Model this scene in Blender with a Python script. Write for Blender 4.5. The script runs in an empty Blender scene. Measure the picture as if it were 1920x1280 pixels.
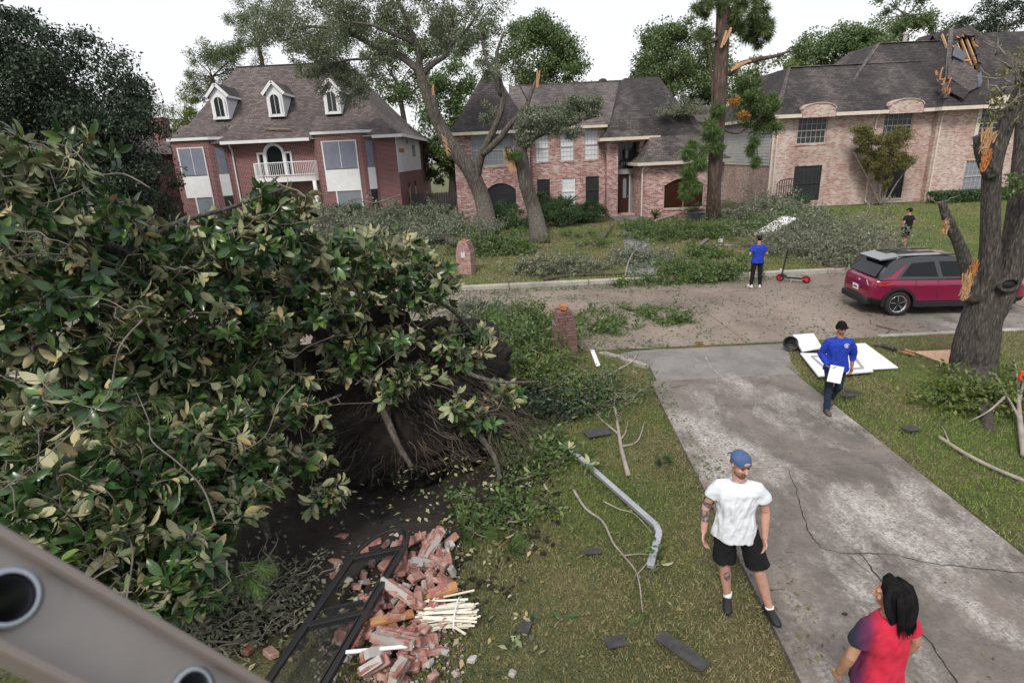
import bpy, bmesh, math, random
import numpy as np
from mathutils import Vector, Matrix, Euler
random.seed(7); rng = np.random.default_rng(7)
scene = bpy.context.scene
col = scene.collection
R_ = math.radians
# ------------------------------------------------------------------ camera
FPX, HC, PITCH, ROLL = 1066.7, 4.6, 18.0, 2.7      # focal length in photo pixels, eye height, tilt, roll
cd_ = bpy.data.cameras.new('camera'); cam = bpy.data.objects.new('camera', cd_); col.objects.link(cam)
cd_.sensor_width = 36; cd_.lens = FPX/1920*36; cd_.clip_start = 0.05; cd_.clip_end = 3000
cd_.dof.use_dof = True; cd_.dof.focus_distance = 9.0; cd_.dof.aperture_fstop = 4.5
CR = Matrix.Rotation(R_(90-PITCH), 3, 'X') @ Matrix.Rotation(R_(-ROLL), 3, 'Z')
cam.matrix_world = Matrix.Translation((0, 0, HC)) @ CR.to_4x4()
scene.camera = cam
# ------------------------------------------------------------------ sky and sun (bright overcast)
SUN_EL, SUN_AZ = 48, 205          # elevation; azimuth clockwise from +Y (behind the camera, to the left)
w = bpy.data.worlds.new('World'); scene.world = w; w.use_nodes = True
nt = w.node_tree; nt.nodes.clear()
wo = nt.nodes.new('ShaderNodeOutputWorld'); bg = nt.nodes.new('ShaderNodeBackground')
sky = nt.nodes.new('ShaderNodeTexSky'); sky.sky_type = 'NISHITA'; sky.sun_disc = False
sky.sun_elevation = R_(SUN_EL); sky.sun_rotation = R_(SUN_AZ); sky.dust_density = 4; sky.air_density = 1.5
mx = nt.nodes.new('ShaderNodeMix'); mx.data_type = 'RGBA'; mx.inputs['Factor'].default_value = 0.9
mx.inputs['B'].default_value = (7.5, 7.55, 7.8, 1)            # the cloud layer
nt.links.new(sky.outputs['Color'], mx.inputs['A']); nt.links.new(mx.outputs['Result'], bg.inputs['Color'])
bg.inputs['Strength'].default_value = 0.1
nt.links.new(bg.outputs[0], wo.inputs['Surface'])
sl = bpy.data.lights.new('sun', 'SUN'); sl.energy = 2.1; sl.angle = R_(14); sl.color = (1, .93, .83)
so = bpy.data.objects.new('sun', sl); col.objects.link(so)
sd = Vector((math.sin(R_(SUN_AZ))*math.cos(R_(SUN_EL)), math.cos(R_(SUN_AZ))*math.cos(R_(SUN_EL)), math.sin(R_(SUN_EL))))
so.rotation_euler = (-sd).to_track_quat('-Z', 'Y').to_euler(); so.location = (0, -20, 40)
scene.view_settings.view_transform = 'Standard'; scene.view_settings.look = 'None'
scene.view_settings.exposure = 0.5; scene.view_settings.gamma = 1
scene.cycles.max_bounces = 6; scene.cycles.transparent_max_bounces = 8
scene.cycles.diffuse_bounces = 3; scene.cycles.glossy_bounces = 2
# ------------------------------------------------------------------ pixel helpers (photo pixels, 1920 x 1280)
def ray(px, py): return CR @ Vector(((px-960)/FPX, -(py-640)/FPX, -1))
def gp(px, py, z=0.0):
    d = ray(px, py); t = (z-HC)/d.z; return Vector((d.x*t, d.y*t, z))
def at(px, py, Y):
    d = ray(px, py); t = Y/d.y; return Vector((d.x*t, Y, HC+d.z*t))
def gz(x, y):                                  # height of the ground
    if y > 21.2: 
        s = min(1, (y-21.2)/12); s = s*s*(3-2*s); return 0.02+0.68*s
    if 13.15 < y < 21.2: return -0.14
    return 0.0
def gg(px, py):                                # pixel -> point on the ground surface
    z = 0
    for _ in range(12):
        p = gp(px, py, z); z = gz(p.x, p.y)
    y = min(p.y, 35.9); return Vector((p.x*y/p.y, y, gz(0, y)))
# ------------------------------------------------------------------ materials
MATS = {}
def nmat(name):
    m = bpy.data.materials.new(name); m.use_nodes = True; t = m.node_tree
    b = t.nodes['Principled BSDF']; MATS[name] = m
    return m, t, b
def nd(t, kind, **kw):
    n = t.nodes.new('ShaderNode'+kind)
    for k, v in kw.items():
        if k in n.inputs: n.inputs[k].default_value = v
        else: setattr(n, k, v)
    return n
def ramp(t, fac, stops, interp='LINEAR'):
    r = t.nodes.new('ShaderNodeValToRGB'); r.color_ramp.interpolation = interp
    els = r.color_ramp.elements
    while len(els) < len(stops): els.new(0.5)
    for e, (p, c) in zip(els, stops): e.position = p; e.color = (*c, 1) if len(c) == 3 else c
    t.links.new(fac, r.inputs[0]); return r
def c4(c): return (*c, 1)
def coords(t, kind='Object', scale=(1, 1, 1)):
    tc = t.nodes.new('ShaderNodeTexCoord'); mp = t.nodes.new('ShaderNodeMapping')
    mp.inputs['Scale'].default_value = scale
    t.links.new(tc.outputs[kind], mp.inputs[0]); return mp.outputs[0]
def mixc(t, fac, a, b, blend='MIX'):
    m = t.nodes.new('ShaderNodeMix'); m.data_type = 'RGBA'; m.blend_type = blend
    for s, v in (('Factor', fac), ('A', a), ('B', b)):
        if hasattr(v, 'is_linked') or hasattr(v, 'links'): t.links.new(v, m.inputs[s])
        else: m.inputs[s].default_value = v if not isinstance(v, tuple) or len(v) == 4 else (*v, 1)
    return m.outputs['Result']
def bumpn(t, b, h, strength=.4, dist=.02):
    n = nd(t, 'Bump', Strength=strength, Distance=dist); t.links.new(h, n.inputs['Height']); t.links.new(n.outputs[0], b.inputs['Normal']); return n
def mat(name, col1, col2=None, scale=4.0, rough=.75, bump=None, metal=0, spec=.4, lo=.35, hi=.65, stretch=(1, 1, 1), cspace='Object', detail=5, coat=0):
    m, t, b = nmat(name)
    b.inputs['Roughness'].default_value = rough; b.inputs['Metallic'].default_value = metal
    b.inputs['Specular IOR Level'].default_value = spec
    if coat: b.inputs['Coat Weight'].default_value = coat
    b.inputs['Base Color'].default_value = c4(col1)
    if col2 or bump: v = coords(t, cspace, stretch)
    if col2:
        n = nd(t, 'TexNoise', Scale=scale, Detail=detail, Roughness=.6); t.links.new(v, n.inputs['Vector'])
        r = ramp(t, n.outputs['Fac'], [(lo, col1), (hi, col2)]); t.links.new(r.outputs[0], b.inputs['Base Color'])
    if bump:
        n2 = nd(t, 'TexNoise', Scale=bump[0], Detail=4); t.links.new(v, n2.inputs['Vector'])
        bumpn(t, b, n2.outputs['Fac'], bump[1], bump[2] if len(bump) > 2 else .01)
    return m
def leafmat(name, stops, rough=.5, transl=.25, spec=.35):
    m, t, b = nmat(name); g = t.nodes.new('ShaderNodeNewGeometry')
    r = ramp(t, g.outputs['Random Per Island'], stops)
    t.links.new(r.outputs[0], b.inputs['Base Color']); b.inputs['Roughness'].default_value = rough
    b.inputs['Specular IOR Level'].default_value = spec
    tr = t.nodes.new('ShaderNodeBsdfTranslucent'); t.links.new(r.outputs[0], tr.inputs[0])
    ms = nd(t, 'MixShader', Fac=transl); o = t.nodes['Material Output']
    t.links.new(b.outputs[0], ms.inputs[1]); t.links.new(tr.outputs[0], ms.inputs[2]); t.links.new(ms.outputs[0], o.inputs['Surface'])
    return m
def brickmat(name, stops, mortar, bw=.215, rh=.075, ms=.012, stain=None, rough=.85, mbias=0):
    m, t, b = nmat(name); v = coords(t, 'UV')
    k = nd(t, 'TexBrick', Scale=1.0); k.inputs['Brick Width'].default_value = bw; k.inputs['Row Height'].default_value = rh
    k.inputs['Mortar Size'].default_value = ms; k.inputs['Mortar Smooth'].default_value = .2
    k.inputs['Color1'].default_value = (0, 0, 0, 1); k.inputs['Color2'].default_value = (1, 1, 1, 1); k.inputs['Mortar'].default_value = (.5, .5, .5, 1)
    t.links.new(v, k.inputs['Vector'])
    big = nd(t, 'TexNoise', Scale=.45, Detail=6, Roughness=.65); t.links.new(v, big.inputs['Vector'])
    # tone of each brick, drifting a little over the wall
    ad = nd(t, 'Math', operation='MULTIPLY_ADD'); t.links.new(big.outputs['Fac'], ad.inputs[0]); ad.inputs[1].default_value = 1.1; ad.inputs[2].default_value = -.55
    sm = nd(t, 'Math', operation='ADD'); t.links.new(k.outputs['Color'], sm.inputs[0]); t.links.new(ad.outputs[0], sm.inputs[1])
    r = ramp(t, sm.outputs[0], stops)
    fine = nd(t, 'TexNoise', Scale=30, Detail=4); t.links.new(v, fine.inputs['Vector'])
    fr = ramp(t, fine.outputs['Fac'], [(.3, (.75, .75, .75)), (.7, (1.15, 1.15, 1.15))])
    c = mixc(t, 1.0, r.outputs[0], fr.outputs[0], 'MULTIPLY')
    c = mixc(t, k.outputs['Fac'], c, mortar)
    if stain:
        v2 = coords(t, 'UV', (1, .25, 1)); s = nd(t, 'TexNoise', Scale=.7, Detail=7, Roughness=.7); t.links.new(v2, s.inputs['Vector'])
        sr = ramp(t, s.outputs['Fac'], [(.42, (1, 1, 1)), (.72, stain)]); c = mixc(t, 1.0, c, sr.outputs[0], 'MULTIPLY')
    t.links.new(c, b.inputs['Base Color']); b.inputs['Roughness'].default_value = rough
    inv = nd(t, 'Math', operation='SUBTRACT'); inv.inputs[0].default_value = 1; t.links.new(k.outputs['Fac'], inv.inputs[1])
    bumpn(t, b, inv.outputs[0], .6, .012)
    return m
# ------------------------------------------------------------------ tagging, empties
def tag(o, label=None, cat=None, group=None, kind=None):
    if label: o['label'] = label
    if cat: o['category'] = cat
    if group: o['group'] = group
    if kind: o['kind'] = kind
    return o
def thing(name, label, cat, loc=(0, 0, 0), rz=0, group=None, rot=None):
    o = bpy.data.objects.new(name, None); o.empty_display_size = .2; col.objects.link(o)
    o.location = loc; o.rotation_euler = rot if rot else (0, 0, rz)
    return tag(o, label, cat, group)
def wloc(o):
    v = Vector((0, 0, 0))
    while o is not None: v += o.location; o = o.parent
    return v
def link(o, parent=None):
    col.objects.link(o)
    if parent is not None: o.parent = parent
    return o
def copy_tree(o, parent=None):
    c = o.copy(); col.objects.link(c); c.parent = parent
    for ch in o.children: copy_tree(ch, c)
    return c
# ------------------------------------------------------------------ mesh builder
class MB:
    def __init__(s): s.v = []; s.f = []; s.m = []
    def add(s, vs, fs, mi=0):
        o = len(s.v); s.v += [tuple(p) for p in vs]; s.f += [tuple(i+o for i in f) for f in fs]; s.m += [mi]*len(fs); return s
    def poly(s, pts, mi=0): return s.add(pts, [tuple(range(len(pts)))], mi)
    def bx(s, x0, x1, y0, y1, z0, z1, mi=0):
        return s.add([(x0,y0,z0),(x1,y0,z0),(x1,y1,z0),(x0,y1,z0),(x0,y0,z1),(x1,y0,z1),(x1,y1,z1),(x0,y1,z1)],
                     [(0,3,2,1),(4,5,6,7),(0,1,5,4),(1,2,6,5),(2,3,7,6),(3,0,4,7)], mi)
    def box(s, c, size, M=None, mi=0):
        hx, hy, hz = size[0]/2, size[1]/2, size[2]/2
        ps = [Vector((x, y, z)) for z in (-hz, hz) for x, y in ((-hx,-hy),(hx,-hy),(hx,hy),(-hx,hy))]
        if M is not None: ps = [M @ p for p in ps]
        return s.add([p+Vector(c) for p in ps], [(0,3,2,1),(4,5,6,7),(0,1,5,4),(1,2,6,5),(2,3,7,6),(3,0,4,7)], mi)
    def bar(s, a, b, w, h=None, mi=0, up=(0, 0, 1)):
        a, b = Vector(a), Vector(b); d = (b-a); L = d.length
        if L < 1e-6: return s
        d /= L; u = Vector(up)
        if abs(d.dot(u)) > .98: u = Vector((0, 1, 0))
        x = d.cross(u).normalized(); y = x.cross(d)
        M = Matrix((d, x, y)).transposed()
        return s.box((a+b)/2, (L, w, h or w), M, mi)
    def tube(s, pts, rad, n=8, mi=0, cap=True, up=(0, 0, 1)):
        pts = [Vector(p) for p in pts]; k = len(pts)
        if not hasattr(rad, '__len__'): rad = [rad]*k
        rings = []; ref = None
        for i in range(k):
            d = (pts[min(i+1, k-1)]-pts[max(i-1, 0)])
            d = d.normalized() if d.length > 1e-9 else Vector((0, 0, 1))
            if ref is None:
                u = Vector(up)
                if abs(d.dot(u)) > .95: u = Vector((0, 1, 0)) if abs(d.y) < .9 else Vector((1, 0, 0))
                x = d.cross(u).normalized()
            else:
                x = ref-d*ref.dot(d); x.normalize()
            ref = x; y = d.cross(x)
            r = rad[i]; ra, rb = r if hasattr(r, '__len__') else (r, r)
            rings.append([pts[i]+x*(math.cos(2*math.pi*j/n)*ra)+y*(math.sin(2*math.pi*j/n)*rb) for j in range(n)])
        vs = [p for r in rings for p in r]; fs = []
        for i in range(k-1):
            for j in range(n):
                a = i*n+j; b = i*n+(j+1) % n; fs.append((a, b, b+n, a+n))
        if cap: fs += [tuple(range(n-1, -1, -1)), tuple(range((k-1)*n, k*n))]
        return s.add(vs, fs, mi)
    def loft(s, rings, mi=0, cap0=True, cap1=True, closed=True):
        n = len(rings[0]); k = len(rings); vs = [p for r in rings for p in r]; fs = []
        for i in range(k-1):
            for j in range(n if closed else n-1):
                a = i*n+j; b = i*n+(j+1) % n; fs.append((a, b, b+n, a+n))
        if cap0: fs.append(tuple(range(n-1, -1, -1)))
        if cap1: fs.append(tuple(range((k-1)*n, k*n)))
        return s.add(vs, fs, mi)
    def ell(s, c, r, M=None, nu=14, nv=9, mi=0):
        rings = []; c = Vector(c)
        for i in range(nv+1):
            th = math.pi*i/nv
            z = -math.cos(th); q = max(math.sin(th), .02)
            ring = [Vector((r[0]*q*math.cos(2*math.pi*j/nu), r[1]*q*math.sin(2*math.pi*j/nu), r[2]*z)) for j in range(nu)]
            rings.append([c+(M @ p if M is not None else p) for p in ring])
        return s.loft(rings, mi)
    def prism(s, pts2, a0, a1, plane='xz', mi=0):
        """extrude a 2-D outline: plane 'xz' along y, 'xy' along z, 'yz' along x"""
        def P(p, a): return {'xz': (p[0], a, p[1]), 'xy': (p[0], p[1], a), 'yz': (a, p[0], p[1])}[plane]
        n = len(pts2); vs = [P(p, a0) for p in pts2]+[P(p, a1) for p in pts2]
        fs = [tuple(range(n)), tuple(range(2*n-1, n-1, -1))]+[(i, i+n, (i+1) % n+n, (i+1) % n) for i in range(n)]
        return s.add(vs, fs, mi)
    def build(s, name, m, parent=None, world=False, smooth=False, uv=True, fixn=False, bevel=0):
        me = bpy.data.meshes.new(name)
        off = wloc(parent) if (world and parent is not None) else Vector((0, 0, 0))
        me.from_pydata([(p[0]-off.x, p[1]-off.y, p[2]-off.z) for p in s.v], [], s.f)
        ms = m if isinstance(m, (list, tuple)) else [m]
        for x in ms: me.materials.append(MATS[x] if isinstance(x, str) else x)
        if len(ms) > 1: me.polygons.foreach_set('material_index', s.m)
        if fixn:
            bm = bmesh.new(); bm.from_mesh(me); bmesh.ops.recalc_face_normals(bm, faces=bm.faces); bm.to_mesh(me); bm.free()
        if uv: meter_uv(me)
        if smooth: me.polygons.foreach_set('use_smooth', [True]*len(me.polygons))
        o = bpy.data.objects.new(name, me); link(o, parent)
        if bevel:
            b = o.modifiers.new('b', 'BEVEL'); b.width = bevel; b.segments = 2; b.limit_method = 'ANGLE'
        return o
def meter_uv(me):
    L = me.uv_layers.new(name='UVMap'); uvs = [0.0]*(2*len(me.loops)); V = me.vertices; LO = me.loops
    for p in me.polygons:
        n = p.normal
        if abs(n.z) > .98: t = Vector((1, 0, 0))
        else: t = Vector((-n.y, n.x, 0)).normalized()
        b = n.cross(t)
        for li in p.loop_indices:
            c = V[LO[li].vertex_index].co; uvs[2*li] = c.dot(t); uvs[2*li+1] = c.dot(b)
    L.data.foreach_set('uv', uvs)
def np_mesh(name, verts, faces, m, parent=None, mi=None, smooth=False, off=None):
    """verts (N,3); faces (F,k) array, or list of such arrays"""
    if not isinstance(faces, list): faces = [faces]
    if parent is not None: verts = verts-np.array(wloc(parent))
    me = bpy.data.meshes.new(name); me.vertices.add(len(verts)); me.vertices.foreach_set('co', verts.astype(np.float32).ravel())
    nl = sum(f.size for f in faces); nf = sum(len(f) for f in faces)
    me.loops.add(nl); me.loops.foreach_set('vertex_index', np.concatenate([f.ravel() for f in faces]).astype(np.int32))
    tot = np.concatenate([np.full(len(f), f.shape[1], np.int32) for f in faces]); st = np.concatenate([[0], np.cumsum(tot)[:-1]]).astype(np.int32)
    me.polygons.add(nf); me.polygons.foreach_set('loop_start', st)
    for x in (m if isinstance(m, (list, tuple)) else [m]): me.materials.append(MATS[x])
    if mi is not None: me.polygons.foreach_set('material_index', mi.astype(np.int32))
    if smooth: me.polygons.foreach_set('use_smooth', np.ones(nf, bool))
    me.update(calc_edges=True); me.validate()
    o = bpy.data.objects.new(name, me); return link(o, parent)
def frames(d, spin):
    """orthonormal frames from directions d (N,3) with a spin angle: returns x (length), y (width), z (normal)"""
    d = d/np.maximum(np.linalg.norm(d, axis=1, keepdims=True), 1e-9)
    a = np.where(np.abs(d[:, 2:3]) < .9, np.array([[0, 0, 1.]]), np.array([[1., 0, 0]]))
    y = np.cross(a, d); y /= np.linalg.norm(y, axis=1, keepdims=True); z = np.cross(d, y)
    c, s = np.cos(spin)[:, None], np.sin(spin)[:, None]
    return d, y*c+z*s, z*c-y*s
LEAF4 = (np.array([[0, 0, 0], [.45, .5, .06], [1, 0, -.08], [.45, -.5, .06]]), np.array([[0, 1, 2, 3]]))
BLADE = (np.array([[0, -.5, 0], [0, .5, 0], [1, 0, .25]]), np.array([[0, 1, 2]]))
def scatter(name, pos, d, length, width, m, parent=None, tmpl=LEAF4, spin=None):
    N = len(pos); tv, tf = tmpl
    if spin is None: spin = rng.uniform(0, 6.283, N)
    x, y, z = frames(d, spin)
    L = np.broadcast_to(length, (N,))[:, None, None]; W = np.broadcast_to(width, (N,))[:, None, None]
    V = pos[:, None, :]+x[:, None, :]*tv[None, :, 0:1]*L+y[:, None, :]*tv[None, :, 1:2]*W+z[:, None, :]*tv[None, :, 2:3]*L
    K = len(tv); Fc = (tf[None]+(np.arange(N)*K)[:, None, None]).reshape(-1, tf.shape[1])
    return np_mesh(name, V.reshape(-1, 3), Fc, m, parent)
def rdir(n, zb=0.0):
    v = rng.normal(size=(n, 3)); v[:, 2] += zb; return v/np.linalg.norm(v, axis=1, keepdims=True)
def wig(a, b, n=6, amp=.15, sag=0):
    a, b = Vector(a), Vector(b); L = (b-a).length; out = []
    o = Vector((0, 0, 0))
    for i in range(n+1):
        t = i/n
        if 0 < i < n: o = o*.6+Vector([random.uniform(-1, 1)*amp*L/n*1.5 for _ in range(3)])
        out.append(a.lerp(b, t)+(o*math.sin(math.pi*t))+Vector((0, 0, sag*L*4*t*(1-t))))
    return out
def taper(r0, r1, n): return [r0+(r1-r0)*i/n for i in range(n+1)]
def gzv(x, y):
    s = np.clip((y-21.2)/12, 0, 1); s = s*s*(3-2*s)
    return np.where(y > 21.2, .02+.68*s, np.where(y > 13.15, -.14, 0.0))
# ================================================================== materials
mat('white_paint', (.74, .75, .77), (.66, .67, .69), 3, .55, (40, .1))
mat('cream_trim', (.62, .56, .48), (.54, .48, .41), 3, .6, (40, .1))
mat('grey_trim', (.46, .43, .42), (.38, .35, .34), 3, .6)
mat('white_siding', (.70, .72, .76), (.58, .60, .64), 1.2, .6, (30, .1))
mat('grey_siding', (.50, .50, .49), (.42, .42, .42), 1.2, .65)
mat('screen', (.16, .18, .24), (.20, .22, .28), 2, .6)
mat('dark', (.012, .012, .014), rough=.6)
mat('black_metal', (.018, .018, .02), rough=.35, spec=.5)
mat('dark_frame', (.035, .03, .028), rough=.4)
mat('door_wood', (.045, .016, .010), (.025, .010, .007), 8, .35, stretch=(6, 6, .6))
mat('raw_wood', (.50, .21, .065), (.27, .10, .035), 9, .7, (20, .3), stretch=(4, 4, .7))
mat('lumber', (.52, .34, .19), (.34, .19, .09), 9, .7, (20, .3), stretch=(4, 4, .7))
mat('plywood', (.62, .40, .26), (.52, .32, .20), 3, .75, (20, .1), stretch=(.6, 4, 1))
mat('fence_wood', (.16, .15, .16), (.10, .09, .10), 5, .85, (20, .4), stretch=(4, 4, .4))
mat('blind', (.62, .66, .70), (.52, .56, .60), 1.2, .6)
def glassmat(name, c=(.03, .035, .04)):
    m, t, b = nmat(name); b.inputs['Base Color'].default_value = c4(c); b.inputs['Roughness'].default_value = .06; b.inputs['Specular IOR Level'].default_value = .3
    return m
glassmat('glass'); glassmat('glass_pale', (.20, .23, .26)); glassmat('glass_brown', (.035, .014, .008))
m, t, b = nmat('clear_glass'); b.inputs['Base Color'].default_value = (.03, .033, .035, 1); b.inputs['Roughness'].default_value = .05
b.inputs['Alpha'].default_value = .4
brickmat('brick_red', [(0, (.075, .012, .015)), (.35, (.13, .020, .025)), (.7, (.18, .032, .034)), (1, (.10, .02, .03))], (.42, .32, .31), ms=.010)
brickmat('brick_pink', [(0, (.20, .035, .045)), (.28, (.33, .10, .10)), (.5, (.43, .22, .20)), (.75, (.50, .34, .31)), (1, (.64, .56, .53))], (.50, .41, .39), stain=(.55, .5, .5))
brickmat('brick_pale', [(0, (.33, .14, .11)), (.25, (.43, .26, .22)), (.55, (.52, .39, .35)), (1, (.62, .55, .52))], (.53, .47, .44), stain=(.62, .50, .46))
def shingle(name, c1, c2, c3):
    m, t, b = nmat(name); v = coords(t, 'UV')
    k = nd(t, 'TexBrick', Scale=1.0); k.inputs['Brick Width'].default_value = .3; k.inputs['Row Height'].default_value = .16
    k.inputs['Mortar Size'].default_value = .016; k.inputs['Mortar Smooth'].default_value = .3
    k.inputs['Color1'].default_value = (.55, .55, .55, 1); k.inputs['Color2'].default_value = (1.3, 1.3, 1.3, 1); k.inputs['Mortar'].default_value = (.35, .35, .35, 1)
    t.links.new(v, k.inputs['Vector'])
    n = nd(t, 'TexNoise', Scale=.35, Detail=8, Roughness=.7); t.links.new(coords(t, 'UV', (1, .35, 1)), n.inputs['Vector'])
    r = ramp(t, n.outputs['Fac'], [(.34, c1), (.5, c2), (.68, c3)])
    c = mixc(t, 1.0, r.outputs[0], k.outputs['Color'], 'MULTIPLY')
    f = nd(t, 'TexNoise', Scale=25, Detail=3); t.links.new(v, f.inputs['Vector'])
    fr = ramp(t, f.outputs['Fac'], [(.3, (.7, .7, .7)), (.7, (1.25, 1.25, 1.25))]); c = mixc(t, 1.0, c, fr.outputs[0], 'MULTIPLY')
    t.links.new(c, b.inputs['Base Color']); b.inputs['Roughness'].default_value = .9
    bumpn(t, b, k.outputs['Color'], .5, .02); return m
shingle('shingle_mauve', (.070, .056, .058), (.112, .090, .090), (.150, .124, .118))
shingle('shingle_grey', (.045, .040, .043), (.110, .094, .092), (.175, .152, .142))
shingle('shingle_dark', (.016, .015, .018), (.044, .038, .040), (.115, .10, .096))
mat('felt', (.10, .11, .14), (.07, .08, .10), 3, .8)
# lawn and soil
def groundmat():
    m, t, b = nmat('lawn'); v = coords(t)
    n = nd(t, 'TexNoise', Scale=.55, Detail=6, Roughness=.65); t.links.new(v, n.inputs['Vector'])
    r = ramp(t, n.outputs['Fac'], [(.32, (.05, .075, .022)), (.48, (.095, .11, .036)), (.62, (.16, .135, .065)), (.75, (.11, .08, .048))])
    f = nd(t, 'TexNoise', Scale=38, Detail=5, Roughness=.7); t.links.new(v, f.inputs['Vector'])
    fr = ramp(t, f.outputs['Fac'], [(.35, (.35, .35, .35)), (.65, (1.35, 1.35, 1.3))])
    t.links.new(mixc(t, 1.0, r.outputs[0], fr.outputs[0], 'MULTIPLY'), b.inputs['Base Color']); b.inputs['Roughness'].default_value = .95
    bumpn(t, b, f.outputs['Fac'], .9, .05)
groundmat()
m, t, b = nmat('soil'); v = coords(t)
n = nd(t, 'TexNoise', Scale=3.5, Detail=9, Roughness=.72); t.links.new(v, n.inputs['Vector'])
r = ramp(t, n.outputs['Fac'], [(.3, (.010, .008, .007)), (.55, (.028, .021, .017)), (.72, (.060, .044, .033))]); t.links.new(r.outputs[0], b.inputs['Base Color'])
b.inputs['Roughness'].default_value = .95
f = nd(t, 'TexNoise', Scale=22, Detail=6, Roughness=.7); t.links.new(v, f.inputs['Vector']); bumpn(t, b, f.outputs['Fac'], 1, .06)
def concrete(name, base, dark, pale, s=.9, pl=.56, ph=.66, rough=.8, bump=.35):
    m, t, b = nmat(name); v = coords(t)
    n = nd(t, 'TexNoise', Scale=s, Detail=9, Roughness=.72, Distortion=.4); t.links.new(v, n.inputs['Vector'])
    n2 = nd(t, 'TexNoise', Scale=s*.55, Detail=8, Roughness=.68); t.links.new(coords(t, 'Object', (1.6, .8, 1)), n2.inputs['Vector'])
    r = ramp(t, n.outputs['Fac'], [(.35, dark), (.55, base), (.8, tuple(x*1.25 for x in base))])
    pr = ramp(t, n2.outputs['Fac'], [(pl, (0, 0, 0)), (ph, (1, 1, 1))])
    f = nd(t, 'TexNoise', Scale=28, Detail=6, Roughness=.75); t.links.new(v, f.inputs['Vector'])
    mul = nd(t, 'Math', operation='MULTIPLY'); t.links.new(pr.outputs[0], mul.inputs[0])
    fr2 = ramp(t, f.outputs['Fac'], [(.36, (.15, .15, .15)), (.58, (1, 1, 1))]); t.links.new(fr2.outputs[0], mul.inputs[1])
    c = mixc(t, mul.outputs[0], r.outputs[0], pale)
    fr = ramp(t, f.outputs['Fac'], [(.3, (.72, .72, .72)), (.7, (1.22, 1.22, 1.22))])
    t.links.new(mixc(t, 1.0, c, fr.outputs[0], 'MULTIPLY'), b.inputs['Base Color'])
    b.inputs['Roughness'].default_value = rough; bumpn(t, b, f.outputs['Fac'], bump, .01); return m
concrete('drive_concrete', (.165, .140, .127), (.082, .071, .066), (.42, .40, .38), .9, .48, .63)
concrete('apron_concrete', (.20, .185, .18), (.13, .12, .12), (.42, .41, .40), .8, .56, .68)
concrete('street_concrete', (.205, .162, .136), (.130, .104, .090), (.29, .245, .21), .35, .50, .75)
concrete('street_patch', (.17, .155, .14), (.075, .066, .06), (.30, .28, .26), .8, .5, .62)
concrete('kerb_concrete', (.33, .31, .28), (.22, .205, .185), (.46, .44, .42), 1.2, .5, .7)
concrete('path_concrete', (.185, .175, .18), (.12, .115, .115), (.27, .26, .26), .8)
concrete('gutter_wet', (.30, .29, .29), (.20, .19, .19), (.52, .52, .54), 1.2, .45, .62, rough=.22, bump=.1)
# ================================================================== ground, street, drive
def vnoise(x, y, s, seed=0):
    r = np.random.default_rng(seed); T = r.random((64, 64)); u = x*s+100; v_ = y*s+100
    i = np.floor(u).astype(int); j = np.floor(v_).astype(int); a = u-i; b_ = v_-j; a = a*a*(3-2*a); b_ = b_*b_*(3-2*b_)
    g = lambda p, q: T[p % 64, q % 64]
    return (g(i, j)*(1-a)+g(i+1, j)*a)*(1-b_)+(g(i, j+1)*(1-a)+g(i+1, j+1)*a)*b_
CR_C = (-1.75, 8.1)                                  # the crater left by the fallen tree
def crater(x, y):
    d = np.sqrt(((x-CR_C[0])/2.5)**2+((y-CR_C[1])/2.0)**2); d = np.clip(1-d, 0, 1); return -0.55*d*d*(3-2*d)
xs = np.unique(np.concatenate([[-600, -300, -150, -80, -50], np.arange(-36, 44, 1.2), np.arange(-6, 3, .3), [60, 90, 150, 300, 600]]))
ys = np.unique(np.concatenate([[-40, -10], np.arange(0, 13, .3), [13.05, 13.149, 13.151], np.arange(14, 21, 1.5), [21.199, 21.201], np.arange(21.6, 40, .6), np.arange(41, 60, 3), [80, 120, 200, 400, 900]]))
X, Y = np.meshgrid(xs, ys); Z = gzv(X, Y)+np.where(Y < 13, crater(X, Y), 0)
Z = np.where((Y < 13.1), Z+.03*(vnoise(X, Y, .8, 3)-.5)*np.clip((13.1-Y)/.5, 0, 1), Z)
drv = (X > 2.2) & (X < 6.6) & (Y < 13.1); Z = np.where(drv, Z-.06, Z)
nx = len(xs); idx = np.arange(X.size).reshape(X.shape)
Fq = np.stack([idx[:-1, :-1], idx[:-1, 1:], idx[1:, 1:], idx[1:, :-1]], -1).reshape(-1, 4)
gnd = tag(np_mesh('lawn', np.stack([X, Y, Z], -1).reshape(-1, 3), Fq, 'lawn', smooth=True), kind='structure')
def slab(name, pts, z0, z1, m, parent, bevel=.012):
    b = MB(); n = len(pts); b.add([(p[0], p[1], z0) for p in pts]+[(p[0], p[1], z1) for p in pts],
          [tuple(range(n, 2*n))]+[(i, (i+1) % n, (i+1) % n+n, i+n) for i in range(n)])
    return b.build(name, m, parent, world=True, bevel=bevel)
def setting(name, loc=(0, 0, 0)):
    o = bpy.data.objects.new(name, None); col.objects.link(o); o.location = loc; o['kind'] = 'structure'; return o
st = setting('street', (4, 17.2, -.14))
yN, yF, yM = 13.3, 20.95, 17.1
JX = [-90, -60, -42, -30, -21, -13.5, -6.6, .2, 5.9, 10.75, 14.6, 19, 25, 31, 38, 50, 70, 100]
for i in range(len(JX)-1):
    for (a, c) in ((yN, yM-.006), (yM+.006, yF)):
        patch = (10 < JX[i] < 14 and a == yN)
        slab('road_slab', [(JX[i]+.006, a), (JX[i+1]-.006, a), (JX[i+1]-.006, c), (JX[i]+.006, c)], -.22, -.12+(.0 if not patch else -.012), 'street_patch' if patch else 'street_concrete', st)
kb = setting('kerb', (4, 13.2, 0))
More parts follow.
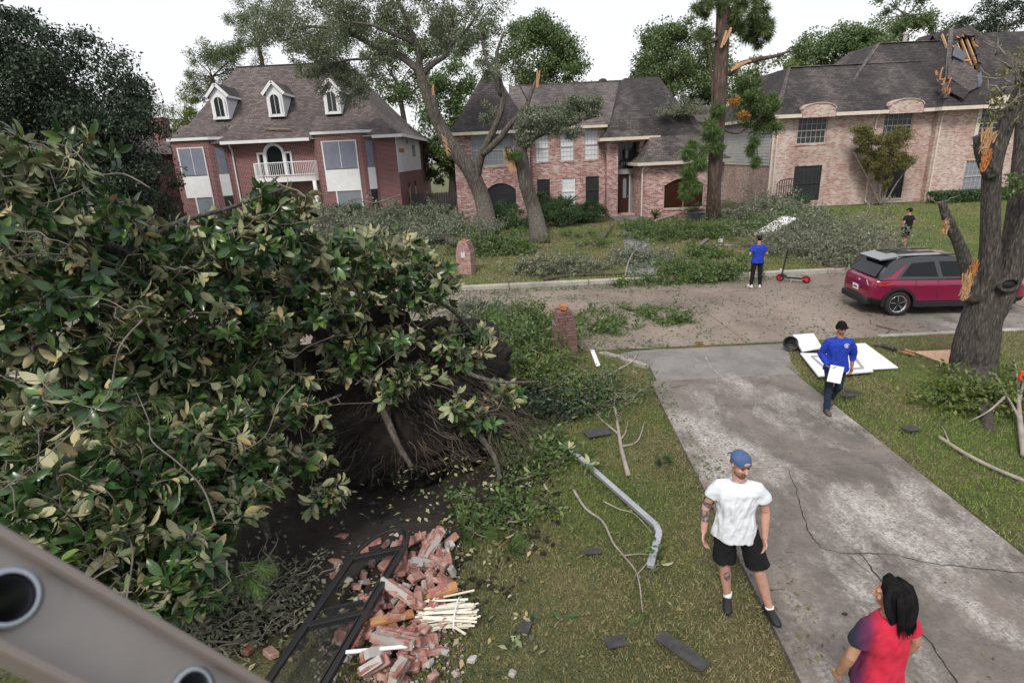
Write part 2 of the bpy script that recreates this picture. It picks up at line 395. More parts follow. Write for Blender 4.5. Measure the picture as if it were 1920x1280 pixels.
def kerb(x0, x1, y0, y1, h): slab('kerbstone', [(x0, y0), (x1, y0), (x1, y1), (x0, y1)], -.2, h, 'kerb_concrete', kb, .03)
x = -60.
while x < 80:
    if not (-.2 < x < 7.0): kerb(x, x+2.98, 13.12, 13.29, .03)
    kerb(x, x+2.98, 20.96, 21.22, .045 if not 16.5 < x+1.5 < 20.5 else -.05); x += 3
kerb(-.0, 1.15, 13.12, 13.29, .03)
gt = setting('gutter', (3.5, 13.2, -.1))
slab('gutter_slab', [(1.18, 12.96), (2.05, 12.96), (2.9, 13.02), (6.3, 13.02), (6.9, 12.96), (6.95, 13.29), (1.18, 13.29)], -.2, -.075, 'gutter_wet', gt)
slab('kerb_return', [(2.05, 12.95), (2.35, 12.6), (3.0, 11.9), (3.08, 11.95), (2.5, 12.72), (2.25, 13.0)], -.2, .02, 'kerb_concrete', gt)
dv = setting('driveway', (4.4, 7, 0))
xl = lambda y: 2.40+.055*(y-3); xr = lambda y: 5.70+.028*(y-4)
rows = [(-3, 1.6), (1.615, 4.0), (4.0, 7.5), (7.515, 11.0)]
rows = [(-3, 2.9), (2.915, 7.45), (7.462, 11.02)]
for a, c in rows: slab('drive_slab', [(xl(a), a), (xr(a), a), (xr(c), c), (xl(c), c)], -.1, .012, 'drive_concrete', dv)
slab('apron_slab', [(3.0, 11.045), (6.02, 11.045), (6.18, 11.8), (6.5, 12.6), (6.75, 12.95), (6.3, 13.01), (2.95, 13.01), (2.45, 12.78), (2.75, 12.4), (3.06, 11.9)], -.12, -.005, 'apron_concrete', dv)
# cracks: narrow dark fissures following the photographed lines
def strip(pts, wd, z, wob=.012):
    b = MB(); P = []
    for (p, q) in zip(pts[:-1], pts[1:]):
        n = max(2, int((q-p).length/.05))
        for i in range(n): P.append(p.lerp(q, i/n)+Vector((random.uniform(-wob, wob), random.uniform(-wob, wob), 0)))
    P.append(pts[-1]); k = len(P)
    for i in range(k):
        d = (P[min(i+1, k-1)]-P[max(i-1, 0)]).normalized(); nrm = Vector((-d.y, d.x, 0)); ww = wd*random.uniform(.5, 1.5)*(.3 if i in (0, k-1) else 1)
        b.v += [tuple(P[i]+nrm*ww/2+Vector((0, 0, z-P[i].z))), tuple(P[i]-nrm*ww/2+Vector((0, 0, z-P[i].z)))]
    for i in range(k-1): b.f.append((2*i+1, 2*i+3, 2*i+2, 2*i)); b.m.append(0)
    return b
for pts, wd in (([(1478, 880), (1492, 915), (1505, 965), (1520, 1005), (1540, 1027), (1575, 1037), (1620, 1037), (1680, 1040), (1750, 1057), (1850, 1066), (1925, 1075)], .010),
                ([(1612, 1037), (1632, 1062), (1648, 1085), (1680, 1130), (1720, 1180), (1745, 1205), (1762, 1232), (1795, 1280), (1830, 1340)], .015),
                ([(1590, 1037), (1606, 1056), (1630, 1072)], .006)):
    strip([gp(*p, .012) for p in pts], wd, .016).build('crack', 'dark', dv, world=True)
for pts in ([(1180, 650), (1250, 655)], [(1322, 668), (1335, 690), (1360, 712)]):
    strip([gp(*p, 0) for p in pts], .03, .0).build('crack', 'kerb_concrete', dv, world=True)
# front walk of the middle house
fp = setting('front_path', (6.5, 28, .3))
a0, a1 = gg(1163, 408), gg(1215, 408); b0, b1 = gg(1192, 470), gg(1222, 470)
px = [(33.2, 34.6), (31.4, 33.1), (29.6, 31.3), (27.7, 29.5), (25.6, 27.6), (23.4, 25.5), (21.4, 23.3)]
for i, (a, c) in enumerate(px):
    xc = 5.25+.177*(a-22); x2 = 5.25+.177*(c-22); wd = .6
    z0, z1 = gz(0, a)+.03, gz(0, c)+.03
    b = MB(); b.add([(xc-wd, a, z0), (xc+wd, a, z0), (x2+wd, c, z1), (x2-wd, c, z1)]+[(xc-wd, a, z0-.15), (xc+wd, a, z0-.15), (x2+wd, c, z1-.15), (x2-wd, c, z1-.15)], [(0, 1, 2, 3), (4, 5, 1, 0), (5, 6, 2, 1), (6, 7, 3, 2), (7, 4, 0, 3)])
    b.build('path_slab', 'path_concrete', fp, world=True)
b = MB(); b.bx(6.4, 9.0, 34.0, 36.4, .4, .78); b.build('porch_slab', 'path_concrete', fp, world=True)
# ================================================================== houses
def holes_wall(b, x0, x1, z0, z1, y, holes, depth=.14, mi=0):
    """front wall (facing -Y) with rectangular openings and their reveals"""
    X = sorted({x0, x1, *[h[0] for h in holes], *[h[1] for h in holes]}); Zs = sorted({z0, z1, *[h[2] for h in holes], *[h[3] for h in holes]})
    for i in range(len(X)-1):
        for j in range(len(Zs)-1):
            cx, cz = (X[i]+X[i+1])/2, (Zs[j]+Zs[j+1])/2
            if any(h[0] < cx < h[1] and h[2] < cz < h[3] for h in holes): continue
            b.poly([(X[i], y, Zs[j]), (X[i+1], y, Zs[j]), (X[i+1], y, Zs[j+1]), (X[i], y, Zs[j+1])], mi)
    for (a, c, d, e) in holes:
        Y = y+depth
        b.poly([(a, y, d), (a, Y, d), (a, Y, e), (a, y, e)][::-1], mi); b.poly([(c, y, d), (c, Y, d), (c, Y, e), (c, y, e)], mi)
        b.poly([(a, y, e), (c, y, e), (c, Y, e), (a, Y, e)][::-1], mi); b.poly([(a, y, d), (c, y, d), (c, Y, d), (a, Y, d)], mi)
def window(parent, x0, x1, z0, z1, y, cols=4, rows=5, glass='glass', frame='grey_trim', sill='brick_pink', blind=None, mw=.022, fw=.055, mid=True):
    """y is the wall face; pane sits in a reveal behind it"""
    o = MB(); o.bx(x0, x1, y+.10, y+.115, z0, z1); pane = o.build('window', glass, parent, world=True)
    f = MB(); a = y+.055; c = y+.099
    for q in ((x0, x0+fw, z0, z1), (x1-fw, x1, z0, z1), (x0+fw, x1-fw, z0, z0+fw), (x0+fw, x1-fw, z1-fw, z1)): f.bx(q[0], q[1], a, c, q[2], q[3])
    if mid: f.bx(x0+fw, x1-fw, a-.012, c, (z0+z1)/2-.03, (z0+z1)/2+.03)
    f.build('window_frame', frame, pane, world=True)
    if cols or rows:
        g = MB()
        for i in range(1, cols): xx = x0+(x1-x0)*i/cols; g.bx(xx-mw/2, xx+mw/2, y+.08, y+.0985, z0+fw, z1-fw)
        for j in range(1, rows): zz = z0+(z1-z0)*j/rows; g.bx(x0+fw, x1-fw, y+.082, y+.0975, zz-mw/2, zz+mw/2)
        g.build('glazing_bars', frame, pane, world=True)
    if blind:
        v = MB(); zb, n = z0+(z1-z0)*blind, 16
        for k in range(n): zz = zb+(z1-zb)*(k+.5)/n; v.box(((x0+x1)/2, y+.145, zz), (x1-x0-.04, .05, .012), Matrix.Rotation(.7, 3, 'X'))
        v.build('blind', 'blind', pane, world=True)
    if sill:
        s = MB(); s.bx(x0-.06, x1+.06, y-.04, y+.06, z0-.09, z0-.003); s.build('window_sill', sill, pane, world=True)
    return pane
def hip(b, rings, top=True):
    R4 = [[(x0, y0, z), (x1, y0, z), (x1, y1, z), (x0, y1, z)] for (x0, x1, y0, y1, z) in rings]
    b.loft(R4, 0, cap0=False, cap1=top)
    return b
def eave(parent, x0, x1, y0, y1, z, m='white_paint', h=.16, wdt=.1, sides='FLR', name='gutter'):
    b = MB()
    if 'F' in sides: b.bx(x0-wdt, x1+wdt, y0-wdt, y0, z-h, z+.03)
    if 'L' in sides: b.bx(x0-wdt, x0, y0+.001, y1, z-h, z+.028)
    if 'R' in sides: b.bx(x1, x1+wdt, y0+.001, y1, z-h, z+.028)
    b.build(name, m, parent, world=True)
    s = MB(); s.bx(x0, x1, y0+.001, y1, z-.06, z-.02); s.build('soffit', m, parent, world=True)
def downspout(parent, x, y, z0, z1, m='white_paint', r=.045):
    b = MB(); b.tube([(x, y-.32, z1+.1), (x, y-.3, z1-.05), (x, y-.07, z1-.3), (x, y-.07, z0+.2), (x, y-.25, z0+.05)], r, 6); b.build('downspout', m, parent, world=True)
def boards(parent, x, y0, y1, z0, z1, m, n, face='R', name='siding_board'):
    """lapped horizontal boards on a side wall (x = const)"""
    h = (z1-z0)/n; s = 1 if face == 'R' else -1
    me = None
    for k in range(n):
        b = MB(); za = z0+k*h
        pts = [(x, za), (x+s*.035, za), (x+s*.012, za+h+.01), (x, za+h+.01)]
        b.prism([(p[0], p[1]) for p in pts], y0, y1, 'xz'); b.build(name, m, parent, world=True, fixn=True)
# ------------------------------------------------------------------ red brick house
def red_house():
    H = thing('brick_house', 'red brick house with three white dormers and a curved white balcony', 'house', (-13.5, 42, .5))
    zb, ze = .35, 6.2
    b = MB(); dx0, dx1 = -15.25, -13.05
    holes = [(-14.78, -13.62, 4.12, 5.95), (-15.22, -14.86, 4.12, 5.5), (-13.54, -13.18, 4.12, 5.5), (-14.95, -13.5, .9, 3.2)]
    holes_wall(b, -20.5, -6.6, zb, ze, 37.4, holes, .5)
    b.poly([(-6.6, 37.4, zb), (-6.6, 53, zb), (-6.6, 53, ze), (-6.6, 37.4, ze)]); b.poly([(-20.5, 37.4, zb), (-20.5, 53, zb), (-20.5, 53, ze), (-20.5, 37.4, ze)][::-1])
    b.build('wall', 'brick_red', H, world=True)
    # arched spandrels of the balcony door
    for s in (-1, 1):
        q = MB(); cx, zc, r = -14.2, 5.37, .58
        arc = [(cx+s*r*math.cos(a), zc+r*math.sin(a)) for a in np.linspace(0, math.pi/2, 9)]
        q.prism(arc+[(cx+s*r, zc+r)], 37.4, 37.6, 'xz'); q.build('spandrel', 'brick_red', H, world=True, fixn=True)
    q = MB(); pts = [(-14.2+.5*math.cos(a), 5.37+.5*math.sin(a)) for a in np.linspace(0, math.pi, 15)]
    outer = [(-14.2+.66*math.cos(a), 5.37+.66*math.sin(a)) for a in np.linspace(0, math.pi, 15)]
    for (p0, p1, o0, o1) in zip(pts[:-1], pts[1:], outer[:-1], outer[1:]): q.prism([p0, o0, o1, p1], 37.32, 37.5, 'xz')
    q.bx(-14.86, -14.7, 37.32, 37.5, 4.12, 5.369); q.bx(-13.7, -13.54, 37.32, 37.5, 4.12, 5.369)
    D = q.build('balcony_door', 'white_paint', H, world=True, fixn=True)
    q = MB(); q.bx(-14.78, -13.62, 37.72, 37.74, 4.12, 5.95); q.build('door_glass', 'glass', D, world=True)
    for a in (-15.22, -13.54):
        q = MB(); q.bx(a, a+.36, 37.52, 37.54, 4.12, 5.5); W = q.build('window', 'glass', H, world=True)
        q = MB(); q.bx(a-.05, a+.05, 37.34, 37.5, 4.12, 5.5); q.bx(a+.31, a+.41, 37.34, 37.5, 4.12, 5.5); q.bx(a+.05, a+.31, 37.34, 37.5, 5.4, 5.5); q.build('window_frame', 'white_paint', W, world=True)
    q = MB(); q.bx(-14.95, -13.5, 37.82, 37.84, .9, 3.2); q.build('entrance_door', 'glass', H, world=True)
    for xa in (-14.98, -13.6): MB().bx(xa, xa+.12, 37.32, 37.5, .9, 3.25).build('door_post', 'white_paint', H, world=True)
    # bays: brick prisms with screens and white panels
    def bay(x0, x1, xs, left_side):
        pts = [(x0, 37.39), (x0, 36.7), (x1, 36.7), (xs, 37.39)] if not left_side else [(x0-.45, 37.39), (x0, 36.7), (x1, 36.7), (xs, 37.39)]
        b = MB(); n = 4
        b.add([(p[0], p[1], zb) for p in pts]+[(p[0], p[1], 6.36) for p in pts], [(0, 1, 5, 4), (1, 2, 6, 5), (2, 3, 7, 6), (4, 5, 6, 7)]); B = b.build('bay_wall', 'brick_red', H, world=True)
        b = MB(); b.add([(p[0]+dx, p[1]+dy, z) for z in (6.361, 6.52) for p, dx, dy in zip(pts, (-.14, -.14, .14, .14), (0, -.14, -.14, 0))],
             [(0, 1, 5, 4), (1, 2, 6, 5), (2, 3, 7, 6), (4, 5, 6, 7), (3, 2, 1, 0)]); b.build('bay_cornice', 'white_paint', B, world=True)
        b = MB(); cx = (x0+x1)/2; e = [(pts[0][0]-.12, 37.39, 6.522), (x0-.12, 36.58, 6.522), (x1+.12, 36.58, 6.522), (xs+.12, 37.39, 6.522)]
        tpl = [(cx-.5, 38.1, 7.35), (cx+.5, 38.1, 7.35)]
        b.poly([e[1], e[2], tpl[1], tpl[0]]); b.poly([e[2], e[3], (xs+.1, 38.3, 7.3), tpl[1]]); b.poly([e[0], e[1], tpl[0], (pts[0][0]-.1, 38.3, 7.3)]); b.build('bay_roof', 'shingle_mauve', B, world=True)
        wx0, wx1 = x0+.38, x1-.34
        q = MB(); q.bx(wx0, wx1, 36.66, 36.699, 4.35, 5.92); S = q.build('window_screen', 'screen', H, world=True)
        q = MB(); m_ = (wx0+wx1)/2
        for a, c in ((wx0-.08, wx0), (wx1, wx1+.06)): q.bx(a, c, 36.64, 36.699, 4.3, 5.98)
        q.bx(m_-.015, m_+.015, 36.645, 36.66, 4.35, 5.92); q.bx(wx0, wx1, 36.645, 36.699, 5.921, 5.98); q.build('window_frame', 'white_paint', S, world=True)
        q = MB(); q.bx(wx0-.08, wx1+.06, 36.65, 36.699, 3.02, 4.298); q.build('panel', 'white_paint', H, world=True)
        q = MB(); q.bx(wx0+.5, wx1, 36.67, 36.699, 1.6, 2.95); W = q.build('window', 'glass_pale', H, world=True)
        q = MB(); q.bx(wx0+.42, wx0+.499, 36.65, 36.699, 1.5, 3.018); q.bx(wx1+.001, wx1+.06, 36.65, 36.699, 1.5, 3.018); q.build('window_frame', 'white_paint', W, world=True)
        # narrow light on the slanted side
        p, r_ = Vector((x1, 36.7, 0)), Vector((xs, 37.39, 0)); d = (r_-p); nrm = Vector((d.y, -d.x, 0)).normalized()
        for (t0, t1, za, zc, mm, nm) in ((.32, .78, 4.35, 5.9, 'screen', 'window_screen'), (.28, .82, 3.05, 4.345, 'white_paint', 'panel'), (.32, .78, 1.5, 3.0, 'glass', 'window')):
            a, c = p+d*t0+nrm*.02, p+d*t1+nrm*.02; q = MB()
            q.add([(*a.xy, za), (*c.xy, za), (*c.xy, zc), (*a.xy, zc), (*(a-nrm*.04).xy, za), (*(c-nrm*.04).xy, za), (*(c-nrm*.04).xy, zc), (*(a-nrm*.04).xy, zc)], [(0, 1, 2, 3), (0, 4, 5, 1), (1, 5, 6, 2), (2, 6, 7, 3), (3, 7, 4, 0)])
            q.build(nm, mm, H, world=True)
    bay(-20.05, -17.85, -17.0, False); bay(-11.3, -8.6, -7.9, True)
    # balcony
    q = MB(); arc = [(-13.5+2.05*math.cos(a), 37.4-.95*math.sin(a)) for a in np.linspace(math.pi, 0, 25)]
    q.prism(arc, 3.72, 4.02, 'xy'); Bq = q.build('balcony', 'white_paint', H, world=True, fixn=True)
    for z in (4.12, 4.86): q = MB(); q.tube([(*a_, z) for a_ in arc], .03, 4); q.build('railing', 'white_paint', Bq, world=True)
    for i in range(49):
        a = math.pi*(1-i/48); q = MB(); x, y = -13.5+2.05*math.cos(a), 37.38-.95*math.sin(a); q.bx(x-.012, x+.012, y-.012, y+.012, 4.0, 4.84); q.build('baluster', 'white_paint', Bq, world=True)
    for x in (-15.3, -11.75):
        q = MB(); q.tube([(x, 36.75, .5), (x, 36.75, 3.72)], .12, 12); q.build('column', 'white_paint', H, world=True, smooth=True)
    # main roof with a flared foot
    b = MB(); hip(b, [(-20.95, -6.1, 36.75, 53.4, 6.2), (-20.2, -6.95, 37.5, 52.5, 6.72), (-19.6, -7.75, 38.5, 51.5, 7.45), (-17.95, -10.9, 43, 47, 11.2)]); Rf = b.build('roof', 'shingle_mauve', H, world=True)
    b = MB(); b.bx(-17.95, -10.9, 42.93, 43.1, 11.17, 11.25); b.build('ridge_cap', 'dark', Rf, world=True)
    eave(H, -20.9, -6.15, 36.8, 53.3, 6.2, sides='R'); 
    q = MB(); q.bx(-17.1, -11.7, 36.68, 36.8, 6.05, 6.23); q.build('gutter', 'white_paint', H, world=True); q = MB(); q.bx(-7.9, -6.1, 36.68, 36.8, 6.02, 6.2); q.build('gutter', 'white_paint', H, world=True)
    q = MB(); q.bx(-19.5, -18.7, 50, 51, 6, 8.6); q.build('chimney', 'brick_red', H, world=True)
    downspout(H, -16.75, 37.4, .6, 6.0)
    # dormers
    for cx in (-17.5, -14.03, -10.5):
        y = 38.45; q = MB(); w_ = .5
        q.add([(cx-w_, y, 7.6), (cx+w_, y, 7.6), (cx+w_, y, 8.98), (cx, y, 9.5), (cx-w_, y, 8.98), (cx-w_, 41.5, 8.98), (cx+w_, 41.5, 8.98), (cx+w_, 41.5, 7.6), (cx-w_, 41.5, 7.6)], [(0, 1, 2, 3, 4), (1, 7, 6, 2), (8, 0, 4, 5)])
        Dm = q.build('dormer', 'white_siding', H, world=True)
        q = MB()
        for s in (-1, 1):
            q.add([(cx+s*.66, y-.1, 8.86), (cx, y-.1, 9.56), (cx, 42, 9.56), (cx+s*.66, 42, 8.86), (cx+s*.66, y-.1, 8.98), (cx, y-.1, 9.68), (cx, 42, 9.68), (cx+s*.66, 42, 8.98)], [(0, 1, 2, 3), (4, 7, 6, 5) , (0, 4, 5, 1), (0, 3, 7, 4)])
        q.build('dormer_roof', 'shingle_dark', Dm, world=True, fixn=True)
        q = MB()
        for s in (-1, 1): q.bar((cx+s*.68, y-.13, 8.90), (cx, y-.13, 9.62), .06, .17); q.bar((cx+s*.665, y-.1, 8.9), (cx+s*.665, 40.6, 8.9), .05, .13)
        q.build('bargeboard', 'white_paint', Dm, world=True)
        q = MB(); arc = [(cx+.27*math.cos(a), 8.62+.27*math.sin(a)) for a in np.linspace(0, math.pi, 11)]
        q.prism([(cx+.27, 7.78)]+arc+[(cx-.27, 7.78)], y-.02, y+.02, 'xz'); Wn = q.build('window', 'glass', Dm, world=True, fixn=True)
        q = MB(); ri = [(cx+.27, 7.78)]+arc+[(cx-.27, 7.78)]; ro = [(cx+.39, 7.70)]+[(cx+.39*math.cos(a), 8.62+.39*math.sin(a)) for a in np.linspace(0, math.pi, 11)]+[(cx-.39, 7.70)]
        for i in range(len(ri)-1): q.prism([ri[i], ro[i], ro[i+1], ri[i+1]], y-.06, y, 'xz')
        q.bx(cx-.5, cx+.5, y-.07, y-.001, 7.6, 7.72); q.bx(cx-.012, cx+.012, y-.035, y-.02, 7.75, 8.88); q.build('window_frame', 'white_paint', Wn, world=True, fixn=True)
    boards(H, -6.595, 37.25, 47.5, 3.95, 6.1, 'white_siding', 10)
    for y0, y1, z0, z1, mm in ((43.6, 44.9, 4.9, 5.7, 'screen'), (38.0, 39.9, 5.15, 5.4, 'raw_wood'), (41.2, 41.9, 5.75, 6.0, 'screen')):
        q = MB(); q.bx(-6.6, -6.55, y0, y1, z0, z1); q.build('window' if mm == 'screen' else 'torn_siding', mm, H, world=True)
    for y0 in (40.5, 43.3):
        q = MB(); q.bx(-6.6, -6.57, y0, y0+.5, 1.2, 3.2); q.build('window', 'glass', H, world=True)
    q = MB(); q.bar((-14.6, 37.35, 6.86), (-12.9, 37.15, 6.72), .2, .03); pl = q.build('plank', 'lumber'); pl.location = (0, .12, .06)
    tag(pl, 'loose tan plank lying on the shingles above the balcony', 'plank')
red_house()
# ------------------------------------------------------------------ pink brick house in the middle
def pink_house():
    H = thing('brick_house', 'pink brick house with flared grey roof and dark double-height entry', 'house', (3, 42, .5))
    zb = .35
    yw = 36.6
    b = MB(); big = (-1.94, .68, 4.07, 5.95); ar = (-1.2, .68, 1.0, 3.05)
    holes_wall(b, -3.0, 1.62, zb, 6.05, yw, [big, ar])
    b.poly([(-3, yw, zb), (-3, 47, zb), (-3, 47, 6.05), (-3, yw, 6.05)][::-1]); b.poly([(1.62, yw, zb), (1.62, 37, zb), (1.62, 37, 6.05), (1.62, yw, 6.05)]); b.build('wing_wall', 'brick_pink', H, world=True)
    window(H, *big, yw, 8, 5, 'glass_pale', sill='brick_pink', blind=None); window(H, *ar, yw, 4, 6, 'glass', 'dark_frame', mid=False)
    q = MB(); n = 9
    for s in (-1, 1):   # brick spandrels of the arched window
        cx, hw, zs, rise = -.26, .94, 2.62, .43
        arc = [(cx+s*hw*(i/n), zs+rise*(1-(i/n)**2)) for i in range(n+1)]; q.prism(arc+[(cx+s*hw, zs+rise), (cx, zs+rise)], yw, yw+.09, 'xz')
    q.build('arch', 'brick_pink', H, world=True, fixn=True)
    b = MB(); ups = [(1.99, 2.84, 4.17, 5.78), (3.52, 4.37, 4.17, 5.85), (5.02, 5.89, 4.18, 5.95)]; los = [(2.04, 2.84, 1.5, 3.14), (3.59, 4.42, 1.5, 3.17), (5.09, 5.93, 1.5, 3.18)]
    holes_wall(b, 1.62, 6.35, zb, 6.1, 37, ups+los); b.build('wall', 'brick_pink', H, world=True)
    for i, h in enumerate(ups): window(H, *h, 37, 4, 6, 'blind', 'grey_trim')
    for i, h in enumerate(los): window(H, *h, 37, 4, 6, 'blind' if i == 1 else 'glass', 'dark_frame' if i != 1 else 'white_paint', blind=.1 if i != 1 else None)
    # entry pavilion
    b = MB(); holes_wall(b, 6.3, 9.2, zb, 5.35, 36.3, [(6.98, 8.3, zb, 5.1)], 1.2)
    b.poly([(6.3, 36.3, zb), (6.3, 37, zb), (6.3, 37, 5.35), (6.3, 36.3, 5.35)][::-1]); b.build('entry_wall', 'brick_pink', H, world=True)
    q = MB(); q.bx(6.98, 8.3, 37.38, 37.48, zb, 5.1); q.build('entry_back', 'brick_pink', H, world=True)
    q = MB(); q.bx(7.0, 8.28, 37.2, 37.379, 3.22, 3.52); q.build('lintel', 'grey_trim', H, world=True)
    q = MB(); q.bx(7.0, 8.28, 37.3, 37.379, 3.53, 5.08); W = q.build('transom_window', 'glass', H, world=True)
    q = MB(); q.tube([(7.62, 36.9, 4.85), (7.62, 36.9, 4.7)], .012, 6); q.tube([(7.62, 36.9, 4.7), (7.62, 36.9, 4.62), (7.62, 36.9, 4.2), (7.62, 36.9, 4.12)], [.03, .13, .1, .02], 6); q.build('lantern', 'glass_pale', H, world=True)
    cu = bpy.data.curves.new('house_number', 'FONT'); cu.body = '1118'; cu.size = .26; cu.extrude = .01
    t0 = bpy.data.objects.new('n', cu); col.objects.link(t0); bpy.context.view_layer.update(); me_ = bpy.data.meshes.new_from_object(t0); bpy.data.objects.remove(t0); t_ = bpy.data.objects.new('house_number', me_); link(t_, H); t_.location = Vector((7.36, 37.28, 3.78))-wloc(H); t_.rotation_euler = (R_(90), 0, 0); me_.materials.clear(); me_.materials.append(MATS['blind'])
    q = MB(); q.bx(7.06, 7.86, 37.3, 37.379, .84, 3.2); Dr = q.build('front_door', 'door_wood', H, world=True)
    arc = [(7.6+.11*math.cos(a), 2.85+.11*math.sin(a)) for a in np.linspace(0, math.pi, 9)]
    q = MB(); q.prism([(7.71, 1.75)]+arc+[(7.49, 1.75)], 37.28, 37.299, 'xz'); q.build('door_pane', 'glass_pale', Dr, world=True, fixn=True)
    q = MB()
    for (x0, x1, z0, z1) in ((7.14, 7.4, 1.0, 1.5), (7.5, 7.78, 1.0, 1.5), (7.14, 7.38, 1.7, 2.95)): q.bx(x0, x1, 37.285, 37.299, z0, z1)
    q.build('door_panel', 'door_wood', Dr, world=True, bevel=.01)
    q = MB(); q.ell((7.8, 37.26, 1.85), (.03, .03, .03)); q.build('handle', 'grey_trim', Dr, world=True)
    q = MB(); q.bx(7.98, 8.2, 37.3, 37.379, .84, 3.2); W = q.build('sidelight', 'glass_pale', H, world=True)
    for xa, xb in ((7.88, 7.97), (8.21, 8.28)): MB().bx(xa, xb, 37.26, 37.379, .84, 3.2).build('door_post', 'grey_trim', H, world=True)
    # garage-like front wing
    yr = 34.5; b = MB(); wn = (9.35, 11.75, 1.2, 2.95)
    holes_wall(b, 8.05, 12.85, .25, 3.85, yr, [wn]); b.poly([(8.05, yr, .25), (8.05, 37, .25), (8.05, 37, 3.85), (8.05, yr, 3.85)][::-1]); b.poly([(12.85, yr, .25), (12.85, 43, .25), (12.85, 43, 3.85), (12.85, yr, 3.85)]); b.build('wing_wall', 'brick_pink', H, world=True)
    window(H, *wn, yr, 2, 1, 'glass_brown', 'grey_trim', mid=False)
    q = MB(); cx, hw, zs, rise = 10.55, 1.2, 2.5, .45
    for s in (-1, 1):
        arc = [(cx+s*hw*(i/n), zs+rise*(1-(i/n)**2)) for i in range(n+1)]; q.prism(arc+[(cx+s*hw, zs+rise), (cx, zs+rise)], yr, yr+.09, 'xz')
    q.build('arch', 'brick_pink', H, world=True, fixn=True)
    # roofs
    b = MB(); b.loft([[(.6, 36.55, 6.12), (9, 36.55, 6.12)], [(.6, 37.1, 6.5), (9, 37.1, 6.5)], [(.6, 42, 9.12), (9.6, 42, 9.1)], [(.6, 47.6, 6.1), (9.6, 47.6, 6.1)]], 0, False, False, closed=False); Rf = b.build('main_roof', 'shingle_grey', H, world=True)
    b = MB(); b.bx(1, 9.5, 41.9, 42.1, 9.08, 9.16); b.build('ridge_cap', 'shingle_grey', Rf, world=True)
    b = MB(); hip(b, [(-3.4, 1.95, 36.1, 47.6, 6.05), (-2.9, 1.5, 36.65, 47, 6.5), (-2.5, 1.15, 37.1, 46.5, 7.1), (-.95, -.25, 39.6, 44.5, 9.75)]); b.build('hip_roof', 'shingle_dark', H, world=True)
    b = MB(); hip(b, [(5.85, 11.9, 35.75, 44, 5.35), (6.25, 11.5, 36.2, 43.6, 5.75), (6.6, 11.3, 36.65, 43, 6.4), (8.05, 10.25, 40, 42, 9.05)]); b.build('entry_roof', 'shingle_dark', H, world=True)
    b = MB(); hip(b, [(7.75, 13.15, 34.1, 42, 3.88), (8.15, 12.75, 34.55, 41.7, 4.2), (8.45, 12.5, 35, 41.4, 4.75), (9.35, 11.7, 37.2, 39.5, 6.5)]); b.build('wing_roof', 'shingle_grey', H, world=True)
    eave(H, -3.4, 1.95, 36.1, 47, 6.05, 'cream_trim', .14, .07, 'FL'); eave(H, 1.95, 6.3, 36.62, 37.2, 6.13, 'cream_trim', .12, .07, 'F')
    eave(H, 5.85, 9.3, 35.75, 37, 5.35, 'cream_trim', .15, .07, 'FL'); eave(H, 7.75, 13.15, 34.1, 38, 3.88, 'cream_trim', .14, .07, 'FLR')
    q = MB(); q.tube([(8.2, 34.35, 3.75), (8.05, 34.42, 3.5), (8.05, 34.42, .75), (8.05, 34.25, .62)], .045, 6); q.build('downspout', 'cream_trim', H, world=True)
    for x in (6.35, 5.0): q = MB(); q.tube([(x, 43, 8.4), (x, 43, 9.35)], .06, 8); q.build('vent_pipe', 'grey_trim', H, world=True)
    q = MB(); q.ell((7.0, 42.2, 9.15), (.3, .3, .2)); q.build('roof_vent', 'shingle_dark', H, world=True)
    q = MB(); q.bx(6.5, 8.9, 36.0, 37.3, .3, .83); q.build('step', 'brick_pink', H, world=True)
pink_house()
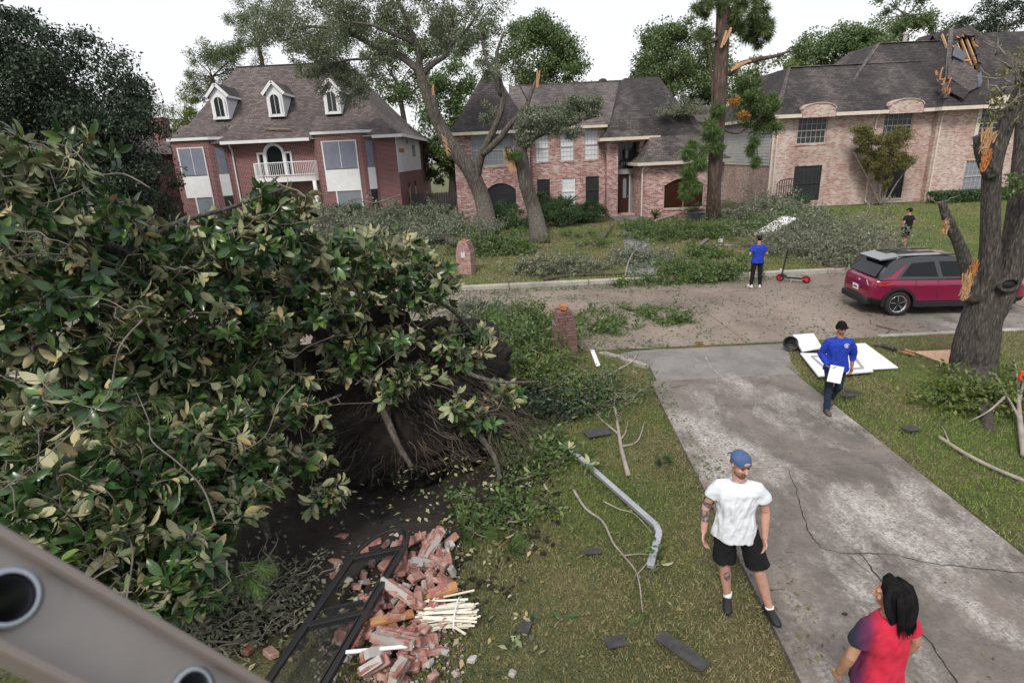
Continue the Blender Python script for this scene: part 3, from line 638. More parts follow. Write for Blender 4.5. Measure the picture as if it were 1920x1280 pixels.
# ------------------------------------------------------------------ pale brick house with the torn roof
def pale_house():
    H = thing('brick_house', 'pale pink brick house with a torn roof showing bare rafters', 'house', (27, 42, .5))
    zb, ze, y = .35, 6.15, 37.0
    ws = [(18.14, 19.94, 4.5, 6.05), (23.42, 25.2, 4.6, 6.06)]; wl = [(18.2, 19.95, 1.06, 3.2), (23.9, 25.24, .96, 2.95)]
    b = MB(); holes_wall(b, 16.7, 26.45, zb, ze, y, ws+wl); b.poly([(16.7, y, zb), (16.7, 48, zb), (16.7, 48, ze), (16.7, y, ze)][::-1]); b.build('wall', 'brick_pale', H, world=True)
    y2 = 36.6; w3 = [(29.04, 30.86, 4.38, 6.06), (28.7, 30.4, 1.17, 3.07), (34.5, 36.2, 4.38, 6.06), (34.4, 36, 1.17, 3.07)]
    b = MB(); holes_wall(b, 26.45, 46, zb, ze, y2, w3); b.poly([(26.45, y2, zb), (26.45, y, zb), (26.45, y, ze), (26.45, y2, ze)][::-1]); b.build('wing_wall', 'brick_pale', H, world=True)
    for h in ws: window(H, *h, y, 6, 4, 'glass', 'grey_trim', 'brick_pale', blind=.45)
    for h in wl: window(H, *h, y, 6, 6, 'glass', 'dark_frame', 'brick_pale')
    for i, h in enumerate(w3): window(H, *h, y2, 6, 6, 'glass' if i % 2 == 0 else 'glass_pale', 'grey_trim', 'brick_pale', blind=.3 if i % 2 else None)
    for (cx, yy, m_, wd) in ((19.04, y, 'brick_pale', 1.0), (24.3, y, 'brick_pale', 1.0), (29.95, y2, 'cream_trim', 1.15), (35.35, y2, 'cream_trim', 1.15)):
        arc = [(cx+wd*math.cos(a), 6.42+.36*math.sin(a)) for a in np.linspace(0, math.pi, 13)]
        q = MB(); q.prism([(cx+wd, 6.0)]+arc+[(cx-wd, 6.0)], yy-.62, yy+.5, 'xz'); Hd = q.build('window_hood', m_, H, world=True, fixn=True)
        q = MB()
        for a_, c_ in zip(arc[:-1], arc[1:]): q.bar((a_[0], yy-.05, a_[1]+.03), (c_[0], yy-.05, c_[1]+.03), 1.25, .05)
        q.build('hood_cap', 'brick_pale' if m_ == 'brick_pale' else 'dark_frame', Hd, world=True)
        if m_ == 'cream_trim':
            q = MB(); q.bx(cx-1.15, cx-.92, yy-.06, yy-.001, 4.1, 6.06); q.bx(cx+.92, cx+1.15, yy-.06, yy-.001, 4.1, 6.06); q.bx(cx-1.2, cx+1.2, yy-.1, yy-.001, 4.0, 4.1); q.build('window_surround', 'cream_trim', Hd, world=True)
    # herringbone panel between the windows
    k = 0
    for r in range(6):
        for c in range(8):
            q = MB(); s = 1 if c % 2 else -1; cx, cz = 18.32+c*.19, 3.5+r*.145
            M = Matrix.Rotation(s*R_(45), 3, 'Y'); q.box((cx, y-.006, cz), (.2, .03, .065), M); q.build('brick', 'brick_pale', H, world=True)
    # side wall boards
    boards(H, 16.69, 37.3, 47.5, 3.3, 5.98, 'grey_siding', 14, 'L')
    q = MB(); q.bx(16.62, 16.72, 36.93, 37.02, .6, 6.0); q.build('corner_trim', 'cream_trim', H, world=True)
    # iron gate beside the wall
    # roofs
    b = MB(); hip(b, [(16.3, 28, 36.45, 48, 6.2), (16.75, 27.5, 36.95, 47.5, 6.65), (17.1, 27.3, 37.35, 47, 7.2), (18.6, 27, 39.9, 44.5, 9.2)]); b.build('west_roof', 'shingle_dark', H, world=True)
    b = MB(); hip(b, [(20.5, 31, 37.2, 47.5, 6.8), (25.0, 29.6, 41.3, 44.5, 10.55)]); b.build('middle_roof', 'shingle_dark', H, world=True)
    b = MB(); b.loft([[(29, 36.2, 6.25), (48, 36.2, 6.25)], [(29, 36.9, 6.8), (48, 36.9, 6.8)], [(29, 42, 11.0), (48, 42, 11.0)], [(29, 48, 6), (48, 48, 6)]], 0, False, False, closed=False); b.build('east_roof', 'shingle_dark', H, world=True)
    # pavilion roof with the hole: front plane pieces around the opening
    yf = lambda z: 36.35+(z-6.7)*(4.6/4.5)
    P = lambda x, z: (x, yf(z), z)
    BL, BR, TR, TL = P(26.5, 6.7), P(33.4, 6.7), P(30.5, 11.2), P(29.4, 11.2)
    a, b_, c, d = P(28.80, 9.85), P(29.5, 10.6), P(30.6, 10.65), P(29.35, 8.1)
    q = MB(); q.poly([BL, d, a, TL]); q.poly([BL, BR, c, d]); q.poly([BR, TR, c]); q.poly([TL, a, b_, c, TR])
    q.poly([(26.1, 35.9, 6.2), (33.9, 35.9, 6.2), BR, BL]); q.poly([(26.1, 48, 6.2), (26.1, 35.9, 6.2), BL, (26.5, 47.5, 6.7)]); q.poly([(26.5, 47.5, 6.7), BL, TL, (29.4, 44, 11.2)])
    q.poly([(33.9, 35.9, 6.2), (33.9, 48, 6.2), (33.4, 47.5, 6.7), BR]); q.poly([BR, (33.4, 47.5, 6.7), (30.5, 44, 11.2), TR]); q.poly([TL, TR, (30.5, 44, 11.2), (29.4, 44, 11.2)]); Rf = q.build('torn_roof', 'shingle_dark', H, world=True)
    q = MB(); q.add([P(28.2, 8.2), P(31.2, 8.2), P(31.0, 10.9), P(28.4, 10.9)], [(0, 1, 2, 3)]); q.v = [(v_[0]+.25, v_[1]+.75, v_[2]-.35) for v_ in q.v]; q.build('attic_decking', 'raw_wood', Rf, world=True)
    for i in range(7):
        x0 = 28.45+i*.36; q = MB(); p0, p1 = Vector(P(x0-.25, 8.2)), Vector(P(x0+.35, 10.95)); off = Vector((0, .14, -.12)); q.bar(p0+off, p1+off, .07, .14, up=(0, -1, 1)); q.build('rafter', 'lumber', Rf, world=True)
    for e0, e1 in ((a, b_), (b_, c), (c, d), (d, a)):       # broken decking edge
        e0, e1 = Vector(e0), Vector(e1)
        for t in np.linspace(.08, .92, 5):
            q = MB(); p = e0.lerp(e1, t)+Vector((0, -.04, .02)); dr = (e1-e0).normalized()
            M = Matrix.Rotation(random.uniform(-.5, .5), 3, 'Y') @ Matrix.Rotation(random.uniform(-.5, .2)+R_(44), 3, 'X')
            q.box(p, (random.uniform(.15, .4), random.uniform(.1, .28), .02), M); q.build('shingle', random.choice(['shingle_dark', 'felt', 'shingle_dark', 'raw_wood']), Rf, world=True)
    # slipped sheets of shingle and the torn valley
    def sheet(pts, m_, lift):
        q = MB(); t_ = [Vector(P(x, z))+Vector((0, -lift-l2, lift+l2)) for (x, z, l2) in pts]; n = len(t_)
        q.add(t_+[p+Vector((0, .03, -.03)) for p in t_], [tuple(range(n)), tuple(range(2*n-1, n-1, -1))]+[(i, i+n, (i+1) % n+n, (i+1) % n) for i in range(n)]); q.build('shingle_sheet', m_, Rf, world=True, fixn=True)
    sheet([(27.2, 7.9, .1), (28.5, 9.35, .06), (29.3, 8.1, .02), (28.9, 7.3, .05), (27.9, 6.9, .1)], 'shingle_grey', .04)
    sheet([(28.1, 9.1, .05), (28.68, 9.85, .05), (28.98, 9.15, .05), (28.6, 8.7, .05)], 'felt', .16)
    sheet([(26.9, 7.6, .15), (27.6, 8.6, .12), (27.95, 8.9, .1), (27.15, 7.6, .1)], 'shingle_grey', .1)
    sheet([(26.6, 7.0, .12), (27.2, 7.6, .1), (27.9, 6.9, .1), (27.3, 6.45, .1)], 'shingle_dark', .06)
    sheet([(29.0, 7.9, .0), (29.45, 8.2, .0), (29.1, 7.5, .0), (28.6, 7.1, .05)], 'felt', .1)
    for i in range(16):
        z = random.uniform(6.6, 7.9); x = 26.15+(z-6.3)*.22+random.uniform(-.25, .3); q = MB()
        p = Vector(P(x, z))+Vector((0, -.25, .22)); q.bar(p, p+Vector((random.uniform(-.15, .3), random.uniform(-.1, .1), random.uniform(.15, .55))), random.uniform(.05, .2), .025); q.build('splintered_board', random.choice(['raw_wood', 'raw_wood', 'lumber', 'felt']), Rf, world=True)
    for pts in ([(16.75, 36.93, 6.68), (17.1, 37.33, 7.22), (18.6, 39.88, 9.22), (27, 39.88, 9.22)], [(20.5, 37.2, 6.82), (25.0, 41.28, 10.57), (29.6, 41.28, 10.57)], [(26.5, 36.32, 6.73), (29.4, 40.93, 11.22), (30.5, 40.93, 11.22), (33.4, 36.32, 6.73)]):
        q = MB(); q.tube(pts, [(.13, .035)]*len(pts), 6); q.build('hip_cap', 'shingle_grey', H, world=True)
    q = MB(); q.tube([(27.5, 42.5, 10.3), (27.5, 42.5, 11.35)], .12, 10); q.tube([(27.5, 42.5, 11.2), (27.5, 42.5, 11.3)], .17, 10); q.build('flue', 'grey_trim', H, world=True)
    [eave(H, xa, xb, 36.45, 37.2, 6.2, 'cream_trim', .17, .0, 'F') for xa, xb in ()]; [MB().bx(xa, xb, 36.37, 36.45, 6.03, 6.23).build('gutter', 'cream_trim', H, world=True) for xa, xb in ((16.2, 18.0), (20.08, 23.26), (25.34, 26.0))]; MB().bx(16.3, 26.0, 36.46, 37.0, 6.13, 6.17).build('soffit', 'cream_trim', H, world=True); eave(H, 26.1, 28.75, 35.9, 36.8, 6.2, 'cream_trim', .17, .08, 'FL'); eave(H, 31.2, 44, 35.9, 36.8, 6.2, 'cream_trim', .17, .08, 'F')
    q = MB(); q.bx(16.2, 16.3, 36.45, 48, 6.03, 6.22); q.build('gutter', 'cream_trim', H, world=True)
    for x, yy in ((16.9, y), (22.9, y), (26.62, y2)): downspout(H, x, yy, .75, 6.05, 'cream_trim', .05)
pale_house()
# iron gate by the pale house
G_ = thing('iron_gate', 'black wrought iron arched gate beside the pale brick wall', 'gate', (17.4, 35.9, .66))
for i in range(11):
    x = -.7+i*.14; q = MB(); q.bx(x-.018, x+.018, -.018, .018, 0, 1.5+.35*math.sqrt(max(0, 1-(x/.75)**2))); q.build('bar', 'black_metal', G_)
q = MB(); q.tube([(.72*math.cos(a), 0, 1.5+.37*math.sin(a)) for a in np.linspace(0, math.pi, 13)], .03, 6)
for z in (.15, .9, 1.45): q.bx(-.72, .72, -.02, .02, z-.02, z+.02)
for x in (-.4, 0, .4): q.tube([(x+.16*math.cos(a), -.02, 1.18+.16*math.sin(a)) for a in np.linspace(0, 6.28, 13)], .015, 5)
q.build('gate_frame', 'black_metal', G_)
# ------------------------------------------------------------------ white garage far back
Gr = thing('garage', 'white garage behind the brick houses with its upper wall torn open', 'garage', (16, 50, .5))
q = MB(); q.bx(13.2, 19.5, 48, 54, .4, 3.3); q.build('wall', 'white_siding', Gr, world=True)
q = MB(); q.loft([[(12.9, 47.5, 3.2), (19.8, 47.5, 3.2)], [(12.9, 50.5, 4.7), (19.8, 50.5, 4.7)]], 0, False, False, closed=False); q.build('lower_roof', 'shingle_grey', Gr, world=True)
q = MB(); q.bx(13.0, 19.6, 50.5, 56, 4.5, 6.6); q.build('upper_wall', 'grey_siding', Gr, world=True)
q = MB(); q.bx(15.0, 17.2, 50.38, 50.49, 4.75, 6.3); q.build('torn_opening', 'raw_wood', Gr, world=True)
q = MB(); q.bx(15.3, 15.9, 50.3, 50.38, 5.3, 6.2); q.bx(16.5, 17.3, 50.3, 50.38, 5.0, 6.3); q.build('opening', 'dark', Gr, world=True)
for x in (15.1, 15.75, 16.4, 17.0): q = MB(); q.bar((x, 50.33, 4.75), (x+random.uniform(-.2, .2), 50.25, 6.3), .08); q.build('stud', 'lumber', Gr, world=True)
q = MB(); hip(q, [(12.6, 20, 50.1, 57, 6.6), (14.8, 17.8, 52.5, 54.5, 8.0)]); q.build('upper_roof', 'shingle_grey', Gr, world=True)
for x in (15.0, 16.2): q = MB(); q.bx(x, x+.7, 47.93, 48, 2.3, 2.85); q.build('window', 'glass', Gr, world=True)
# ------------------------------------------------------------------ neighbour on the far left, fences, bin
Nb = thing('brick_house', 'dark brick house with grey hip roof half hidden by the oak', 'house', (-32, 42, .5))
q = MB(); holes_wall(q, -44, -23.5, .35, 5.8, 38, [(-31, -27.5, .6, 3), (-25.6, -24.4, 3.9, 5.4), (-36, -34, 3.9, 5.4)]); q.poly([(-23.5, 38, .35), (-23.5, 50, .35), (-23.5, 50, 5.8), (-23.5, 38, 5.8)]); q.build('wall', 'brick_red', Nb, world=True)
q = MB(); hip(q, [(-44.5, -23, 37.4, 50.5, 5.8), (-40, -28, 43, 45, 9.0)]); q.build('roof', 'shingle_grey', Nb, world=True)
q = MB(); q.bx(-31, -27.5, 38.12, 38.16, .6, 3); q.build('garage_door', 'fence_wood', Nb, world=True)
for h in ((-25.6, -24.4, 3.9, 5.4), (-36, -34, 3.9, 5.4)): window(Nb, *h, 38, 3, 4, 'glass', 'grey_trim', 'brick_red')
q = MB(); q.bx(-24.6, -23.8, 43, 44, 5, 8.3); q.build('chimney', 'brick_red', Nb, world=True)
def fence(label, x0, x1, y, h, n):
    F = thing('wood_fence', label, 'fence', ((x0+x1)/2, y, .6)); wd = (x1-x0)/n
    for i in range(n):
        q = MB(); xx = x0+i*wd-(x0+x1)/2; hh = h+random.uniform(-.03, .03); q.prism([(xx+.008, 0), (xx+wd-.008, 0), (xx+wd-.008, hh-.05), (xx+wd/2, hh), (xx+.008, hh-.05)], -.01, .01, 'xz'); q.build('picket', 'fence_wood', F)
    for z in (.3, h-.35): q = MB(); q.bx(x0-(x0+x1)/2, x1-(x0+x1)/2, .011, .05, z, z+.09); q.build('rail', 'fence_wood', F)
fence('weathered grey picket fence between the red and the pink houses', -6.5, -3.1, 41.0, 1.85, 22)
fence('short dark plank fence beside the garage and the pale house', 13.0, 14.2, 40, 1.9, 8)
tb = thing('trash_bin', 'black wheeled trash bin by the grey picket fence', 'bin', (-3.9, 39.6, .62))
q = MB(); q.loft([[(-.24, -.26, .06), (.24, -.26, .06), (.24, .26, .06), (-.24, .26, .06)], [(-.3, -.34, .98), (.3, -.34, .98), (.3, .34, .98), (-.3, .34, .98)]]); q.build('body', 'black_metal', tb, bevel=.02)
q = MB(); q.add([(-.32, -.38, .985), (.32, -.38, .985), (.32, .4, 1.03), (-.32, .4, 1.03), (-.3, -.36, 1.03), (.3, -.36, 1.03), (.3, .38, 1.09), (-.3, .38, 1.09)], [(0, 3, 2, 1), (4, 5, 6, 7), (0, 1, 5, 4), (1, 2, 6, 5), (2, 3, 7, 6), (3, 0, 4, 7)]); q.build('lid', 'black_metal', tb)
for s in (-1, 1): q = MB(); q.tube([(s*.31, .3, .12), (s*.26, .3, .12)], .12, 12); q.build('wheel', 'dark', tb)
# ================================================================== trees and shrubs
def barkmat(name, c1, c2, c3=None, s=6.0, stretch=.22, strength=.9):
    m, t, b = nmat(name); v = coords(t, 'Object', (1, 1, stretch))
    n = nd(t, 'TexNoise', Scale=s, Detail=8, Roughness=.7, Distortion=.6); t.links.new(v, n.inputs['Vector'])
    w_ = nd(t, 'TexVoronoi', Scale=s*1.6); t.links.new(v, w_.inputs['Vector'])
    st_ = [(.3, c1), (.6, c2)]+([(.8, c3)] if c3 else [])
    r = ramp(t, n.outputs['Fac'], st_)
    vr = ramp(t, w_.outputs['Distance'], [(0, (1.2, 1.2, 1.2)), (.55, (.55, .55, .55))])
    t.links.new(mixc(t, 1.0, r.outputs[0], vr.outputs[0], 'MULTIPLY'), b.inputs['Base Color']); b.inputs['Roughness'].default_value = .95
    ad = nd(t, 'Math', operation='SUBTRACT'); t.links.new(n.outputs['Fac'], ad.inputs[0]); t.links.new(w_.outputs['Distance'], ad.inputs[1])
    bumpn(t, b, ad.outputs[0], strength, .05)
barkmat('bark_oak', (.065, .057, .050), (.165, .146, .126), (.30, .27, .24), 9)
barkmat('bark_live', (.042, .037, .033), (.135, .120, .106), (.38, .355, .325), 17, .25, 1)
barkmat('bark_pine', (.07, .045, .036), (.15, .105, .085), (.22, .17, .15), 5)
barkmat('bark_magnolia', (.05, .045, .045), (.115, .105, .10), (.18, .17, .165), 12, .5, .6)
mat('twig', (.14, .12, .10), (.24, .21, .18), 6, .9)
mat('twig_dark', (.045, .036, .030), (.085, .07, .058), 6, .95)
mat('dead_wood', (.22, .19, .165), (.34, .30, .27), 5, .85, (30, .3))
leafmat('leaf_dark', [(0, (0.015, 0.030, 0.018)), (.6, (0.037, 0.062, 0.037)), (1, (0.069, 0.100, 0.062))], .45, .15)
leafmat('leaf_mid', [(0, (.045, .085, .024)), (.6, (.10, .165, .05)), (1, (.18, .235, .09))], .5, .3)
leafmat('leaf_far', [(0, (.06, .10, .035)), (.6, (.12, .18, .065)), (1, (.20, .26, .11))], .5, .3)
leafmat('leaf_grey', [(0, (0.083, 0.112, 0.072)), (.6, (0.158, 0.188, 0.128)), (1, (0.285, 0.307, 0.232))], .55, .2)
leafmat('leaf_oak', [(0, (.085, .115, .065)), (.6, (.18, .215, .135)), (1, (.31, .33, .235))], .55, .35)
leafmat('leaf_pale', [(0, (.10, .125, .075)), (.6, (.18, .20, .13)), (1, (.28, .29, .21))], .55, .2)
leafmat('leaf_bright', [(0, (.07, .12, .02)), (.6, (.13, .18, .045)), (1, (.22, .25, .08))], .5, .3)
leafmat('leaf_olive', [(0, (0.091, 0.098, 0.029)), (.6, (0.169, 0.169, 0.058)), (1, (0.260, 0.221, 0.091))], .5, .3)
leafmat('needle', [(0, (.05, .10, .030)), (.6, (.10, .17, .05)), (1, (.16, .23, .075))], .5, .2)
leafmat('needle_far', [(0, (0.068, 0.105, 0.042)), (.6, (0.120, 0.173, 0.068)), (1, (0.195, 0.240, 0.105))], .5, .2)
leafmat('shrub_leaf', [(0, (0.025, 0.053, 0.022)), (.6, (0.056, 0.105, 0.042)), (1, (0.105, 0.168, 0.070))], .4, .2)
def spline(pts, rad, m=6):
    P = [Vector(p) for p in pts]; n = len(P); out, ro = [], []
    for i in range(n-1):
        p0, p1, p2, p3 = P[max(i-1, 0)], P[i], P[i+1], P[min(i+2, n-1)]
        for k in range(m):
            t = k/m; out.append(.5*((2*p1)+(p2-p0)*t+(2*p0-5*p1+4*p2-p3)*t*t+(3*p1-p0-3*p2+p3)*t**3)); ro.append(rad[i]+(rad[i+1]-rad[i])*t)
    out.append(P[-1]); ro.append(rad[-1]); return out, ro
def limb(b, pts, r0, r1, n=8, m=4, mi=0):
    rad = taper(r0, r1, len(pts)-1); p, r = spline(pts, rad, m); b.tube(p, r, n, mi)
def rough_tube(name, pts, rad, m, parent, n=36, amp=.12, ridge=9, seed=1, sub=14):
    p, r = spline(pts, rad, sub); b = MB(); b.tube(p, r, n); V = np.array(b.v); k = len(p)
    c = np.repeat(np.array([tuple(q) for q in p]), n, axis=0); ang = np.tile(np.arange(n)/n*2*np.pi, k); ln = np.repeat(np.cumsum([0]+[(p[i+1]-p[i]).length for i in range(k-1)]), n)
    rr = np.repeat(np.array(r), n)
    nz = vnoise(np.cos(ang)*ridge*.5+5, np.sin(ang)*ridge*.5+ln*2.2, 1.0, seed)-.5+.6*(vnoise(np.cos(ang)*ridge+5, np.sin(ang)*ridge+ln*5, 1.0, seed+1)-.5)
    big = vnoise(np.cos(ang)*1.2+9, np.sin(ang)*1.2+ln*1.1, 1.0, seed+2)-.5
    V = c+(V-c)*(1+amp*nz+amp*1.3*big)[:, None]; b.v = [tuple(q) for q in V]
    return b.build(name, m, parent, world=True, smooth=True, uv=False)
def clumps(blobs):
    C, Rr = [], []
    for (c, r, n, cr) in blobs:
        d = rdir(n); q = rng.uniform(.25, 1, (n, 1))**.6; C.append(np.array(c)+d*q*np.array(r)); Rr.append(cr*rng.uniform(.55, 1.25, n))
    return np.concatenate(C), np.concatenate(Rr)
def foliage(name, C, Rr, per, L, m, parent, asp=.5, flat=.75, down=0.0, kind='stuff'):
    n = len(C); k = np.repeat(np.arange(n), per); pos = C[k]+rdir(n*per)*(rng.uniform(0, 1, (n*per, 1))**.55)*np.array([1, 1, flat])*Rr[k][:, None]*.95
    ln = L*rng.uniform(.6, 1.3, n*per); o = scatter(name, pos, rdir(n*per, -down), ln, ln*asp, m, parent)
    if kind: o['kind'] = kind
    return o
def tree(label, base, trunk, blobs, leaf='leaf_mid', bark='bark_oak', per=160, L=.2, nl=10, name='tree', group=None, extra=(), asp=.5, cat='tree', limb_r=.4, down=0.):
    T = thing(name, label, cat, base, group=group)
    pts, rad = trunk; b = MB(); p, r = spline(pts, rad, 5); b.tube(p, r, 12); 
    for (ep, er) in extra: p2, r2 = spline(ep, er, 4); b.tube(p2, r2, 9)
    C, Rr = clumps(blobs)
    sp = [Vector(q) for q in pts]
    for i in rng.permutation(len(C))[:nl]:
        e = Vector(C[i]); s = min(sp[1:], key=lambda q: (q-e).length+max(0, q.z-e.z)*1.5); si = sp.index(s)
        rr = rad[si]*limb_r; w_ = wig(s, e, 6, .2, .04); b.tube(w_, taper(rr, .02, 6), 6)
    b.build('trunk', bark, T, world=True, smooth=True, uv=False)
    foliage('crown', C, Rr, per, L, leaf, T, asp, down=down)
    return T
def P3(*a): return [tuple(at(*q)) for q in a]
# --- big dark live oak on the far left
g = gg(110, 470); g = Vector((-24.5, 27.5, gz(0, 27.5)))
dk = lambda px, py, rx, rz, n, cr, Y=27.5: (tuple(at(px, py, Y)), (rx, 2.4, rz), n, cr)
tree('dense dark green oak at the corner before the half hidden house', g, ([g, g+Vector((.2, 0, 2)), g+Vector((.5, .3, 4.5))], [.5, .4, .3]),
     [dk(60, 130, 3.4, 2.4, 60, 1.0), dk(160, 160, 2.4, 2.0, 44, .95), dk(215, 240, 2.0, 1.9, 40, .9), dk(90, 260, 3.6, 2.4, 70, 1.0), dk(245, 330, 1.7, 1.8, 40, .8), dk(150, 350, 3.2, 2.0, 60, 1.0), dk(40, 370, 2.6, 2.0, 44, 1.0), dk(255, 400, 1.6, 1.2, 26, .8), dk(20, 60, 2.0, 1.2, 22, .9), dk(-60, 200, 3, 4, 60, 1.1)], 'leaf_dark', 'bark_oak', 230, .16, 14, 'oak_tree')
# --- leaning oak between the red and pink houses
g = gg(918, 440); Y0 = g.y
Yt = 32.5
trk = [g, at(905, 375, Yt), at(880, 318, Yt), at(842, 268, Yt), at(815, 215, Yt), at(795, 160, Yt), at(784, 120, Yt)]
LO = thing('oak_tree', 'tall oak leaning left between the red house and the pink house', 'tree', g)
b = MB(); p, r = spline(trk, [.56, .46, .42, .40, .33, .27, .21], 6); b.tube(p, r, 14)
def lp(*pts, Y=Yt): return [at(x, y, Y+dy) for (x, y, dy) in pts]
for pts, r0, r1 in ((lp((789, 135, 0), (745, 102, .3), (700, 86, .6), (655, 62, .4), (610, 52, .2), (570, 50, 0)), .2, .05), (lp((785, 125, 0), (786, 95, -.2), (770, 60, -.4), (757, 25, -.5), (735, -20, -.5)), .2, .08), (lp((775, 80, -.3), (740, 65, -.7), (700, 48, -1), (660, 42, -1)), .13, .04),
        (lp((790, 140, 0), (815, 118, .3), (838, 102, .6), (846, 70, .8), (850, 10, 1)), .15, .07), (lp((846, 85, .8), (880, 50, 1), (905, 10, 1.2)), .09, .04), (lp((828, 255, 0), (818, 215, -.3), (812, 178, -.4)), .2, .13),
        (lp((893, 335, 0), (905, 285, -.3), (925, 245, -.5), (942, 200, -.6), (940, 160, -.7), (930, 110, -.7), (945, 60, -.6)), .24, .05), (lp((903, 290, -.3), (935, 262, -.5), (965, 225, -.5), (1010, 205, -.6), (1060, 200, -.6)), .21, .07), (lp((940, 180, -.7), (915, 120, -1), (900, 60, -1)), .1, .03),
        (lp((655, 62, .4), (640, 40, .2), (600, 20, 0)), .07, .03), (lp((745, 102, .3), (700, 110, .3), (640, 115, .3), (600, 140, .4)), .09, .03)):
    limb(b, pts, r0, r1, 8)
b.build('trunk', 'bark_oak', LO, world=True, smooth=True, uv=False)
q = MB(); e = at(812, 172, Yt-.4)
for i in range(16): q.bar(e+Vector((random.uniform(-.1, .1), -.05, -.25)), e+Vector((random.uniform(-.1, .1), -.1, random.uniform(.0, .4))), .022)
e = at(838, 268, Yt); 
for i in range(22): q.bar(e+Vector((random.uniform(-.05, .25), -.36, -.7+.04*i)), e+Vector((random.uniform(-.1, .1)-.01*i, -.40, -.4+.04*i)), .025)
q.build('torn_wood', 'lumber', LO, world=True)['kind'] = 'stuff'
bl = lambda px, py, rx, rz, n, cr, Y=Yt, ry=1.6: (tuple(at(px, py, Y)), (rx, ry, rz), n, cr)
C, Rr = clumps([bl(590, 45, 2.8, 1.5, 40, .8), bl(680, 35, 2.4, 1.6, 34, .8), bl(520, 40, 1.8, 1.3, 22, .7), bl(760, 25, 2.2, 1.5, 24, .75), bl(870, 30, 2.2, 1.8, 30, .8, Yt+1), bl(620, 140, 1.4, 1.3, 22, .6, 34), bl(665, 160, 1.1, 1.1, 14, .6, 35), bl(700, 120, 1.2, 1, 12, .6), bl(830, 70, 1.5, 1.3, 14, .6), bl(920, 110, 1.0, 1.4, 10, .5), bl(585, 110, 1.2, 1.0, 14, .6), bl(880, -40, 3, 1.5, 20, .8), bl(640, -40, 3.4, 1.4, 24, .8)])
foliage('crown', C, Rr, 200, .125, 'leaf_oak', LO, .45, down=.5)
C, Rr = clumps([bl(1075, 205, 1.1, .5, 14, .45, Yt-.6, .8), bl(990, 215, .7, .6, 5, .4, Yt-.6, .6), bl(905, 205, .6, .6, 4, .35, Yt-.6, .6)])
foliage('foliage', C, Rr, 260, .12, 'leaf_grey', LO, .42)
# --- second oak, snapped off at the top
g = gg(1013, 457); Y2 = 30.5
O2 = thing('oak_tree', 'snapped oak with a splintered fork before the pink house windows', 'tree', g); b = MB()
p, r = spline([g, at(1003, 400, Y2), at(985, 340, Y2), at(975, 275, Y2)], [.52, .40, .36, .33], 6); b.tube(p, r, 14)
for pts, r0, r1 in ((lp((976, 285, 0), (990, 265, 0), (1015, 250, -.2), (1050, 240, -.3), (1090, 225, -.4), (1130, 215, -.4), Y=Y2), .24, .05), (lp((972, 280, 0), (982, 225, 0), (992, 185, .2), (1006, 150, .3), Y=Y2), .19, .07), (lp((1005, 252, -.1), (1020, 215, 0), (1045, 185, .2), Y=Y2), .1, .03), (lp((990, 190, .1), (970, 150, 0), (965, 110, 0), Y=Y2), .05, .015), (lp((970, 310, 0), (958, 290, -.2), (950, 272, -.3), Y=Y2), .2, .15)): limb(b, pts, r0, r1, 8)
b.build('trunk', 'bark_oak', O2, world=True, smooth=True, uv=False)
q = MB(); e = at(955, 292, Y2-.4)
for i in range(34): q.bar(e+Vector((random.uniform(-.1, .35), -.12, -.9+.018*i)), e+Vector((random.uniform(-.35, .1), -.16, random.uniform(-.2, .35))), .025, .02)
e = at(1006, 152, Y2+.3)
for i in range(12): q.bar(e+Vector((random.uniform(-.06, .06), -.05, -.3)), e+Vector((random.uniform(.0, .2), -.1, random.uniform(.0, .5))), .02)
q.build('torn_wood', 'lumber', O2, world=True)['kind'] = 'stuff'
C, Rr = clumps([bl(1000, 225, .75, .7, 12, .5, Y2-.3, .8), bl(1045, 225, .9, .6, 12, .5, Y2-.3, .8), bl(1090, 205, .9, .6, 12, .45, Y2-.4, .7), bl(985, 250, .5, .5, 6, .4, Y2-.4, .5), bl(1110, 190, .6, .35, 5, .4, Y2-.4, .5), bl(1070, 245, .6, .3, 5, .35, Y2-.5, .5)])
foliage('crown', C, Rr, 280, .12, 'leaf_grey', O2, .42, down=.3)
C, Rr = clumps([bl(962, 285, .35, .4, 4, .3, Y2-.6, .3)]); foliage('foliage', C, Rr, 200, .14, 'needle', O2, .2)
# --- tall pine before the pale house
g = gg(1337, 413); Yp = 31.5
PN = thing('pine_tree', 'tall storm-broken pine trunk between the pink and pale houses', 'tree', g); b = MB()
p, r = spline([g, at(1339, 350, Yp), at(1344, 250, Yp), at(1350, 150, Yp), at(1355, 50, Yp), at(1358, -60, Yp), at(1360, -200, Yp)], [.42, .35, .38, .36, .33, .3, .25], 8); b.tube(p, r, 16)
for pts, r0, r1 in ((lp((1366, 140, 0), (1385, 122, -.3), (1420, 112, -.4), (1455, 105, -.4), (1480, 96, -.4), Y=Yp), .17, .05), (lp((1345, 60, 0), (1325, 75, -.4), (1330, 95, -.5), (1335, 160, -.5), (1333, 230, -.5), Y=Yp), .07, .04), (lp((1340, 250, 0), (1310, 290, -.6), (1290, 330, -.7), Y=Yp), .06, .02), (lp((1352, 70, 0), (1335, 78, -.3), (1318, 85, -.4), Y=Yp), .12, .06), (lp((1358, 30, 0), (1385, 20, 0), (1420, 30, 0), Y=Yp), .08, .02), (lp((1350, 240, .2), (1385, 250, .3), (1425, 220, .2), (1460, 190, 0), Y=Yp), .07, .02), (lp((1420, 250, .3), (1420, 290, .2), (1430, 310, .2), Y=Yp), .03, .015)): limb(b, pts, r0, r1, 7)
b.build('trunk', 'bark_pine', PN, world=True, smooth=True, uv=False)
q = MB()
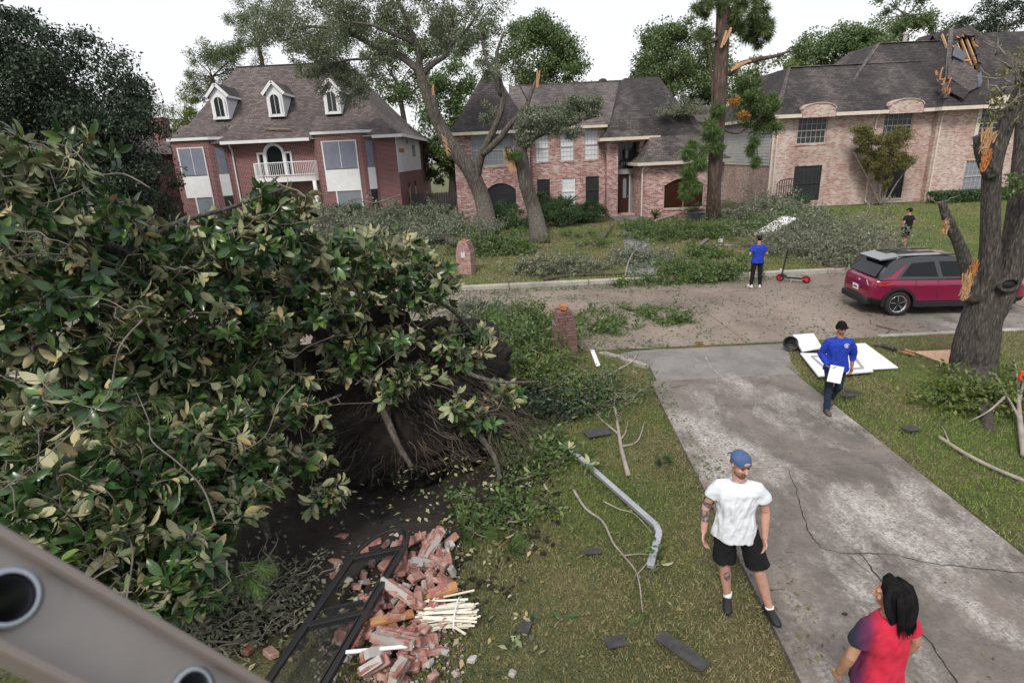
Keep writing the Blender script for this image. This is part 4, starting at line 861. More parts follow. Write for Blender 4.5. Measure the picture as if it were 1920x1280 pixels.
for (x, y, dx, dy) in ((1370, 133, 20, -14), (1372, 128, 26, -12), (1378, 122, 30, -8), (1356, 85, 14, -28), (1359, 78, 12, -26), (1352, 90, 10, -32), (1376, 130, 28, -16)): q.bar(at(x, y, Yp-.5), at(x+dx, y+dy, Yp-.55), .11, .1)
q.build('torn_wood', 'lumber', PN, world=True)['kind'] = 'stuff'
def needles(name, C, Rr, per, L, m, parent, W=.03, down=.5):
    n = len(C); k = np.repeat(np.arange(n), per); o = rdir(n*per); pos = C[k]+o*rng.uniform(0, .45, (n*per, 1))*Rr[k][:, None]
    d = o+np.array([0, 0, -down]); ob = scatter(name, pos, d, L*rng.uniform(.7, 1.2, n*per), W, m, parent, BLADE); ob['kind'] = 'stuff'; return ob
C, Rr = clumps([bl(1300, 300, .75, .9, 18, .5, Yp-.7, .5), bl(1295, 350, .6, .6, 12, .45, Yp-.7, .5), bl(1335, 250, .5, .6, 8, .4, Yp-.6, .4), bl(1345, 215, .3, .4, 5, .35, Yp-.5, .3), bl(1418, 285, .5, .9, 8, .4, Yp+.2, .4), bl(1345, 275, .4, .4, 5, .4, Yp-.6, .3)])
needles('foliage', C, Rr, 260, .3, 'needle', PN)
C, Rr = clumps([bl(1410, 30, 1.2, 1.1, 26, .6, Yp, .9), bl(1425, 60, .6, .6, 8, .5, Yp, .7), bl(1330, 10, .7, .6, 9, .5, Yp, .7), bl(1385, 10, 1.2, 1.2, 16, .6, Yp, 1), bl(1320, 65, .45, .3, 5, .35, Yp-.4, .3)])
needles('crown', C, Rr, 300, .28, 'needle_far', PN, .035)
C, Rr = clumps([bl(1420, 200, 1.2, 1.0, 24, .55, Yp+.6, .9), bl(1400, 170, .9, .6, 12, .5, Yp+.6, .8), bl(1440, 235, .8, .6, 12, .5, Yp+.5, .7)])
foliage('foliage', C, Rr, 220, .15, 'leaf_mid', PN, .35)
leafmat('leaf_rust', [(0, (.30, .13, .03)), (.6, (.45, .22, .06)), (1, (.55, .32, .10))], .6, .2)
C, Rr = clumps([bl(1378, 192, .25, .35, 5, .22, Yp-.1, .3), bl(1392, 216, .45, .22, 6, .22, Yp-.1, .3)]); foliage('dead_foliage', C, Rr, 90, .13, 'leaf_rust', PN, .3)
# --- trees behind the houses
def back(label, px, py, Y, rx, rz, n, cr, leaf='leaf_far', name='tree', per=150, L=.24, more=(), nl=10, bark='bark_oak', asp=.5):
    c = at(px, py, Y); base = Vector((c.x, Y, .7)); top = Vector((c.x, Y, c.z-rz*.3))
    return tree(label, base, ([base, base.lerp(top, .5)+Vector((.3, 0, 0)), top], [.4, .3, .16]), [(tuple(c), (rx, rx*.8, rz), n, cr)]+[bl(*m_, Y, 2.) if len(m_) == 6 else m_ for m_ in more], leaf, bark, per, L, nl, name, asp=asp)
back('round green tree rising behind the pink house chimney side', 1010, 110, 56, 3.9, 3.6, 70, 1.3, 'leaf_far', per=240, more=((1010, 60, 2.2, 1.2, 18, 1.0), (1060, 130, 2, 2, 18, 1.1)))
back('broad green tree behind the entry roof of the pink house', 1260, 120, 57, 4.2, 3.8, 70, 1.3, 'leaf_far', per=240, more=((1215, 150, 2.5, 2.5, 20, 1.2), (1330, 150, 3.4, 3.2, 40, 1.3), (1240, 70, 2, 1, 12, .9)))
back('light green tree peeking over the pale house west roof', 1580, 100, 58, 4.5, 2.4, 60, 1.2, 'leaf_far', per=220, more=((1630, 85, 3, 1.5, 24, 1.1), (1520, 110, 2.2, 1.6, 16, 1.0)))
back('young yellow-green tree between the pine and the pale house', 1440, 160, 50, 2.4, 2.6, 36, 1.0, 'leaf_bright', per=170)
back('sparse tall tree with bare limbs behind the torn roof', 1700, 15, 60, 3.0, 2.6, 26, .9, 'leaf_far', per=150, nl=20, more=((1740, 50, 2, 1, 10, .8), (1660, 60, 1.4, 1, 8, .8)))
back('dark green tree at the far end behind the pale house', 1890, 35, 64, 4.0, 2.2, 40, 1.1, 'leaf_dark', per=170, more=((1800, 55, 2, 1.2, 14, 1.0),))
back('dense bright tree filling the gap beside the grey fence', 835, 230, 50, 2.2, 4.0, 50, 1.1, 'leaf_mid', per=170, more=((860, 290, 1.2, 2.4, 18, .9), (850, 150, 2.2, 1.8, 20, 1.0), (815, 310, 1.2, 1.8, 12, .9)))
back('shady tree standing behind the red house right hip', 745, 140, 56, 3.2, 3.4, 46, 1.2, 'leaf_mid', per=150, more=((800, 70, 2.6, 2.2, 24, 1.1), (870, 60, 3, 2.4, 26, 1.1), (700, 60, 3, 2, 22, 1.1)))
for lab, px, py, Y, rx, rz, n, more in (('pine with tufted crown behind the red house left hip', 395, 130, 58, 2.6, 2.2, 30, ((375, 175, 1.6, 1, 10, .8), (420, 110, 1.4, 1.2, 10, .8))), ('taller pine with open crown behind the red house ridge', 480, 60, 60, 2.8, 2.8, 36, ((455, 110, 1.8, 1.2, 12, .9), (510, 20, 2.2, 1.6, 14, .9))), ('low bushy pine beyond the red house chimney', 345, 215, 56, 2.0, 1.6, 16, ((320, 235, 1.2, 1, 8, .8),)), ('pine crown above the middle of the red house ridge', 590, 95, 62, 3.4, 2.2, 32, ((640, 60, 2.4, 1.6, 14, 1.0),))):
    back(lab, px, py, Y, rx, rz, n, .95, 'needle_far' if 'bushy' not in lab else 'leaf_bright', 'pine_tree', 170, .26, more, 12, 'bark_pine', .22)
back('far grey-green tree at the end of the left roofline', 275, 215, 75, 3.0, 2.4, 26, 1.2, 'leaf_grey', per=110)
# --- multi-stemmed ornamental tree by the pale house
g = gg(1655, 378); Yc = g.y
MT = thing('ornamental_tree', 'small vase-shaped tree growing against the pale brick wall', 'tree', g); b = MB()
for dx, top in ((-.9, (1600, 285)), (-.4, (1630, 250)), (0, (1660, 235)), (.4, (1690, 260)), (.9, (1715, 300)), (.2, (1675, 300))):
    e = at(*top, Yc-.2); s = g+Vector((dx*.15, 0, 0)); limb(b, [s, s.lerp(e, .4)+Vector((dx*.1, .1, .3)), e], .06, .015, 6)
b.build('trunk', 'twig', MT, world=True, smooth=True, uv=False)
C, Rr = clumps([bl(1650, 275, 1.5, .9, 50, .42, Yc-.2, .8), bl(1655, 310, 1.2, .6, 26, .38, Yc-.2, .7), bl(1620, 250, .7, .5, 14, .36, Yc-.2, .5), bl(1690, 255, .8, .5, 14, .36, Yc-.2, .5), bl(1700, 300, .7, .5, 12, .36, Yc-.2, .5), bl(1655, 340, .5, .4, 6, .3, Yc-.2, .4)])
foliage('crown', C, Rr, 230, .095, 'leaf_olive', MT, .5)
# --- clipped hedge and shrubs
def shrub(label, c, r, n, cr, leaf='shrub_leaf', per=200, L=.09, name='shrub', cat='shrub', asp=.5, group=None):
    g = Vector((c[0], c[1], gz(c[0], c[1]))); S = thing(name, label, cat, g, group=group); b = MB()
    for i in range(7): a = random.uniform(0, 6.28); b.tube(wig(g, g+Vector((math.cos(a)*r[0]*.6, math.sin(a)*r[1]*.6, r[2]*1.2)), 4, .2), taper(.025, .006, 4), 5)
    b.build('stem', 'twig_dark', S, world=True, uv=False)
    C, Rr = clumps([((c[0], c[1], g.z+r[2]), r, n, cr)]); C[:, 2] = np.maximum(C[:, 2], g.z+.05); foliage('foliage', C, Rr, per, L, leaf, S, asp); return S
hg = thing('hedge', 'long clipped dark green hedge below the pale house wing', 'hedge', (28.5, 35.3, .68))
n = 26000; pos = np.stack([rng.uniform(25.9, 33.5, n), rng.uniform(34.9, 35.8, n), rng.uniform(.62, 1.32, n)], 1); edge = rng.integers(0, 3, n); pos[:, 1] = np.where(edge == 0, 34.9+rng.normal(0, .05, n), pos[:, 1]); pos[:, 2] = np.where(edge == 1, 1.3+rng.normal(0, .05, n), pos[:, 2])
h_ = scatter('foliage', pos, rdir(n), .1, .06, 'shrub_leaf', hg); h_['kind'] = 'stuff'
b = MB()
for x in np.arange(26.2, 33.4, .5): b.tube([(x, 35.3, .6), (x+.05, 35.35, 1.2)], .03, 5)
b.build('stem', 'twig_dark', hg, world=True, uv=False)
for lab, px, py, r, n in (('round clipped shrub by the iron gate', 1492, 382, (.75, .6, .45), 26), ('dark leafy shrub under the left arched window', 940, 425, (1.0, .7, .75), 34), ('broad shrub below the pink house middle windows', 1050, 425, (1.3, .9, .75), 50), ('green shrub beside the pink house front walk', 1100, 418, (1.1, .8, .6), 40), ('dark shrub behind the snapped oak trunk', 1020, 400, (.9, .8, .85), 32), ('shrub pressed against the red house right bay', 645, 375, (1.3, .8, .9), 44), ('low shrub between leaning oak and snapped oak', 970, 430, (.8, .6, .5), 24), ('broad dark shrub near the fence and bin', 800, 405, (2.2, 1, .7), 50)):
    g = gg(px, py); shrub(lab, (g.x, g.y), r, n, .42)
# cycads and yellow lilies by the walk
def frond(label, g, n, L, m, name='palm_plant', wd=.035, z=.2):
    S = thing(name, label, 'plant', g); b = MB(); b.tube([(0, 0, -.05), (0, 0, z)], .09, 8); b.build('stem', 'bark_pine', S); allp, alld = [], []
    for i in range(n):
        a = i*2.4; el = random.uniform(.2, 1.2); q = [Vector((math.cos(a)*math.cos(el)*L*t, math.sin(a)*math.cos(el)*L*t, z+math.sin(el)*L*t-.35*L*t*t)) for t in np.linspace(0, 1, 12)]
        for p0, p1 in zip(q[:-1], q[1:]):
            for s in (-1, 1):
                allp.append(p0+g); sd_ = Vector((-math.sin(a), math.cos(a), 0))*s; alld.append(sd_+(p1-p0).normalized()*.6)
    f_ = scatter('frond', np.array([tuple(v_) for v_ in allp]), np.array([tuple(v_) for v_ in alld]), L*.25, wd, m, S, BLADE, np.zeros(len(allp))); f_['kind'] = 'stuff'
frond('spiky dark cycad under the brown arched window', gg(1298, 408), 24, 1.1, 'shrub_leaf')
frond('spiky dark cycad beneath the pink house third window', gg(1108, 402), 26, 1.3, 'shrub_leaf')
frond('yellow-green lily clump at the corner of the walk', gg(1228, 412), 16, .6, 'leaf_bright', wd=.06)
frond('broad leafy plant beneath the pink house second window', gg(1060, 395), 20, 1.4, 'shrub_leaf', wd=.09, z=.6)
# ================================================================== the uprooted magnolia
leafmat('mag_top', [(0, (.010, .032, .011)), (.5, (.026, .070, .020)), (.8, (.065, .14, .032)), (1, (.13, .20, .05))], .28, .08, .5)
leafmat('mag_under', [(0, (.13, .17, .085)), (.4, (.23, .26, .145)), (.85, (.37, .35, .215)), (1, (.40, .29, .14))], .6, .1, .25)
def mag_leaf():
    t = np.array([0, .22, .5, .82, 1.]); hw = np.array([0, .34, .5, .33, 0])
    zc = -.30*t*t+.10*t; v = [(t[i], 0, zc[i]-.03) for i in range(5)]+[(t[i], hw[i], zc[i]+.02) for i in (1, 2, 3)]+[(t[i], -hw[i], zc[i]+.02) for i in (1, 2, 3)]
    L_, R__ = [5, 6, 7], [8, 9, 10]
    f = [(0, 1, 5), (1, 2, 6), (1, 6, 5), (2, 3, 7), (2, 7, 6), (3, 4, 7)]+[(0, 8, 1), (1, 9, 2), (1, 8, 9), (2, 10, 3), (2, 9, 10), (3, 10, 4)]
    return np.array(v), np.array(f)
ML_V, ML_F = mag_leaf()
MG = thing('fallen_magnolia', 'uprooted magnolia lying on its side with broad glossy leaves and exposed roots', 'fallen tree', (-2.3, 9.0, 0))
S0 = Vector((-2.35, 8.9, 1.05))
trunks = [([S0, at(470, 700, 8.0), at(400, 700, 7.6), at(285, 745, 7.0), at(100, 790, 6.2), at(-120, 830, 5.6)], .17, .07),
          ([S0, at(560, 590, 8.2), at(430, 520, 7.3), at(250, 480, 6.5), at(80, 400, 5.8), at(50, 300, 5.6)], .13, .03),
          ([S0+Vector((0, 0, -.2)), at(430, 800, 6.6), at(250, 880, 5.3), at(120, 930, 4.8), at(-60, 960, 4.4)], .11, .04),
          ([S0, at(620, 600, 8.6), at(720, 560, 8.8), at(830, 570, 8.9), at(900, 640, 8.8)], .08, .02),
          ([S0+Vector((0, 0, -.1)), at(500, 780, 7), at(560, 770, 6.6), at(640, 740, 6.6)], .05, .012),
          ([at(420, 800, 6.6), at(400, 900, 5.6), at(380, 1000, 4.9), at(330, 1090, 4.4)], .06, .012),
          ([at(250, 480, 6.5), at(330, 420, 6.6), at(430, 390, 6.8), at(540, 350, 7.2)], .045, .012),
          ([at(285, 745, 7.0), at(200, 640, 6.2), at(120, 560, 5.8), at(30, 500, 5.4)], .07, .02)]
b = MB(); hubs = []
for pts, r0, r1 in trunks:
    rad = taper(r0, r1, len(pts)-1); p, r = spline(pts, rad, 6); b.tube(p, r, 10); hubs += p
b.build('trunk', 'bark_magnolia', MG, world=True, smooth=True, uv=False)
blobs = [(90, 300, 5.6, .6, .6, .28, 26), (30, 430, 5.4, .8, .8, .45, 52), (180, 400, 6.0, .6, .6, .3, 22), (250, 500, 6.3, 1.0, .9, .32, 70), (430, 455, 7.0, .9, .8, .45, 80), (520, 395, 7.2, .42, .5, .36, 30), (640, 480, 8.0, 1.0, .8, .40, 84), (780, 535, 8.6, .7, .7, .42, 62), (560, 560, 7.8, 1.2, .8, .45, 90), (350, 600, 6.6, 1.2, .9, .5, 100), (100, 600, 5.5, 1.0, .8, .55, 100), (860, 650, 8.6, .6, .6, .3, 42), (940, 740, 8.4, .35, .4, .14, 14), (700, 640, 7.9, .8, .5, .2, 40), (130, 760, 4.4, .45, .4, .25, 12), (380, 800, 5.7, .7, .5, .22, 46), (560, 775, 6.5, .4, .3, .14, 14), (250, 880, 4.9, .8, .6, .3, 90), (80, 930, 4.3, .6, .5, .25, 60), (430, 930, 5.3, .55, .5, .26, 64), (300, 970, 5.0, .9, .6, .3, 70), (120, 1080, 4.2, .7, .5, .3, 50), (240, 1130, 4.0, .5, .4, .2, 34), (60, 820, 5.6, .8, .7, .4, 44), (610, 925, 6.1, .25, .3, .16, 9), (330, 1050, 4.4, .5, .4, .2, 40), (170, 1000, 4.1, .45, .4, .2, 30), (345, 1130, 4.1, .25, .25, .12, 12), (-140, 620, 5.2, 1.0, .8, .8, 50), (-160, 400, 5.5, .9, .8, .5, 36), (480, 640, 7.2, .6, .6, .3, 44), (450, 860, 5.7, .5, .4, .22, 34), (510, 720, 6.9, .5, .4, .22, 26), (340, 720, 6.3, .8, .5, .3, 54), (330, 700, 8.6, 1.6, .8, .6, 70), (560, 860, 6.2, .35, .3, .14, 10), (120, 720, 6.6, 1.0, .7, .5, 50), (780, 700, 7.9, .5, .3, .12, 14), (640, 690, 7.6, .4, .3, .12, 12), (720, 730, 7.5, .5, .3, .14, 14), (900, 790, 7.9, .4, .3, .12, 10), (850, 760, 7.7, .3, .25, .1, 7), (600, 830, 6.9, .2, .2, .1, 5), (230, 770, 7.5, 1.4, .7, .5, 50), (220, 680, 6.2, .9, .7, .4, 44), (700, 470, 9.2, 1.2, .8, .4, 40), (430, 540, 8.2, 1.6, .8, .6, 60), (120, 480, 6.8, 1.2, .8, .7, 50)]
RC, RA = [], []
for (px, py, Y, rx, ry, rz, n) in blobs:
    n = int(n*1.3)
    c = np.array(at(px, py, Y)); d = rdir(n); q = rng.uniform(.2, 1, (n, 1))**.5; RC.append(c+d*q*np.array([rx, ry, rz])); RA.append(d*.6+rdir(n)*.9+np.array([.1, .09, .12]))
RC = np.concatenate(RC); RA = np.concatenate(RA); RA /= np.linalg.norm(RA, axis=1, keepdims=True); RC[:, 2] = np.maximum(RC[:, 2], .12)
mat('twig_mag', (.09, .078, .066), (.18, .16, .14), 6, .9)
# twigs: leaf rosettes join the nearest twig that is already attached, so the branching spreads out
hp = np.array([tuple(h) for h in hubs]); tw = MB()
order = np.argsort(np.min(np.linalg.norm(RC[:, None]-hp[None], axis=2), axis=1)); nodes = np.zeros((len(hp)+2*len(RC), 3)); nodes[:len(hp)] = hp; nn_ = len(hp); lev = np.zeros(len(nodes))
for i in order:
    base = RC[i]-RA[i]*.22; d = np.linalg.norm(nodes[:nn_]-base, axis=1)+lev[:nn_]*.03; j = int(np.argmin(d)); h = Vector(nodes[j]); e = Vector(RC[i]); bs = Vector(base)
    md = h.lerp(bs, .5)+Vector([random.uniform(-.12, .12)*min(1, d[j]) for _ in range(3)]); r0 = .013 if j < len(hp) else .008
    tw.tube([h, md, bs, e], [r0, r0*.8, .006, .004], 5, cap=False)
    nodes[nn_] = md; lev[nn_] = lev[j]+1; nodes[nn_+1] = base; lev[nn_+1] = lev[j]+1; nn_ += 2
for i in range(38):      # pale bare branches criss-crossing the crown
    c = blobs[random.randrange(0, 24)]; p0 = at(c[0]+random.uniform(-120, 120), c[1]+random.uniform(-50, 60), c[2]-random.uniform(.2, .7)); dd = Vector((random.uniform(-1, 1), random.uniform(-.5, .4), random.uniform(-.4, .5))).normalized()
    L = random.uniform(.6, 1.6); w_ = wig(p0-dd*L/2, p0+dd*L/2, 5, .3); w2, r2 = spline(w_, taper(random.uniform(.005, .015), .003, 5), 4); tw.tube(w2, r2, 5)
t_ = tw.build('twigs', 'twig_mag', MG, world=True, smooth=True, uv=False); t_['kind'] = 'stuff'
# leaves of each rosette
nper = 11; N = len(RC)*nper; k = np.repeat(np.arange(len(RC)), nper)
ax, ay, az = frames(RA, np.zeros(len(RA))); phi = rng.uniform(0, 6.283, N); tilt = rng.uniform(.35, 1.6, N)
rad_ = ay[k]*np.cos(phi)[:, None]+az[k]*np.sin(phi)[:, None]
LD = ax[k]*np.cos(tilt)[:, None]+rad_*np.sin(tilt)[:, None]; LN = ax[k]*np.sin(tilt)[:, None]-rad_*np.cos(tilt)[:, None]
LP = RC[k]-ax[k]*rng.uniform(0, .13, (N, 1))+LD*.02; LL = rng.uniform(.10, .205, N); LW = LL*rng.uniform(.36, .48, N)
LD[:, 2] -= .25; LD /= np.linalg.norm(LD, axis=1, keepdims=True); LN -= LD*np.sum(LD*LN, 1, keepdims=True); LN /= np.linalg.norm(LN, axis=1, keepdims=True)
dist = np.linalg.norm(LP-np.array([0, 0, HC]), axis=1)
CRn = np.array(CR); rel = (LP-np.array([0, 0, HC])) @ CRn; u = 960+FPX*rel[:, 0]/-rel[:, 2]; vv = 640-FPX*rel[:, 1]/-rel[:, 2]
inview = (u > 0) & (u < 1920) & (vv > 0) & (vv < 1260) & (vv < 1000+u*.58); score = np.where(inview, LL/dist, 0); near = np.argsort(-score)[:290]; isn = np.zeros(N, bool); isn[near] = True
def leaf_arrays(idx):
    y = np.cross(LN[idx], LD[idx]); L = LL[idx][:, None, None]; W = LW[idx][:, None, None]
    V = LP[idx][:, None]+LD[idx][:, None]*ML_V[None, :, 0:1]*L+y[:, None]*ML_V[None, :, 1:2]*W+LN[idx][:, None]*ML_V[None, :, 2:3]*L
    Fc = (ML_F[None]+(np.arange(len(idx))*len(ML_V))[:, None, None]).reshape(-1, 3); return V, Fc
far = np.where(~isn)[0]; V, Fc = leaf_arrays(far)
# each leaf is two skins, glossy above and matt tan below
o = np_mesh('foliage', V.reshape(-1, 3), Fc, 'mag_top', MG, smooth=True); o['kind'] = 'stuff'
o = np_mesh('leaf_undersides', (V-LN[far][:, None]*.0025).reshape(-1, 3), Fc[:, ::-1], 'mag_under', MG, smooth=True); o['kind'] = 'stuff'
protos = []
for q in range(6):
    vs = ML_V*np.array([1, 1, rng.uniform(.5, 1.4)]); me_v = np.concatenate([vs, vs-np.array([0, 0, .018])]); fs = np.concatenate([ML_F, ML_F[:, ::-1]+len(ML_V)])
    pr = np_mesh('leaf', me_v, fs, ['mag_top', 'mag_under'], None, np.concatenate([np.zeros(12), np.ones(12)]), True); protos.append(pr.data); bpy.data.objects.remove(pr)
base_ = wloc(MG)
for i in near:
    y = np.cross(LN[i], LD[i]); M = Matrix((Vector(LD[i])*LL[i], Vector(y)*LW[i], Vector(LN[i])*LL[i])).transposed().to_4x4(); M.translation = Vector(LP[i])-base_
    o = bpy.data.objects.new('leaf', protos[int(i) % 6]); link(o, MG); o.matrix_local = M
mat('root_brown', (.075, .060, .048), (.13, .105, .085), 8, .95)
# ---------------- root plate: a ragged disc of soil
nu, nv = 160, 80; rp_c = np.array([-1.95, 8.75, .75]); V = []
for i in range(nv+1):
    th = np.pi*i/nv
    for j in range(nu):
        a = 2*np.pi*j/nu; V.append((math.sin(th)*math.cos(a), -math.cos(th), math.sin(th)*math.sin(a)))
V = np.array(V); ns = vnoise(V[:, 0]*3+V[:, 1]*2, V[:, 2]*3+V[:, 1], 1, 11)*.5+vnoise(V[:, 0]*8, V[:, 2]*8+V[:, 1]*5, 1, 12)*.3+vnoise(V[:, 0]*20+V[:, 1]*9, V[:, 2]*20, 1, 13)*.28
P_ = V*np.array([2.0, .75, 1.55])*(.72+.5*ns)[:, None]; tiltM = np.array(Matrix.Rotation(R_(-14), 3, 'X') @ Matrix.Rotation(R_(12), 3, 'Z')); P_ = P_ @ tiltM.T+rp_c
idx = np.arange(len(V)).reshape(nv+1, nu); Fq = np.stack([idx[:-1], np.roll(idx[:-1], -1, 1), np.roll(idx[1:], -1, 1), idx[1:]], -1).reshape(-1, 4)
np_mesh('root_plate', P_, Fq, 'soil', MG, smooth=True)
b = MB()
for i in range(560):     # hanging and radiating roots
    a = random.uniform(0, 6.28); q = random.uniform(.1, 1)**.6; s = Vector(rp_c)+Vector((math.cos(a)*1.75*q, -.78*(1-q*q)-.12, math.sin(a)*1.3*q))
    if s.z < .1: s.z = .1
    out = Vector((math.cos(a)*.7, -random.uniform(.1, .7), math.sin(a)*.3-.45)); L = random.uniform(.25, .95); e = s+out*L; e.z = max(e.z, .02); w_ = wig(s, e, 6, .55, -.04); b.tube(w_, taper(random.choice((.003, .004, .005, .006, .012)), .0015, 6), 4, cap=False)
for i in range(100):     # the fan of fine roots on the right
    s = Vector((random.uniform(-.9, -.35), random.uniform(8.1, 8.7), random.uniform(.5, 1.1))); e = Vector((random.uniform(-.3, .55), random.uniform(7.4, 8.9), random.uniform(0, .45))); w_ = wig(s, e, 7, .6, .05); b.tube(w_, taper(random.choice((.004, .006, .012)), .002, 7), 4, cap=False)
r_ = b.build('fine_roots', 'root_brown', MG, world=True, smooth=True, uv=False); r_['kind'] = 'stuff'
for pts, r0, r1 in (([at(700, 720, 8.3), at(722, 775, 7.9), at(745, 830, 7.6), at(772, 875, 7.4)], .075, .03), ([at(545, 610, 8.4), at(560, 690, 8.0), at(545, 740, 7.8)], .09, .04), ([at(480, 900, 6.6), at(490, 960, 6.2), at(505, 1010, 6.0)], .06, .035), ([at(850, 770, 8.0), at(910, 830, 7.8), at(935, 880, 7.6), at(930, 925, 7.4)], .06, .02), ([at(800, 640, 8.6), at(860, 690, 8.2), at(930, 715, 8.0), at(1010, 715, 8.2)], .05, .015)):
    b = MB(); limb(b, pts, r0, r1, 9, 5); b.build('root', 'bark_oak', MG, world=True, smooth=True, uv=False)
# ---------------- bare soil of the crater, clods
n = 70; rr = [1+.10*math.sin(3*a+1)+.08*math.sin(5*a)+random.uniform(-.09, .09) for a in np.linspace(0, 6.283, n, endpoint=False)]; b = MB(); rings = []
for q in np.linspace(.02, 1, 24):
    ring = []
    for j in range(n):
        a = 2*math.pi*j/n; x, y = -2.65+math.cos(a)*2.45*q*rr[j], 6.9+math.sin(a)*2.25*q*rr[j]; z = float(crater(np.array(x), np.array(y)))+.035*(1-q**6)+.07*(float(vnoise(np.array([x]), np.array([y]), 5, 21)[0])-.3)*(1-q**4)+.012; ring.append((x, y, z))
    rings.append(ring)
b.loft(rings, cap0=True, cap1=False); cr_ = b.build('bare_soil', 'soil', smooth=True, uv=False); tag(cr_, kind='structure')
n = 1600; a = rng.uniform(0, 6.283, n); q = rng.uniform(0, 1.15, n)**.5; b = MB()
x, y = -2.2+np.cos(a)*2.6*q, 6.8+np.sin(a)*2.3*q; zz = crater(x, y)+.03
for i in range(n): b.ell((x[i], y[i], zz[i]), [random.uniform(.008, .05)*s for s in (1, 1, .7)], Matrix.Rotation(random.uniform(0, 3), 3, 'Z'), 5, 4)
o = b.build('soil_clods', 'soil', uv=False); tag(o, 'crumbled dark soil clods scattered in the crater', 'soil', kind='stuff')
# ---------------- pine boughs caught in the magnolia
def bough(label, px, py, Y, n=6, L=.24, spread=.22, name='pine_bough', gdir=(.3, -.3, -.6), m='needle'):
    c = at(px, py, Y) if Y else gg(px, py)+Vector((0, 0, .06)); B = thing(name, label, 'branch', c); b = MB(); P, D = [], []
    for i in range(n):
        e = Vector([random.uniform(-spread, spread) for _ in range(3)]); e.z *= .5
        if not Y: e.z = abs(e.z)*.5
        b.tube(wig((0, 0, 0), e, 3, .2), [.008, .006, .005, .004], 5); ax_ = (e.normalized()*.6+Vector(gdir)+Vector([random.uniform(-.3, .3) for _ in range(3)])).normalized()
        for j in range(70): P.append(tuple(c+e-ax_*random.uniform(0, .06))); D.append(tuple(ax_+Vector([random.gauss(0, .38) for _ in range(3)])))
    b.build('twig', 'twig', B); f_ = scatter('needles', np.array(P), np.array(D), L, .006, m, B, BLADE); f_['kind'] = 'stuff'
bough('bright green pine bough wedged beneath the magnolia limbs', 255, 760, 5.6, 14, .24, .3)
bough('pine bough hanging between magnolia leaves by the roots', 460, 690, 6.6, 9, .24, .22); bough('dark pine bough under the magnolia leaf clusters', 440, 790, 6.0, 10, .24, .25)
bough('pine sprig lying on the soil left of the window frame', 460, 1075, 4.6, 8, .2, .16); bough('pine sprig poking from the magnolia above the ladder', 200, 850, 5.0, 6, .24, .2)
# ================================================================== storm debris, street furniture
def tubeobj(name, pts, rad, m, parent=None, n=7, world=True, smooth=True):
    b = MB(); b.tube(pts, rad, n); return b.build(name, m, parent, world=world and parent is not None, smooth=smooth, uv=False)
# ---------------- split oak by the drive (right foreground)
YR = 9.95
RO = thing('oak_tree', 'storm-split oak with several dark trunks beside the white panels', 'tree', gp(1822, 735))
rough_tube('trunk', [gp(1822, 745)+Vector((0, 0, -.12)), gp(1823, 740)+Vector((0, 0, .12)), at(1826, 690, YR), at(1830, 650, YR), at(1842, 590, YR), at(1852, 530, YR), at(1856, 460, YR), at(1858, 380, YR), at(1862, 310, YR), at(1882, 245, YR), at(1910, 180, YR), at(1945, 110, YR)], [.46, .40, .36, .345, .29, .20, .145, .135, .13, .12, .11, .10], 'bark_live', RO, 60, .11, 16, 31, 20)
rough_tube('stem', [at(1850, 610, YR-.1), at(1885, 540, YR-.1), at(1915, 455, YR-.1), at(1950, 370, YR-.1), at(1990, 250, YR)], [.21, .19, .17, .15, .12], 'bark_live', RO, 48, .12, 14, 41, 20)
rough_tube('stem', [at(1868, 570, YR+.3), at(1888, 490, YR+.5), at(1902, 390, YR+.6), at(1914, 260, YR+.7), at(1925, 120, YR+.7)], [.2, .14, .12, .1, .08], 'bark_live', RO, 24, .14, 8, 51)
rough_tube('broken_stem', [at(1825, 560, YR), at(1812, 500, YR), at(1795, 450, YR), at(1780, 420, YR), at(1765, 378, YR)], [.15, .105, .085, .08, .045], 'bark_live', RO, 24, .2, 8, 61, 8)
rough_tube('broken_stem', [at(1860, 330, YR-.1), at(1846, 300, YR-.1), at(1838, 275, YR-.1), at(1834, 255, YR-.1)], [.10, .095, .085, .075], 'bark_live', RO, 20, .25, 7, 71, 8)
rough_tube('root', [gp(1822, 745)+Vector((0, 0, .1)), gp(1775, 752)+Vector((0, 0, .05)), gp(1745, 758)+Vector((0, 0, -.05))], [.16, .09, .03], 'bark_live', RO, 20, .15, 7, 81, 8)
rough_tube('root', [gp(1835, 745)+Vector((0, 0, .1)), gp(1850, 790)+Vector((0, 0, .03)), gp(1855, 815)+Vector((0, 0, -.06))], [.16, .09, .03], 'bark_live', RO, 20, .15, 7, 91, 8)
# knot hole: a ring of bark round a dark hollow
b = MB(); e = at(1890, 533, YR-.29); b.tube([e+Vector((.17*math.cos(a), -.02, .11*math.sin(a))) for a in np.linspace(0, 6.283, 19)], .035, 8); b.build('knot', 'bark_live', RO, world=True, smooth=True, uv=False)
b = MB(); b.ell(e+Vector((0, .02, 0)), (.15, .05, .09)); b.build('hollow', 'dark', RO, world=True, smooth=True)
def torn(parent, px, py, Y, hgt, wd, n, m='lumber'):
    b = MB(); c = at(px, py, Y); n *= 3
    for i in range(n):
        z0 = random.uniform(-hgt/2, .1*hgt); x = random.gauss(0, wd/4)*(1-.8*abs(z0/hgt)); z1 = z0+random.uniform(.15, .55)*hgt
        b.bar(c+Vector((x, random.uniform(-.04, .04), z0)), c+Vector((x+random.uniform(-.04, .04), random.uniform(-.06, .02), z1)), random.uniform(.006, .022), random.uniform(.006, .02))
    o = b.build('torn_wood', m, parent, world=True); o['kind'] = 'stuff'
